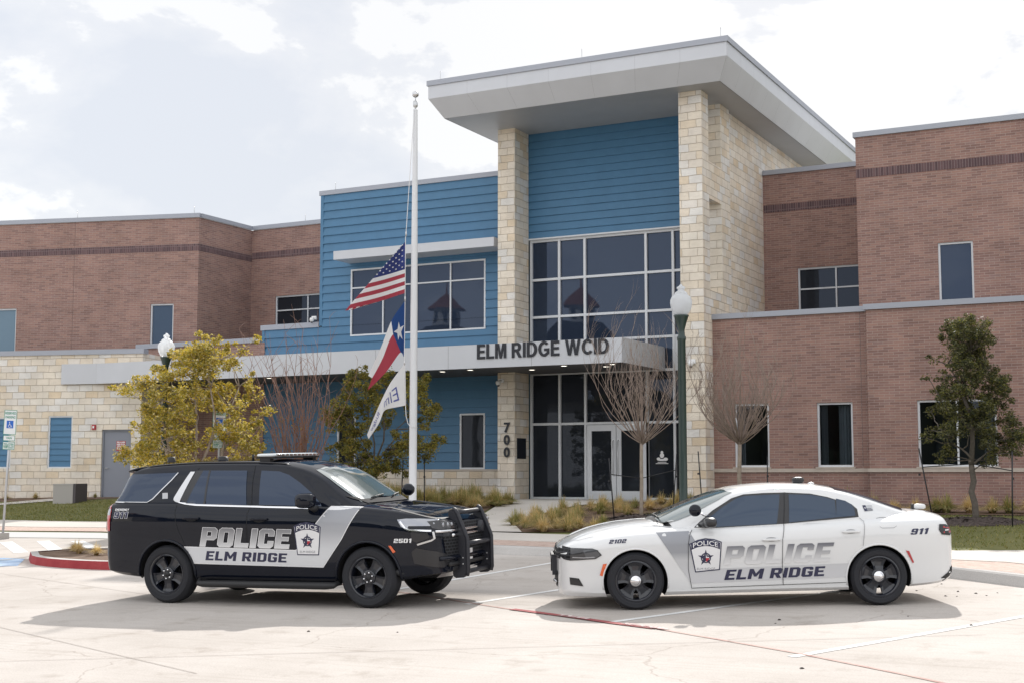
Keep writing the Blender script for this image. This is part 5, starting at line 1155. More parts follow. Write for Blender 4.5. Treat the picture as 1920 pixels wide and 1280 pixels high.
        sk.strip('daytime_lamp', [(2.44, .985), (2.455, .90), (2.42, .875), (2.25, .823)], s, .014, .022, 'brushed', root)
        sk.patch('bumper_inset', [(2.17, .99), (2.38, .975), (2.40, .91), (2.24, .85), (2.18, .88)], s, .008, 'trim_black', root, .04)
        sk.patch('bumper_intake', P['lowscoop'], s, .012, 'trim_black', root, .04)
        pts = [Vector((1.90 + .7 * k / 10, s * (.94 - .45 * (k / 10) ** 2.2), .47 - .03 * sin(pi * k / 10) + .03 * k / 10)) for k in range(11)]
        mb = MB(); mb.tube(pts, [.02] + [.045] * 9 + [.03], 10); mb.build('lower_trim', 'plastic_black', root)
    mb = MB()
    for k in range(8): 
        a, b = -.62 + 1.24 * k / 8, -.62 + 1.24 * (k + 1) / 8; f = lambda y: 2.60 - .22 * abs(y) ** 2
        mb.face([(f(a) - .16, a, .37), (f(b) - .16, b, .37), (f(b), b, .49), (f(a), a, .49)], 0, smooth=True)
    mb.build('skid_plate', 'brushed', root)
    # push bumper
    up = [(2.455, 1.205), (2.475, 1.238), (2.52, 1.252), (2.555, 1.238), (2.578, 1.20), (2.70, .91), (2.718, .86), (2.722, .44), (2.705, .39), (2.665, .362), (2.56, .355), (2.525, .375), (2.515, .41), (2.505, .87)]
    mb = MB(); mb.tube([(2.69, -.41, .80), (2.69, .41, .80)], .032, 14); pb = mb.build('push_bumper', 'powder_black', root)
    for y in (-.42, .42):
        pbm = MB(); t = .022; n_ = len(up)
        pbm.face([(a, y - t, b) for a, b in up]); pbm.face([(a, y + t, b) for a, b in reversed(up)])
        for i in range(n_):
            (a, b), (c2, d) = up[i], up[(i + 1) % n_]; pbm.face([(a, y - t, b), (a, y + t, b), (c2, y + t, d), (c2, y - t, d)])
        pbm.build('upright', 'powder_black', pb)
    for y in (-.42, .42):
        pts = [Vector((a, y, b)) for a, b in up[2:9]]; mb = MB(); mb.tube(pts, .030, 10); mb.build('upright_padding', 'powder_black', pb)
        for bx, bz in ((2.60, .62), (2.66, .62), (2.60, .54), (2.66, .54)):
            mb = MB(); q = Matrix.Translation((bx, y - .024, bz)) @ Matrix.Rotation(pi / 2, 4, 'X'); mb.lathe([(0, .005), (.008, .004), (.010, 0)], 10, 0, q); mb.build('bolt', 'steel', pb)
    for (x, z, r) in ((2.545, 1.205, .030), (2.66, .43, .030)):
        mb = MB(); mb.tube([(x, -.41, z), (x, .41, z)], r, 14); mb.build('cross_bar', 'powder_black', pb)
    mb = MB(); mb.lathe([(0, .05), (.05, .05), (.085, .03), (.09, -.03), (0, -.04)], 24, 0, Matrix.Translation((2.60, .30, .99)) @ Matrix.Rotation(pi / 2, 4, 'Y')); mb.build('siren_speaker', 'powder_black', pb)
    mb = MB(); mb.box((2.60, -.30, .56), (2.615, .0, .72)); lp = mb.build('number_plate', 'decal_white', root)
    vs, fs = textmesh('TEXAS', .05, .0); t_ = MB(); t_.indexed([(2.618, -.15 + v.x, .70 + v.y - .012) for v in vs], fs, 0, False); t_.build('lettering', 'decal_navy', lp)
    mb = MB(); mb.box((2.50, -.40, .60), (2.60, .40, .68)); mb.build('mounting_bracket', 'powder_black', pb)
    # roof furniture
    lb = MB(); V, F = blob((-.0, 0, 0), (.165, .70, .028), 4.5, 28, 10); lb.indexed([v + Vector((-.19, 0, 2.005)) for v in V], F); lbo = lb.build('light_bar', 'lightbar_lens', root, merge=True)
    mb = MB(); mb.box((-.33, -.64, 1.958), (-.05, .64, 1.982)); mb.build('light_bar_base', 'plastic_black', lbo)
    for y in (-.60, .60): mb = MB(); mb.box((-.27, y - .05, 1.87), (-.11, y + .05, 1.962)); mb.build('light_bar_foot', 'plastic_black', lbo)
    for y in [-.55 + .11 * k for k in range(11)]:
        mb = MB(); mb.box((-.040, y - .045, 1.992), (-.020, y + .045, 2.018)); mb.build('light_module', 'chrome', lbo)
    for s in (-1, 1):
        pts = []
        for k in range(26):
            h, n = sk.proj(-2.1 + 2.35 * k / 25, s * .685, 'top'); pts.append(h + n * (.008 if 0 < k < 25 else -.01))
        mb = MB(); mb.tube(pts, .012, 8); mb.build('roof_rail', 'trim_black', root)
    for (x, y, r, h_) in ((-1.95, -.30, .055, .075), (-1.18, -.15, .07, .05)): 
        mb = MB(); zr = 1.925 if x < -1.5 else 1.945; mb.lathe([(r * 1.15, 0), (r * 1.1, h_ * .3), (r, h_ * .5), (r * .9, h_), (r * .3, h_ * 1.1), (0, h_ * 1.1)], 20, 0, Matrix.Translation((x, y, zr))); mb.build('antenna_base', 'plastic_black', root)
    mb = MB(); mb.tube([(-.62, -.25, 1.93), (-.62, -.25, 2.02)], .018, 8); mb.build('antenna', 'plastic_black', root)
    sp_ = MB(); V, F = blob((-2.33, 0, 1.828), (.155, .70, .028), 4, 28, 10, Matrix.Rotation(-.22, 3, 'Y')); sp_.indexed(V, F); sp_.build('spoiler', 'paint_black', root, merge=True)
    mb = MB(); mb.lathe([(0, .10), (.05, .085), (.085, .04), (.09, -.02), (.06, -.07), (0, -.08)], 20, 0, Matrix.Translation((1.22, .96, 1.47)) @ Matrix.Rotation(pi / 2, 4, 'Y')); mb.build('spotlight', 'paint_black', root)
    for hx in (1.548, -1.548):
        for s in (-1, 1): wheel(root, hx, s * .875, .397, .397, .27, .262, s, 'suv')
    mb = MB(); mb.tube([(-1.548, -.8, .39), (-1.548, .8, .39)], .06, 10); mb.box((-2.2, -.5, .36), (2.3, .5, .42)); mb.build('chassis', 'well_black', root)
    return root
SUV = build_suv(); place_vehicle(SUV, (-11.605, 15.959, -.006), (.993, .114, .011), (-.114, .993, .025), (-.008, -.026, 1.0))
# ------------------------------------------------------------------ white sedan
mat('lens_reflection_grey', (.06, .063, .072), .12, coat=.8)
def build_sedan():
    root = thing('police_sedan', 'white police sedan with grey hood-side chevron, black steel wheels and blue lettering', 'police car')
    def sec(w, zb, zt, zs, rk=.27, ws=None, mid=None, fl=.90):
        ws = w * .885 if ws is None else ws; mid = (rk + zs) * .5 + .09 if mid is None else mid
        return [(0, zb), (w * fl, zb), (w * .955, zb + (rk - zb) * .5), (w * .965, rk + .03), (w * .978, (rk + mid) * .5), (w, mid), (w * .992, (mid + zs) * .5 + .02), (w * .965, zs - .055), (ws, zs), (ws * .82, zs + (zt - zs) * .55), (ws * .45, zt - .01), (0, zt)]
    K = [(-2.528, sec(.55, .50, .82, .78, .52)), (-2.515, sec(.70, .42, .90, .86, .46)), (-2.47, sec(.82, .33, 1.03, .97, .40)), (-2.40, sec(.87, .28, 1.115, 1.04, .36, .78)), (-2.30, sec(.90, .255, 1.135, 1.06, .32, .78)), (-2.05, sec(.935, .23, 1.15, 1.065, .29, .80)), (-1.7, sec(.95, .21, 1.15, 1.06, .28, .82)),
         (-1.2, sec(.95, .195, 1.08, 1.045, .27, .84)), (-.4, sec(.945, .19, 1.03, 1.01, .27, .845)), (.5, sec(.942, .18, 1.01, .985, .265, .845)), (.9, sec(.94, .175, 1.02, .975, .26, .84)), (1.2, sec(.938, .17, 1.075, .965, .26, .82)), (1.6, sec(.935, .165, 1.05, .945, .26, .80)), (2.0, sec(.91, .165, .975, .885, .26, .77)),
         (2.2, sec(.865, .17, .905, .83, .27, .74)), (2.33, sec(.80, .175, .845, .785, .28, .69)), (2.41, sec(.70, .185, .80, .755, .29, .61)), (2.455, sec(.55, .20, .765, .735, .30, .49)), (2.475, sec(.36, .25, .73, .71, .33, .32))]
    V, F = loft(K, (1, 2), .045, 4); body = mesh_obj('body', V, F, 'paint_white', root)
    cut(body, [cyl_y(hx, .345, .402, s * .58, s * 1.3, 56) for hx in (1.515, -1.528) for s in (-1, 1)], 'well_black')
    def gs(wb, zb, wr, zr, zc): return [(0, zb), (wb, zb), (wb * .985, zb + .05), ((wb + wr) / 2 + .03, (zb + zr) / 2 + .01), (wr + .018, zr - .045), (wr - .015, zr), (wr - .11, zr + (zc - zr) * .5), (wr * .45, zc - .010), (0, zc)]
    K = [(-2.16, gs(.76, .98, .66, 1.06, 1.10)), (-2.03, gs(.79, .97, .66, 1.085, 1.165)), (-1.8, gs(.82, .96, .66, 1.15, 1.25)), (-1.5, gs(.84, .95, .64, 1.255, 1.365)), (-1.2, gs(.85, .94, .635, 1.355, 1.445)), (-.8, gs(.852, .93, .635, 1.435, 1.505)), (-.3, gs(.852, .93, .64, 1.452, 1.522)), (.08, gs(.852, .92, .655, 1.405, 1.497)), (.3, gs(.852, .92, .67, 1.335, 1.45)), (.5, gs(.852, .92, .69, 1.24, 1.385)), (.78, gs(.85, .91, .735, 1.06, 1.285)), (1.0, gs(.82, .91, .74, .985, 1.195)), (1.2, gs(.76, .90, .66, .97, 1.11)), (1.32, gs(.70, .90, .6, .95, 1.055))]
    V, F = loft(K, (1,), .045, 5); cab = mesh_obj('cabin', V, F, 'paint_white', root)
    sk = Skin([body, cab]); P = CHP
    for s in (-1, 1):
        d1 = [(.79, .968), (.829, .911), (.852, .783), (.857, .495), (.823, .262), (-.318, .282), (-.314, .544), (-.324, .832), (-.368, 1.02), (.46, .984)]
        d2 = [(-.378, 1.02), (-.334, .832), (-.324, .544), (-.33, .283), (-1.06, .295), (-1.10, .40), (-1.17, .55), (-1.262, .66), (-1.33, .735), (-1.364, .983), (-1.360, 1.03), (-1.331, 1.072)]
        fd = sk.patch('door', d1, s, .002, 'paint_white', root, .045); rd = sk.patch('door', d2, s, .002, 'paint_white', root, .045)
        fr = sk.patch('window_frame', P['window_frame'], s, .005, 'trim_black', root, .05)
        sk.patch('window', P['front_glass'], s, .009, 'car_glass_light', fd, .05); sk.patch('window', P['rear_glass'], s, .009, 'car_glass_light', rd, .05); sk.patch('quarter_window', P['quarter_glass'], s, .009, 'car_glass_light', rd, .05)
        for k in ('seam_b', 'seam_front', 'seam_bottom', 'seam_rear'): sk.strip('seam', P[k], s, .0135 if k != 'seam_bottom' else .006, .006, 'seam_light' if k == 'seam_rear' else 'seam', body)
        sk.strip('seam', P['fuel'] + P['fuel'][:1], s, .004, .005, 'seam_light', body)
        for (hx, hz), dpar in ((P['handle_front'][0], fd), (P['handle_rear'][0], rd)):
            h, n = sk.proj(hx, hz, s); blob_obj('handle', h + n * .020, (.115, .018, .016), 'paint_white', dpar, 3.2); sk.patch('handle_recess', [(hx + .075 * cos(a), hz + .004 + .026 * sin(a)) for a in [2 * pi * k / 16 for k in range(16)]], s, .004, 'seam_light', dpar, .05)
        for hx in (1.515, -1.528):
            pts = []
            for k in range(25):
                a = radians(-12 + 204 * k / 24); h, n = sk.proj(hx + .411 * cos(a), .345 + .411 * sin(a), s); pts.append(h + n * .0)
            mb = MB(); mb.tube(pts, .012, 8); mb.build('arch_lip', 'paint_white', root)
        sk.patch('side_marker', [(a + .012, b) for a, b in P['amber']], s, .010, 'lens_amber', root, .04); sk.patch('side_marker', P['red'], s, .010, 'lens_red', root, .04)
        hd = sk.patch('headlight', P['head'], s, .010, 'lens_smoke', root, .04)
        sk.patch('painted_lens_reflection', [(2.16, .745), (2.05, .755), (1.99, .738), (1.95, .688), (2.01, .652), (2.12, .640)], s, .013, 'lens_reflection_grey', hd, .04); sk.strip('lamp_bar', [(2.29, .66), (2.15, .655), (2.02, .663)], s, .015, .012, 'lens_clear', hd)  # paler patch paints a lens reflection over part of the headlight
        sk.patch('fog_intake', P['fog'], s, .008, 'trim_black', root, .04)
        sk.strip('fog_trim', [(2.30, .385), (2.21, .37)], s, .011, .012, 'plastic_black', root)
        tl = [(-2.315, .985), (-2.40, .98), (-2.47, .95), (-2.49, .88), (-2.45, .845), (-2.335, .86), (-2.30, .92)]
        to = sk.patch('tail_light', tl, s, .010, 'trim_black', root, .04); sk.strip('tail_element', [(-2.36, .95), (-2.44, .935), (-2.455, .885), (-2.36, .885)], s, .013, .02, 'lens_red', to); sk.strip('tail_element', [(-2.38, .91), (-2.43, .912)], s, .014, .014, 'decal_white', to)
        mo = blob_obj('mirror', (.575, s * 1.00, 1.068), (.075, .11, .062), 'trim_black', root, 2.8, Matrix.Rotation(s * .1, 3, 'Z'))
        mb = MB(); mb.tube([(.66, s * .80, 1.03), (.64, s * .87, 1.035), (.60, s * .94, 1.05)], [.035, .03, .028], 10); mb.build('mirror_arm', 'trim_black', mo)
        sk.strip('rear_lip', [(-2.33, .30), (-2.42, .36), (-2.50, .45)], s, .006, .05, 'plastic_black', root)
    s = 1
    # spotlight on the near pillar
    so_ = blob_obj('spotlight', (.742, .86, 1.215), (.078, .070, .076), 'paint_black', root, 2.1); mb = MB(); mb.tube([(.70, .84, 1.19), (.62, .80, 1.15), (.56, .775, 1.14)], .014, 8); mb.build('spotlight_arm', 'chrome', so_)
    sk.patch('door_band', P['silver'], s, .0055, 'decal_chevron', root, .05)
    vehicle_text(sk, 'POLICE', P['police'], s, .0095, 'decal_fade_dark', root); vehicle_text(sk, 'ELM RIDGE', P['elm'], s, .0095, 'decal_navy', root); vehicle_text(sk, '911', P['n911'], s, .006, 'decal_navy', root); vehicle_text(sk, '2102', P['n2102'], s, .006, 'decal_navy', root)
    badge(sk, P['badge'], s, root, True)
    fl = sk.patch('flag_sticker', P['flag'], s, .004, 'decal_silver', root, .05); sk.patch('flag_canton', [(-1.413, 1.227), (-1.42, 1.156), (-1.460, 1.158), (-1.454, 1.228)], s, .006, 'decal_navy', fl, .05); sk.patch('flag_stripe', [(-1.462, 1.19), (-1.458, 1.158), (-1.536, 1.161), (-1.538, 1.192)], s, .006, 'decal_grey', fl, .05); sk.patch('flag_star', star(-1.437, 1.193, .013), s, .008, 'decal_white', fl, .05)
    # glass front and rear
    sk.patch('windscreen', [(-.66, 1.015), (-.6, 1.06), (-.3, 1.105), (0, 1.115), (.3, 1.105), (.6, 1.06), (.66, 1.015), (.655, 1.15), (.615, 1.33), (.55, 1.42), (.3, 1.445), (0, 1.452), (-.3, 1.445), (-.55, 1.42), (-.615, 1.33), (-.655, 1.15)], 'front', .005, 'windscreen', root, .05)
    sk.patch('rear_window', [(-1.10, -.50), (-1.10, .50), (-1.95, .56), (-2.02, 0), (-1.95, -.56)], 'top', .005, 'car_glass', root, .06)
    sk.patch('cowl', [(1.10, -.68), (1.22, -.5), (1.28, 0), (1.22, .5), (1.10, .68), (1.02, .70), (1.17, .45), (1.22, 0), (1.17, -.45), (1.02, -.70)], 'top', .004, 'plastic_black', root, .05)
    for yy in (-.1, .5):
        h0, n0 = sk.proj(yy, 1.085, 'front'); h1, n1 = sk.proj(yy - .52, 1.12, 'front'); mb = MB(); mb.tube([h0 + n0 * .03, (h0 + h1) / 2 + n0 * .035, h1 + n1 * .02], .008, 6); mb.build('wiper', 'plastic_black', root)
    # hood outline and creases
    for s in (-1, 1):
        pts = []
        for k in range(14):
            x = 1.15 + 1.18 * k / 13; h, n = sk.proj(x, s * (.56 - .13 * k / 13), 'top'); pts.append(h - n * .010)
        mb = MB(); mb.tube(pts, [.005] + [.020] * 12 + [.005], 8); mb.build('hood_crease', 'paint_white', body)
    sk.strip('seam', [(2.02, .72), (2.20, .66), (2.31, .50), (2.36, .25), (2.37, 0), (2.36, -.25), (2.31, -.50), (2.20, -.66), (2.02, -.72)], 'top', .003, .006, 'seam_light', body)
    sk.patch('grille', [(-.62, .63), (.62, .63), (.66, .70), (.60, .745), (-.60, .745), (-.66, .70)], 'front', .008, 'grille_mesh', root, .05)
    sk.patch('grille', P['grille'], 1, .009, 'grille_mesh', root, .04); sk.patch('grille', P['grille'], -1, .009, 'grille_mesh', root, .04)
    sk.patch('lower_grille', [(-.40, .26), (.40, .26), (.44, .46), (-.44, .46)], 'front', .008, 'grille_mesh', root, .05)
    mb = MB()
    for z in (.655, .70): 
        pts = []
        for k in range(21):
            y = -.62 + 1.24 * k / 20; h, n = sk.proj(y, z, 'front'); pts.append(h + n * .010)
        mb.tube(pts, .009, 6)
    mb.build('grille_bar', 'trim_black', root)
    mb = MB(); mb.box((2.478, -.30, .44), (2.495, .30, .62)); mb.box((2.47, -.33, .40), (2.535, -.27, .66)); mb.box((2.47, .27, .40), (2.535, .33, .66)); mb.box((2.505, -.32, .60), (2.54, .32, .66)); pb = mb.build('push_plate', 'powder_black', root)
    mb = MB(); mb.box((2.498, -.16, .44), (2.506, .16, .60)); mb.build('number_plate', 'decal_white', root)
    mb = MB(); mb.tube([(2.47, -.27, .30), (2.50, 0, .30), (2.47, .27, .30)], .02, 10); mb.build('tow_bar', 'brushed', root)
    # roof and boot antennas
    o = blob_obj('roof_antenna', (-.745, 0, 1.545), (.078, .05, .04), 'trim_black', root, 3.4); o = blob_obj('roof_antenna', (-.905, .05, 1.50), (.045, .04, .018), 'paint_white', root, 2.2)
    mb = MB(); V, F = blob((0, 0, 0), (.085, .05, .036), 3, 20, 10); mb.indexed([v + Vector((-2.335, 0, 1.170)) for v in V], F); mb.build('boot_antenna', 'paint_white', root, merge=True)
    mb = MB(); mb.box((-2.262, -.03, 1.13), (-2.232, .03, 1.205)); mb.build('boot_antenna', 'trim_black', root)
    for hx in (1.515, -1.528):
        for s in (-1, 1): wheel(root, hx, s * .835, .356, .356, .235, .245, s, 'sedan')
    mb = MB(); mb.tube([(-1.528, -.75, .34), (-1.528, .75, .34)], .05, 10); mb.box((-2.1, -.5, .22), (2.2, .5, .30)); mb.build('chassis', 'well_black', root)
    return root
SEDAN = build_sedan(); place_vehicle(SEDAN, (-5.669, 17.592, .083), (-.886, -.463, -.019), (.464, -.886, -.02), (-.008, -.026, 1.0))
# ------------------------------------------------------------------ vegetation
def leafmat(name, col, tr=.35, rough=.55):
    m = bpy.data.materials.new(name); m.use_nodes = True; t = m.node_tree; t.nodes.clear(); o = t.nodes.new('ShaderNodeOutputMaterial')
    d = t.nodes.new('ShaderNodeBsdfPrincipled'); d.inputs['Roughness'].default_value = rough; q = t.nodes.new('ShaderNodeBsdfTranslucent'); x = t.nodes.new('ShaderNodeMixShader'); x.inputs[0].default_value = tr
    d.inputs['Base Color'].default_value = (*col, 1); sock(d, 'Specular IOR Level').default_value = .35
    q.inputs[0].default_value = (col[0] * 1.25, col[1] * 1.2, col[2] * .8, 1); t.links.new(d.outputs[0], x.inputs[1]); t.links.new(q.outputs[0], x.inputs[2]); t.links.new(x.outputs[0], o.inputs[0]); MATS[name] = m; return m
leafmat('leaf_yellow', (.52, .39, .065), .45); leafmat('leaf_yellow_green', (.36, .31, .060), .45); leafmat('leaf_olive', (.18, .175, .045)); leafmat('leaf_pale', (.62, .54, .27), .4)
leafmat('leaf_green', (.125, .130, .042)); leafmat('leaf_dark', (.050, .064, .028)); leafmat('leaf_gold', (.27, .20, .050)); leafmat('leaf_oak', (.095, .100, .055)); leafmat('leaf_oak_light', (.175, .168, .088)); leafmat('leaf_rust', (.24, .09, .045))
leafmat('grass_straw', (.66, .52, .30), .4, .7); leafmat('grass_tan', (.52, .40, .21), .4, .7); leafmat('grass_green', (.27, .275, .10), .35, .7); leafmat('turf', (.170, .180, .052), .3, .7); leafmat('turf_dry', (.29, .26, .105), .3, .7)
mat('bark_grey', (.115, .098, .082), .9, noise=.25, nscale=14, bump=.6, bscale=22); mat('bark_pale', (.33, .27, .22), .85, noise=.2, nscale=12, bump=.4); mat('twig', (.29, .225, .19), .85, noise=.2, nscale=8); mat('twig_red', (.25, .145, .11), .85, noise=.25, nscale=6); mat('stake_metal', (.022, .022, .026), .6); mat('lamp_green', (.012, .032, .028), .4, coat=.3)
def leaves(mb, rng, c, n, rad, size, nm, bias=0, flat_=.8):
    for _ in range(n):
        while True:
            q = Vector((rng.uniform(-1, 1), rng.uniform(-1, 1), rng.uniform(-1, 1)))
            if q.length <= 1: break
        p = c + Vector((q.x * rad[0], q.y * rad[1], q.z * rad[2])); s = size * rng.uniform(.6, 1.3)
        a = Vector((rng.gauss(0, 1), rng.gauss(0, 1), rng.gauss(0, .7))).normalized(); b = a.orthogonal().normalized(); b = (b * cos(rng.uniform(0, 6)) + a.cross(b) * sin(rng.uniform(0, 6))).normalized()
        mb.face([p - a * s * .5, p + b * s * .24 - a * s * .02, p + a * s * .5, p - b * s * .24 + a * s * .02], min(nm - 1, max(0, int(rng.random() * nm + bias * rng.random()))))
def limb(mb, rng, p, q, r0, r1, wob=.06, seg=6, n=6):
    pts = []; d = q - p; L = d.length
    for k in range(n + 1):
        t = k / n; o = Vector((rng.gauss(0, 1), rng.gauss(0, 1), rng.gauss(0, .5))) * wob * L * sin(pi * t) * .5; pts.append(p + d * t + o)
    mb.tube(pts, [r0 + (r1 - r0) * k / n for k in range(n + 1)], seg); return pts
def leafy_tree(name, label, base, stems, clumps, leaf_mats, bark, lsize, density, seed, twigs=3, group=None, cat='tree'):
    rng = random.Random(seed); root = thing(name, label, cat, base, 0, group); tr = MB(); cr_ = MB()
    tips = []
    for (p0, p1, r0, r1) in stems: tips += limb(tr, rng, Vector(p0), Vector(p1), r0, r1, .05, 8, 6)[2:]
    for (cx_, cy, cz, rx, ry, rz) in clumps:
        c = Vector((cx_, cy, cz)); near = min(tips, key=lambda t: (t - c).length + (.6 if t.z > c.z else 0)); limb(tr, rng, near, c, .016, .006, .10, 5, 5)
        for k in range(twigs):
            e = c + Vector((rng.uniform(-1, 1) * rx, rng.uniform(-1, 1) * ry, rng.uniform(-.6, 1) * rz)); limb(tr, rng, c, e, .006, .002, .1, 4, 3)
            leaves(cr_, rng, e, int(density * 1.25 * rx * rz * 14), (rx * .42, ry * .42, rz * .42), lsize, len(leaf_mats), rng.uniform(-1, 1))
        leaves(cr_, rng, c, int(density * 2.0 * rx * rz * 14), (rx, ry, rz), lsize, len(leaf_mats), rng.uniform(-1.2, 1.2))
    tr.build('trunk', bark, root); cr_.build('crown', leaf_mats, root); return root
def crown_clumps(seed, n, prof, ry, size):                # prof(u in -1..1 across, v 0..1 up) -> inside?, list of (x, z)
    rng = random.Random(seed); o = []; tries = 0
    while len(o) < n and tries < 4000:
        tries += 1; v = rng.random(); z0, z1, hw, x0 = prof(v); x = x0 + rng.uniform(-1, 1) * hw; s = size * rng.uniform(.6, 1.35)
        o.append((x, rng.uniform(-1, 1) * ry * .8, z0 + (z1 - z0) * v, s, s, s * .9))
    return o
RX = Vector((cos(radians(27.4)), sin(radians(27.4)), 0)); RD = Vector((-sin(radians(27.4)), cos(radians(27.4)), 0))
def turn(cl): return [((RX * c[0] + RD * c[1]).x, (RX * c[0] + RD * c[1]).y, c[2], c[3], c[4], c[5]) for c in cl]
# yellowing multi-stem tree
def prof1(v):
    hw = 1.55 * (1 - abs(v - .42) ** 2.0 * 1.6) if v < .8 else .75 * (1 - (v - .8) * 2.2); return (1.05, 4.55, max(.35, hw), .05)
bx, by = -21.95, 25.75; bz = G(bx, by)
cl = turn(crown_clumps(4, 100, prof1, 1.3, .22) + [(.62, 0, 4.35, .16, .16, .3), (1.15, .1, 4.35, .22, .2, .16), (1.42, .1, 4.62, .16, .16, .12), (.9, 0, 4.0, .3, .2, .2), (-1.7, 0, 3.4, .3, .3, .16), (1.75, .1, 2.9, .25, .2, .15), (-1.3, 0, 1.7, .3, .3, .2), (1.3, 0, 1.6, .3, .3, .2)] + [(-.80 + .1 * (k % 2), -1.0, 1.5 + .42 * k, .3, .25, .24) for k in range(6)] + [(-.2 + .16 * (k % 2), -1.0, 1.6 + .42 * k, .28, .25, .22) for k in range(5)])
st = [((0, 0, -.05), ((RX * a + RD * b).x, (RX * a + RD * b).y, z), .05, .012) for a, b, z in ((-1.0, .2, 3.0), (-.5, -.3, 3.6), (0, .1, 3.8), (.6, -.2, 4.1), (1.0, .3, 3.5), (-.9, .5, 2.2), (.8, .4, 2.4))]
leafy_tree('yellowing_tree', 'yellow-green leafy multi-stem tree growing behind the black police vehicle', (bx, by, bz), st, cl, ['leaf_yellow', 'leaf_yellow', 'leaf_yellow_green', 'leaf_olive', 'leaf_yellow_green', 'leaf_pale'], 'bark_pale', .072, 84, 4)
# small green tree behind the flagpole
def prof3(v): return (1.1, 3.85, 1.45 * sqrt(max(0, 1 - (abs(v - .40) / .62) ** 2)), .12)
p3 = (-20.3, 31.2); z3 = G(*p3)
cl = turn(crown_clumps(9, 90, prof3, 1.1, .23) + [(1.5, 0, 2.7, .25, .2, .14), (-1.3, 0, 2.5, .25, .2, .15), (.2, 0, 3.85, .25, .2, .2)])
leafy_tree('green_tree', 'small round green and gold tree behind the flagpole against the blue wall', (*p3, z3), [((0, 0, -.05), (0, 0, 1.35), .055, .045)] + [((0, 0, 1.2), ((RX * a).x, (RX * a).y, z), .03, .010) for a, z in ((-.8, 2.6), (-.3, 3.2), (.3, 3.3), (.9, 2.7))], cl, ['leaf_green', 'leaf_olive', 'leaf_gold', 'leaf_olive', 'leaf_yellow_green'], 'bark_grey', .072, 92, 5)
# young live oak on the right
def profo(v): return (1.25, 4.2, (1.0 * (1 - v) ** .85 + .14) * (1 if v > .08 else .7), -.05 + .12 * (1 - v))
po = (-4.73, 30.25); zo = G(*po)
cl = turn(crown_clumps(15, 120, profo, .8, .19) + [(.78, 0, 1.75, .2, .16, .16), (.7, .1, 2.1, .2, .16, .16), (.6, 0, 1.5, .2, .16, .14), (.96, 0, 1.9, .14, .12, .1), (-.9, 0, 3.05, .12, .1, .08), (-.72, 0, 3.4, .16, .1, .1), (.62, 0, 2.95, .2, .2, .2), (-.95, 0, 1.75, .2, .2, .12), (.05, 0, 4.25, .12, .12, .12), (-.3, 0, 3.95, .15, .1, .12)])
leafy_tree('young_oak', 'dark green young oak staked in a mulch ring at the right of the lawn', (*po, zo), [((.02, 0, -.05), (-.03, .02, 1.3), .072, .056), ((-.03, .02, 1.2), (-.05, 0, 4.0), .06, .010)] + [((0, 0, z), ((RX * a).x, (RX * a).y, z + .7), .028, .008) for a, z in ((-.7, 1.3), (.8, 1.2), (-.6, 1.9), (.6, 2.0), (-.45, 2.6), (.4, 2.6))], cl, ['leaf_oak', 'leaf_dark', 'leaf_oak_light', 'leaf_olive'], 'bark_grey', .052, 135, 8)
# bare trees: a clean stem with a brush of upswept shoots
def bare_tree(label, base, trunk_h, H, spread, n, seed, rs=1.):
    rng = random.Random(seed); root = thing('bare_tree', label, 'tree', base, 0, 'leafless trees by the building'); mb = MB(); cr_ = MB()
    top = Vector((.02, 0, trunk_h)); limb(mb, rng, Vector((0, 0, -.05)), top, .045 * rs, .036 * rs, .012, 8, 6)
    def shoot(p, d, L, r, depth, p0=Vector((0, 0, 0))):
        pts = [p]; n_ = 7; q = p.copy(); dd = d.normalized()
        for k in range(n_):
            dd = (dd + Vector((rng.gauss(0, .085), rng.gauss(0, .085), .34 * (1 - dd.z) * (1 if k < 4 else .4) + rng.gauss(0, .03))) - Vector((p0.x, p0.y, 0)) * 0 - Vector((q.x, q.y, 0)) * (.16 if k > 2 else 0)).normalized(); q = q + dd * L / n_; pts.append(q.copy())
        cr_.tube(pts, [r * (1 - .85 * k / n_) for k in range(n_ + 1)], 5, caps=False)
        if depth:
            for _ in range(rng.randint(2, 5)):
                k = rng.randint(2, n_ - 1); a = rng.uniform(0, 2 * pi); side = Vector((cos(a), sin(a), .6)); shoot(pts[k], dd * .8 + side * .42, L * rng.uniform(.25, .5), r * .5, depth - 1)
    for k in range(n):
        a = rng.uniform(0, 2 * pi); e = rng.random() ** .7 * spread; L = (H - trunk_h) * rng.uniform(.55, 1.0) * (1 - .22 * e); d = Vector((cos(a) * e, sin(a) * e, 1.0 - .62 * e)); shoot(top + Vector((cos(a), sin(a), 0)) * .02 - Vector((0, 0, rng.uniform(0, .12))), d, L, .0115 * rs, 2)
    mb.build('trunk', 'bark_pale', root); cr_.build('crown', 'twig', root); return root
bare_tree('leafless vase-shaped tree in front of the entrance doors', (-12.24, 30.23, G(-12.24, 30.23)), 1.85, 5.3, .98, 40, 21, 1.1)
bare_tree('leafless vase-shaped tree before the first narrow window right of the stone pier', (-10.6, 32.6, G(-10.6, 32.6)), 1.75, 5.0, 1.3, 62, 33, 1.35)
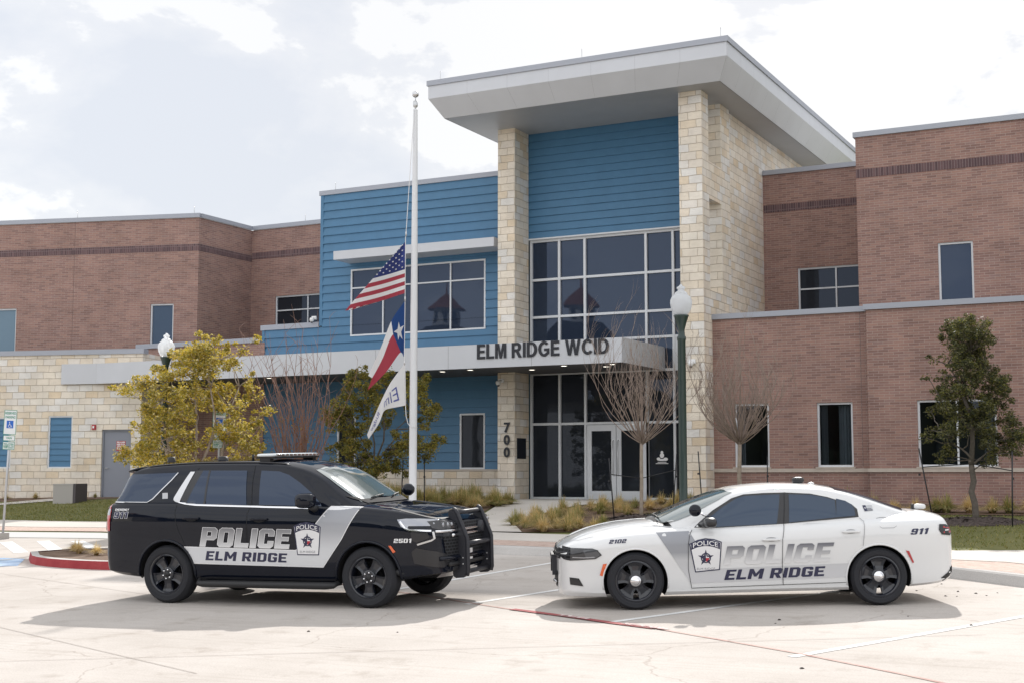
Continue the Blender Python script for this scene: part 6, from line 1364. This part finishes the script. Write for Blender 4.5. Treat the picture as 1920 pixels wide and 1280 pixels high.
def bare_shrub(label, base, H, n, seed):
    rng = random.Random(seed); root = thing('bare_shrub', label, 'shrub', base); cr_ = MB(); lf = MB()
    for k in range(n):
        a = rng.uniform(0, 2 * pi); e = rng.uniform(.04, .34); p = Vector((cos(a), sin(a), 0)) * .06; d = Vector((cos(a) * e, sin(a) * e, 1)); L = H * rng.uniform(.6, 1.0); pts = [p]; q = p.copy(); dd = d.normalized(); n_ = 9
        for j in range(n_):
            lean = -.06 * (1 if j > 3 else -.4); dd = (dd + RX * lean + Vector((rng.gauss(0, .10), rng.gauss(0, .10), .05))).normalized(); q = q + dd * L / n_; pts.append(q.copy())
            if j > 2 and rng.random() < .9:
                s = Vector((rng.gauss(0, 1), rng.gauss(0, 1), 1.2)).normalized(); e2 = q + s * rng.uniform(.2, .6); cr_.tube([q, (q + e2) / 2 + Vector((0, 0, .03)), e2], [.005, .004, .002], 4, caps=False)
                if rng.random() < .6 and q.z < 2.4: leaves(lf, rng, e2, 5, (.08, .08, .1), .07, 2)
        cr_.tube(pts, [.017 * (1 - .8 * j / n_) for j in range(n_ + 1)], 5, caps=False)
    cr_.build('stems', 'twig_red', root); lf.build('leaves', ['leaf_rust', 'leaf_gold'], root); return root
bare_shrub('tall leafless multi-stem shrub with a few rust leaves beside the blue wall', (-21.0, 28.5, G(-21.0, 28.5)), 5.4, 58, 12)
# ------------------------------------------------------------------ stakes and mulch
def mulch(p, r, label):
    rng = random.Random(int(r * 100)); mb = MB(); n = 30; z0 = lambda x, y: G(x, y)
    pts = [(p[0] + r * rng.uniform(.9, 1.08) * cos(2 * pi * k / n), p[1] + r * rng.uniform(.9, 1.08) * sin(2 * pi * k / n)) for k in range(n)]
    for k in range(n):
        a, b = pts[k], pts[(k + 1) % n]; am = ((a[0] + p[0]) / 2, (a[1] + p[1]) / 2); bm_ = ((b[0] + p[0]) / 2, (b[1] + p[1]) / 2)
        mb.face([(*a, z0(*a) - .005), (*b, z0(*b) - .005), (*bm_, z0(*bm_) + .07), (*am, z0(*am) + .07)]); mb.face([(*am, z0(*am) + .07), (*bm_, z0(*bm_) + .07), (p[0], p[1], z0(*p) + .09)])
    for _ in range(420):
        a = rng.uniform(0, 6.28); q = r * sqrt(rng.random()); x, y = p[0] + q * cos(a), p[1] + q * sin(a); z = z0(x, y) + .075 * min(1, 2 * (1 - q / r)) + .01; s = rng.uniform(.02, .05); d = Vector((cos(a * 3), sin(a * 3), rng.uniform(-.3, .5))); e = d.orthogonal().normalized() * s * .3; c = Vector((x, y, z)); mb.face([c - d * s - e, c + d * s - e, c + d * s + e, c - d * s + e])
    return tag(mb.build('mulch', 'mulch'), label, 'mulch', kind='stuff')
mulch(po, 1.05, 'dark bark mulch ring around the young oak'); mulch((-12.24, 30.23), .85, 'dark bark mulch ring under the leafless tree by the entrance'); mulch((-10.6, 32.6), .8, 'dark bark mulch ring under the leafless tree by the narrow window')
def stake(p, h, tilt, label, tie=None):
    z = G(*p); r = thing('tree_stake', label, 'tree stake', (p[0], p[1], z), 0, 'metal stakes tying the young trees'); mb = MB(); t = Vector((RX * tilt).to_tuple()) + Vector((0, 0, h)); mb.tube([Vector((0, 0, -.1)), t], .016, 6); q = t * .96; mb.box((t.x - .02, t.y - .02, h * .62), (t.x + .02, t.y + .02, h * .65)); mb.build('post', 'stake_metal', r)
    if tie:
        m2 = MB(); m2.tube([t * .74, Vector(tie) - Vector((p[0], p[1], z))], .011, 5); m2.build('tie', 'stake_metal', r)
stake((-5.62, 30.6), 1.55, -.28, 'leaning black stake left of the young oak', (po[0], po[1], zo + 1.22)); stake((-3.85, 29.3), 1.5, .05, 'upright black stake right of the young oak', (po[0], po[1], zo + 1.22))
stake((-12.72, 29.75), 1.45, -.12, 'black stake left of the leafless entrance tree', (-12.24, 30.23, G(-12.24, 30.23) + .95)); stake((-11.72, 30.9), 1.5, .12, 'black stake right of the leafless entrance tree', (-12.24, 30.23, G(-12.24, 30.23) + .95))
stake((-11.45, 32.3), 1.5, -.1, 'black stake against the stone pier, left of the second leafless tree'); stake((-10.0, 32.9), 1.35, .02, 'black stake right of the second leafless tree')
stake((-20.75, 31.0), 1.5, .0, 'black stake left of the small green tree'); stake((-19.75, 31.6), 1.45, .05, 'dark stake right of the small green tree'); stake((-19.2, 31.9), 1.45, .0, 'dark stake between the small green tree and the flagpole')
# ------------------------------------------------------------------ grasses
def tussock_mesh(seed, n, h, spread, mats_):
    rng = random.Random(seed); mb = MB()
    for _ in range(n):
        a = rng.uniform(0, 2 * pi); L = h * rng.uniform(.7, 1.3); out_ = rng.random() ** .6 * spread; b0 = Vector((cos(a), sin(a), 0)) * rng.uniform(0, .06); d = Vector((cos(a + rng.gauss(0, .35)), sin(a + rng.gauss(0, .35)), 0)) + Vector((.25, -.1, 0)); sd = Vector((-d.y, d.x, 0)).normalized(); wd = rng.uniform(.004, .008); mi = rng.randrange(len(mats_)); pr = None
        for k in range(4):
            t = k / 3; c = b0 + d * out_ * t ** 1.45 + Vector((0, 0, L * (t - .55 * t * t * min(1.5, out_ / .2)))); w_ = wd * (1 - .75 * t)
            if pr: mb.face([pr[0] - sd * pr[1], pr[0] + sd * pr[1], c + sd * w_, c - sd * w_], mi)
            pr = (c, w_)
    me = mb.build('grass_tussock', mats_); return me
TUS = [tussock_mesh(40 + k, 520, .40, .36, m) for k, m in enumerate((['grass_straw', 'grass_tan', 'grass_straw', 'grass_green'], ['grass_straw', 'grass_tan', 'grass_green'], ['grass_green', 'grass_tan', 'grass_green'], ['grass_straw', 'grass_straw', 'grass_tan']))]
used_t = [False] * 4
def tussock(x, y, k, s, label, group, zf=G, up=0.):
    o = TUS[k] if not used_t[k] else TUS[k].copy()
    if used_t[k]: COL.objects.link(o)
    used_t[k] = True; o.location = (x, y, zf(x, y) + up); o.rotation_euler = (0, 0, random.uniform(0, 6)); o.scale = (s, s, s * random.uniform(.85, 1.1)); return tag(o, label, 'grass clump', group, 'thing')
random.seed(77)
CL = [(-13.0, 31.2, 1), (-13.9, 31.6, 2), (-14.1, 33.2, 0), (-12.5, 33.0, 1), (-13.9, 30.3, 2), (-13.1, 28.2, 1), (-12.4, 28.3, 2), (-13.1, 26.75, 3), (-12.15, 27.3, 0), (-14.48, 28.06, 2), (-13.95, 27.55, 0), (-13.35, 27.1, 2), (-13.14, 27.52, 0), (-12.6, 26.95, 1), (-12.64, 27.57, 0), (-15.0, 29.4, 0), (-14.4, 28.9, 3), (-14.0, 28.2, 0), (-13.7, 28.5, 1), (-15.08, 30.5, 2), (-14.6, 30.2, 0), (-14.75, 31.2, 1), (-14.2, 30.9, 0), (-14.7, 32.0, 2), (-14.65, 32.7, 0), (-14.2, 32.4, 3), (-14.59, 33.4, 1), (-14.47, 34.2, 0), (-13.6, 32.05, 3), (-13.74, 33.47, 2), (-13.1, 32.9, 3), (-13.53, 34.84, 0), (-12.78, 33.58, 3), (-13.09, 34.9, 1), (-12.6, 34.6, 2), (-13.6, 29.2, 0), (-14.2, 29.7, 2)]
for x, y, k in CL: tussock(x, y, k, random.uniform(.8, 1.15) * (1.0 if y < 29 else .95), 'straw-coloured feather grass clump in the bed beside the entrance path', 'feather grass in the entrance bed')
for x, y, k in [(-7.5, 33.2, 2), (-6.96, 32.9, 3), (-6.4, 32.7, 3), (-6.0, 33.1, 2), (-5.75, 32.9, 2), (-5.25, 33.0, 3), (-4.75, 33.0, 1), (-4.4, 33.0, 2), (-3.9, 32.8, 3), (-3.4, 32.8, 2), (-8.2, 33.6, 2), (-9, 33.9, 1)]:
    tussock(x, y, k, random.uniform(.95, 1.25), 'arching straw grass clump in the bed along the right brick wall', 'grasses along the right brick wall')
for k in range(85):
    t = random.random(); x = -25 + 7.2 * t; y = 36.6 - (x + 25) * .415 - 1.9 * random.random() + .9; tussock(x, y, random.choice((1, 2, 2, 0)), random.uniform(.9, 1.35), 'dry green-tan grass clump in the bed between the flagpole and the left pier', 'grasses in the bed by the left pier')
for x, y, k in ((-20.55, 20.6, 3), (-20.0, 20.15, 3), (-19.3, 19.9, 3)): tussock(x, y, k, .62, 'dry tan grass clump on the red-kerbed island', 'dry grasses on the kerbed island', lot, .14)
for k in range(9): x = -43 + 8.6 * k / 8; tussock(x, 32.6 + (x + 43) * .29 + .25, random.choice((1, 2)), random.uniform(.4, .6), 'low dry plant at the foot of the stone wing', 'low plants at the foot of the stone wing')
rng = random.Random(2); mb = MB()
cnt = 0
while cnt < 36000:
    x = rng.uniform(-46, 5); k = yk(x); y0_ = k + (2.5 if x < -3.7 else 3.4); y = y0_ + (34.5 - y0_) * rng.random()
    if -16.5 < x < -12.0 and not (y < 33.8 and x > -13.2 and y > 28.5 and x > -13.0): continue
    if -30 < x <= -16.5 and y > 36.6 - (x + 30) * .415: continue
    if x < -33 and y > 31.5 + (x + 46) * .24: continue
    if x >= -12.6 and y > 33.4 - max(0, min(1, (x + 9.5) / 3)) * 1.1: continue
    if (x - po[0]) ** 2 + (y - po[1]) ** 2 < 1.0 or (x + 12.24) ** 2 + (y - 30.23) ** 2 < .7: continue
    cnt += 1; z = G(x, y) - .015; h = rng.uniform(.03, .065); a = rng.uniform(0, 6.28); w_ = rng.uniform(.008, .016); l = Vector((rng.gauss(0, .03), rng.gauss(0, .03), h)); c = Vector((x, y, z)); s = Vector((cos(a), sin(a), 0)) * w_
    mb.face([c - s, c + s, c + l], 0 if rng.random() < .68 else 1)
tag(mb.build('grass', ['turf', 'turf_dry']), 'short mown grass covering the lawn', 'grass', kind='stuff')
# ------------------------------------------------------------------ street furniture
def acrylic(name):
    m = bpy.data.materials.new(name); m.use_nodes = True; t = m.node_tree; b = t.nodes['Principled BSDF']; b.inputs['Base Color'].default_value = (.86, .88, .90, 1); b.inputs['Roughness'].default_value = .25; sock(b, 'Transmission Weight').default_value = .35; b.inputs['IOR'].default_value = 1.2
    o = t.nodes['Material Output']; q = t.nodes.new('ShaderNodeBsdfTranslucent'); q.inputs[0].default_value = (.9, .92, .95, 1); x = t.nodes.new('ShaderNodeMixShader'); x.inputs[0].default_value = .45; t.links.new(b.outputs[0], x.inputs[1]); t.links.new(q.outputs[0], x.inputs[2]); t.links.new(x.outputs[0], o.inputs[0]); MATS[name] = m
acrylic('acrylic')
def street_lamp(x, y, top, label):
    z = G(x, y); H = top - z; r = thing('street_lamp', label, 'street lamp', (x, y, z), 0, 'acorn street lamps')
    mb = MB(); hb = H - .72
    mb.lathe([(.0, -.05), (.20, -.05), (.20, .10), (.17, .16), (.15, .45), (.11, .55), (.085, .70), (.078, .75), (.075, hb - .35), (.085, hb - .33), (.085, hb - .28), (.065, hb - .25), (.06, hb - .15), (.10, hb), (.135, hb + .10), (.15, hb + .13), (.0, hb + .13)], 20); mb.build('post', 'lamp_green', r)
    g_ = MB(); z0 = hb + .13; g_.lathe([(.10, z0), (.15, z0 + .05), (.19, z0 + .13), (.208, z0 + .22), (.206, z0 + .28), (.18, z0 + .345), (.135, z0 + .385), (.115, z0 + .40)], 28); g_.build('globe', 'acrylic', r)
    c_ = MB(); c_.lathe([(.118, z0 + .40), (.125, z0 + .415), (.10, z0 + .44), (.065, z0 + .465), (.055, z0 + .485), (.08, z0 + .51), (.078, z0 + .535), (.035, z0 + .56), (.015, z0 + .59), (0, z0 + .59)], 24); c_.build('finial', 'acrylic', r)
    b_ = MB(); b_.lathe([(0, z0), (.05, z0), (.05, z0 + .12), (.06, z0 + .14), (.05, z0 + .22), (.03, z0 + .26), (0, z0 + .26)], 14); b_.build('lamp_holder', 'steel', r)
street_lamp(-8.99, 24.29, 5.29, 'dark green acorn lamp post standing beyond the hood of the white police sedan'); street_lamp(-23.3, 26.22, 5.22, 'acorn lamp post with white globe rising out of the yellowing tree')
# flagpole
FPX, FPY = -15.725, 25.64; FPZ = G(FPX, FPY)
r = thing('flagpole', 'tall white tapered flagpole with silver ball finial', 'flagpole', (FPX, FPY, FPZ)); mb = MB(); H = 9.72 - FPZ + .12
mb.lathe([(0, -.05), (.17, -.05), (.16, .02), (.11, .05), (.086, .06), (.085, 2.0), (.078, 5.0), (.050, H - .02), (.047, H), (0, H)], 24); mb.build('pole', 'white_pole' if 'white_pole' in MATS else mat('white_pole', (.66, .67, .69), .35, coat=.2).name, r)
mb = MB(); mb.lathe([(.012, H), (.02, H + .03), (.05, H + .06), (.055, H + .09), (.05, H + .18), (.012, H + .19), (.012, H + .26)], 16); mb.build('truck', 'steel', r)
V, F = blob((0, 0, H + .34), (.075, .075, .075), 2, 20, 14); mb = MB(); mb.indexed(V, F); mb.build('finial_ball', 'brushed', r, merge=True)
K30 = 30 / 2568                                           # metres per photograph unit at the pole
def fw(u, v, d=0.): return Vector((FPX, FPY, 1.707)) + RX * ((u - 774.) * K30) + RD * d + Vector((0, 0, (890 - v) * K30))
mat('rope', (.70, .70, .70), .8)
mb = MB(); L0 = Vector((FPX, FPY, FPZ))
for pts in ([(772, 196, -.06), (766, 300, -.07), (759, 425, -.08), (757.5, 445, -.08), (757.5, 560, -.08), (757, 680, -.08), (760, 762, -.08)], [(760, 762, -.08), (761, 780, -.08), (765, 795, -.09), (772, 801, -.10), (782, 801, -.06)]): mb.tube([fw(*p) - L0 for p in pts], .0075, 6)
mb.build('halyard', 'rope', r)
mb = MB()
for (u, v) in ((758.5, 432), (757.5, 556), (757.5, 676)): mb.tube([fw(u, v, -.08) - L0, fw(u, v + 9, -.08) - L0], .016, 8)
mb.build('snap_hook', 'brushed', r)
# flags: cloth grids in flag coordinates (u along the fly, v from bottom to top)
mat('flag_red', (.37, .045, .070), .8); mat('flag_white', (.76, .76, .77), .8); mat('flag_blue', (.022, .035, .155), .8); mat('flag_navy', (.012, .055, .20), .8); mat('flag_ink', (.10, .12, .36), .8)
for n_ in ('flag_red', 'flag_white', 'flag_blue', 'flag_navy', 'flag_ink'):
    m = MATS[n_]; t = m.node_tree; b = t.nodes['Principled BSDF']; q = t.nodes.new('ShaderNodeBsdfTranslucent'); q.inputs[0].default_value = b.inputs['Base Color'].default_value; x = t.nodes.new('ShaderNodeMixShader'); x.inputs[0].default_value = .35; t.links.new(b.outputs[0], x.inputs[1]); t.links.new(q.outputs[0], x.inputs[2]); t.links.new(x.outputs[0], t.nodes['Material Output'].inputs[0])
def cloth(name, label, f, nu, nv, colour, mats_, extras=()):
    root = thing(name, label, 'flag', fw(757.5, 600, -.08)); o = root.location; V = []; Fc = []; mi = []
    for j in range(nv + 1):
        for i in range(nu + 1): V.append(f(i / nu, j / nv) - o)
    for j in range(nv):
        for i in range(nu): Fc.append((j * (nu + 1) + i, j * (nu + 1) + i + 1, (j + 1) * (nu + 1) + i + 1, (j + 1) * (nu + 1) + i)); mi.append(colour((i + .5) / nu, (j + .5) / nv))
    mb = MB(); mb.indexed(V, Fc, 0, True); mb.m = mi; mb.build('cloth', mats_, root)
    def nrm(u, v):
        e = .004; a = f(min(1, u + e), v) - f(max(0, u - e), v); b = f(u, min(1, v + e)) - f(u, max(0, v - e)); n = a.cross(b); return n.normalized() if n.length > 0 else -RD
    for nm, polys, mt in extras:
        mb = MB()
        for pts in polys:
            for sgn in (1, -1):
                q = [f(u, v) + nrm(u, v) * .004 * sgn - o for u, v in pts]; mb.face(q if sgn > 0 else q[::-1])
        mb.build(nm, mt, root)
    return root
def us(u, v):
    # hangs from the hoist, sloping to the lower left; the fly beyond the diagonal is folded behind
    x = 757.5 - u * 185 * .955; y = 549.5 - v * 99 + u * 185 * .29 + 3 * sin(u * 7 + v * 2) * u
    a = Vector((757.5, 450.)); b = Vector((644., 583.)); d = (b - a).normalized(); n = Vector((-d.y, d.x)); n = n if n.x < 0 else -n
    s = (Vector((x, y)) - a).dot(n); dep = -.08 + .045 * sin(u * 9 + v * 3.) * (.3 + u)
    if s > 0:
        x -= n.x * s * 1.75; y -= n.y * s * 1.75; dep += .02 + .10 * (1 - math.exp(-s / 8)) 
        t = (Vector((x, y)) - a).dot(d); L = (b - a).length
        if t > L: x -= d.x * (t - L); y -= d.y * (t - L)
        s2 = y - (549.5 + (757.5 - x) * .30)
        if s2 > 0: y -= s2 + .5
    return fw(x, y, dep)
stars = []
for rw in range(9):
    for cl_ in range(6 if rw % 2 == 0 else 5):
        cu = .4 * (cl_ + (.5 if rw % 2 == 0 else 1.0)) / 6; cv = 1 - 7 / 13 * (rw + 1) / 10
        stars.append([(cu + q[0] * .62, cv + q[1]) for q in star(0, 0, .0195, 5, .42)])
cloth('american_flag', 'red and white striped flag with white stars on blue, uppermost on the pole', us, 78, 52, lambda u, v: 2 if (u < .4 and v > 6 / 13) else (0 if int((1 - v) * 13) % 2 == 0 else 1), ['flag_red', 'flag_white', 'flag_blue'], [('stars', stars, 'flag_white')])
def grid_cloth(rows, wave, amp, ph):                      # rows: list (v, [(x, y) at u knots])
    fs = [(v, pchip([i / (len(p) - 1) for i in range(len(p))], [q[0] for q in p]), pchip([i / (len(p) - 1) for i in range(len(p))], [q[1] for q in p])) for v, p in rows]
    def f(u, v):
        for (v0, a, b), (v1, c2, d) in zip(fs, fs[1:]):
            if v <= v1 or v1 == fs[-1][0]:
                t = (v - v0) / (v1 - v0); return fw(a(u) + (c2(u) - a(u)) * t, b(u) + (d(u) - b(u)) * t, -.08 + amp * sin(u * wave + v * 3 + ph) * min(1, u * 3))
    return f
tx = grid_cloth([(0, [(756, 670), (750, 661), (724, 697), (688, 732)]), (.5, [(757, 617), (736, 628), (716, 672), (697, 709)]), (1, [(757.8, 563), (732, 603), (711, 655), (690, 705)])], 8, .05, 0)
cloth('texas_flag', 'flag with one large white star on blue, middle of the three flags', tx, 36, 36, lambda u, v: 2 if u < 1 / 3 else (1 if v > .5 else 0), ['flag_red', 'flag_white', 'flag_navy'], [('star', [[(.165 + q[0] * .68, .5 + q[1]) for q in star(0, 0, .225, 5, .40)]], 'flag_white')])
wf = grid_cloth([(0, [(761, 760), (722, 769), (712, 791), (691, 823)]), (1, [(758.7, 680), (726, 727), (705, 772), (689, 815)])], 7, .05, 1)
ink = []
for s_, u0, u1, v0, v1, rot in (('Elm', .10, .40, .18, .62, 0), ('Ridge', .60, .90, .25, .8, 0)):
    vs, fs_ = textmesh(s_, 1, -.006, shear=.35); x0, x1 = min(v.x for v in vs), max(v.x for v in vs); y0, y1 = min(v.y for v in vs), max(v.y for v in vs)
    for f_ in fs_: ink.append([(u1 - (u1 - u0) * (1 - (vs[k].x - x0) / (x1 - x0)) if False else u0 + (u1 - u0) * (vs[k].x - x0) / (x1 - x0), v0 + (v1 - v0) * (vs[k].y - y0) / (y1 - y0)) for k in f_])
cloth('white_flag', 'white flag with blue script lettering, lowest on the pole', wf, 30, 16, lambda u, v: 0, ['flag_white'], [('lettering', ink, 'flag_ink')])
# accessible parking signs
mat('sign_white', (.72, .74, .75), .45); mat('sign_green', (.05, .26, .17), .5); mat('sign_blue', (.015, .12, .50), .45); mat('post_galv', (.50, .51, .53), .45, .5)
def hc_sign(x, y, top, label, lean=0., zf=G):
    z = zf(x, y); H = top - z; r = thing('parking_sign', label, 'road sign', (x, y, z), radians(27.4), 'accessible parking signs'); r.rotation_euler = (0, lean, radians(27.4)); mb = MB(); mb.tube([(0, .0, -.05), (0, 0, H)], .03, 10); mb.build('post', 'post_galv', r)
    for k, (h0, h1, hw) in enumerate(((H - .62, H, .16), (H - .78, H - .64, .15), (H - 1.0, H - .80, .15))):
        mb = MB(); mb.box((-hw, -.042, h0), (hw, -.036, h1)); p = mb.build('plate', 'sign_white', r); m2 = MB(); t = .012
        for a, b in (((-hw, h0), (hw, h0 + t)), ((-hw, h1 - t), (hw, h1)), ((-hw, h0 + t), (-hw + t, h1 - t)), ((hw - t, h0 + t), (hw, h1 - t))): m2.box((a[0], -.0445, a[1]), (b[0], -.0425, b[1]))
        m2.build('border', 'sign_green', p)
        def tx_(s_, zz, sz, wt, mm='sign_green'):
            vs, fs = textmesh(s_, sz, .002); xw = max(v.x for v in vs) - min(v.x for v in vs); kx = min(1, wt / xw); t_ = MB(); t_.indexed([(v.x * kx, -.0455, zz + v.y) for v in vs], fs, 0, False); t_.build('lettering', mm, p)
        if k == 0:
            tx_('RESERVED', H - .085, .085, .27); tx_('PARKING', H - .185, .085, .25)
            m3 = MB(); m3.box((-.085, -.0445, H - .46), (.085, -.0425, H - .27)); q = m3.build('symbol_field', 'sign_blue', p); m4 = MB(); c = H - .385
            pts = [Vector((.035 * cos(radians(a)) - .005, -.046, c - .018 + .035 * sin(radians(a)))) for a in range(110, 360, 16)]; m4.tube(pts, .006, 6); m4.tube([(-.012, -.046, c + .055), (-.012, -.046, c + .005), (.026, -.046, c + .002), (.045, -.046, c - .045), (.058, -.046, c - .042)], .007, 6); m4.tube([(-.012, -.046, c + .03), (.02, -.046, c + .03)], .006, 6); V, F = blob((-.012, -.046, c + .075), (.013, .006, .013), 2, 10, 6); m4.indexed(V, F); m4.build('symbol', 'sign_white', q)
        elif k == 1: tx_('VAN', H - .71, .07, .2)
        else: tx_('VIOLATORS', H - .86, .05, .25); tx_('SUBJECT TO', H - .91, .05, .25); tx_('TOW AWAY', H - .955, .05, .25)
hc_sign(-27.3, 24.9, 3.35, 'accessible parking sign on a galvanised post beside the stone wing window', .035); hc_sign(-21.55, 26.2, 3.36, 'accessible parking sign half hidden in the yellowing tree')
mb = MB(); mb.box((-.22, -.22, -.05), (.22, .22, .16)); o = mb.build('sign_footing', 'kerb_concrete', loc=(-27.42, 24.8, lot(-27.42, 24.8))); tag(o, 'square concrete footing at the foot of the leftmost parking sign', 'footing')
# utility cabinet by the stone wing
mat('cabinet_tan', (.40, .38, .36), .6); mat('cabinet_dark', (.085, .075, .08), .6)
r = thing('utility_cabinet', 'low grey and dark utility cabinet on the lawn before the stone wing', 'utility cabinet', (-33.95, 33.7, G(-33.95, 33.7) - .05), radians(20)); mb = MB(); mb.box((-.35, -.45, 0), (.33, .45, .62)); mb.build('housing', 'cabinet_tan', r); mb = MB(); mb.box((-.36, -.46, .62), (.34, .46, .655)); mb.build('lid', 'cabinet_tan', r); mb = MB(); mb.box((.331, -.44, .03), (.42, .44, .66)); mb.build('louvred_end', 'cabinet_dark', r)
# ------------------------------------------------------------------ across the road, seen only in the window reflections
rng = random.Random(6); mb = MB()
mat('far_foliage', (.028, .034, .018), .95, noise=.4, nscale=.6)
for k in range(120):
    x = -150 + 220 * k / 119 + rng.uniform(-1, 1); y = -46 + rng.uniform(-4, 4); h = rng.uniform(5.5, 10.5)
    V, F = blob((0, 0, 0), (2.6, 2.6, h / 2), 2.2, 12, 9); mb.indexed([Vector((v.x * rng.uniform(.75, 1.2) + x, v.y * rng.uniform(.75, 1.2) + y, v.z * rng.uniform(.9, 1.08) + h / 2 - .6)) for v in V], F)
tag(mb.build('tree_belt', 'far_foliage'), 'dark belt of trees across the road', 'trees', kind='stuff')
mat('dark_shingle', (.028, .022, .020), .9, noise=.2); mat('copper_roof', (.32, .10, .040), .5, .3); mat('cream_wall', (.55, .52, .46), .8)
def pavilion(x, y, top, label):
    r = thing('pavilion', label, 'pavilion', (x, y, lot(x, y))); z0 = lot(x, y)
    mb = MB(); mb.box((-7, -7, 0), (7, 7, 9.5)); mb.build('wall', 'cream_wall', r)
    mb = MB(); H = top - z0; e = [(-8.2, 9.3), (-4.6, 11.3), (-2.2, H - 4.2), (-1.5, H - 3.4)]
    for (a, za), (b, zb_) in zip(e, e[1:]):
        for k in range(4):
            q = Matrix.Rotation(k * pi / 2, 3, 'Z'); mb.face([q @ Vector((a, a, za)), q @ Vector((-a, a, za)), q @ Vector((-b, b, zb_)), q @ Vector((b, b, zb_))])
    rf = mb.build('roof', 'dark_shingle', r); 
    mb = MB(); mb.lathe([(1.25, H - 3.8), (1.25, H - 1.75), (0, H - 1.75)], 8, 0, None, False); mb.build('lantern', 'cream_wall', rf)
    mb = MB()
    for k in range(8):
        a = pi / 8 + 2 * pi * k / 8; M = Matrix.Translation((1.165 * cos(a), 1.165 * sin(a), H - 2.6)) @ Matrix.Rotation(a, 4, 'Z'); mb.box((-.02, -.22, -.5), (.02, .22, .5), 0, M)
    mb.build('lantern_window', 'black_paint', rf)
    mb = MB(); mb.lathe([(1.75, H - 1.85), (1.7, H - 1.7), (.8, H - .75), (.12, H - .1), (.05, H + .9), (0, H + .9)], 8, 0, None, False); mb.build('cupola_roof', 'copper_roof', rf)
pavilion(-67.3, -38, 19.6, 'dark-roofed pavilion with copper cupola mirrored in the blue wall window'); pavilion(-53.0, -38.5, 19.3, 'dark-roofed pavilion with copper cupola mirrored in the entrance glass')
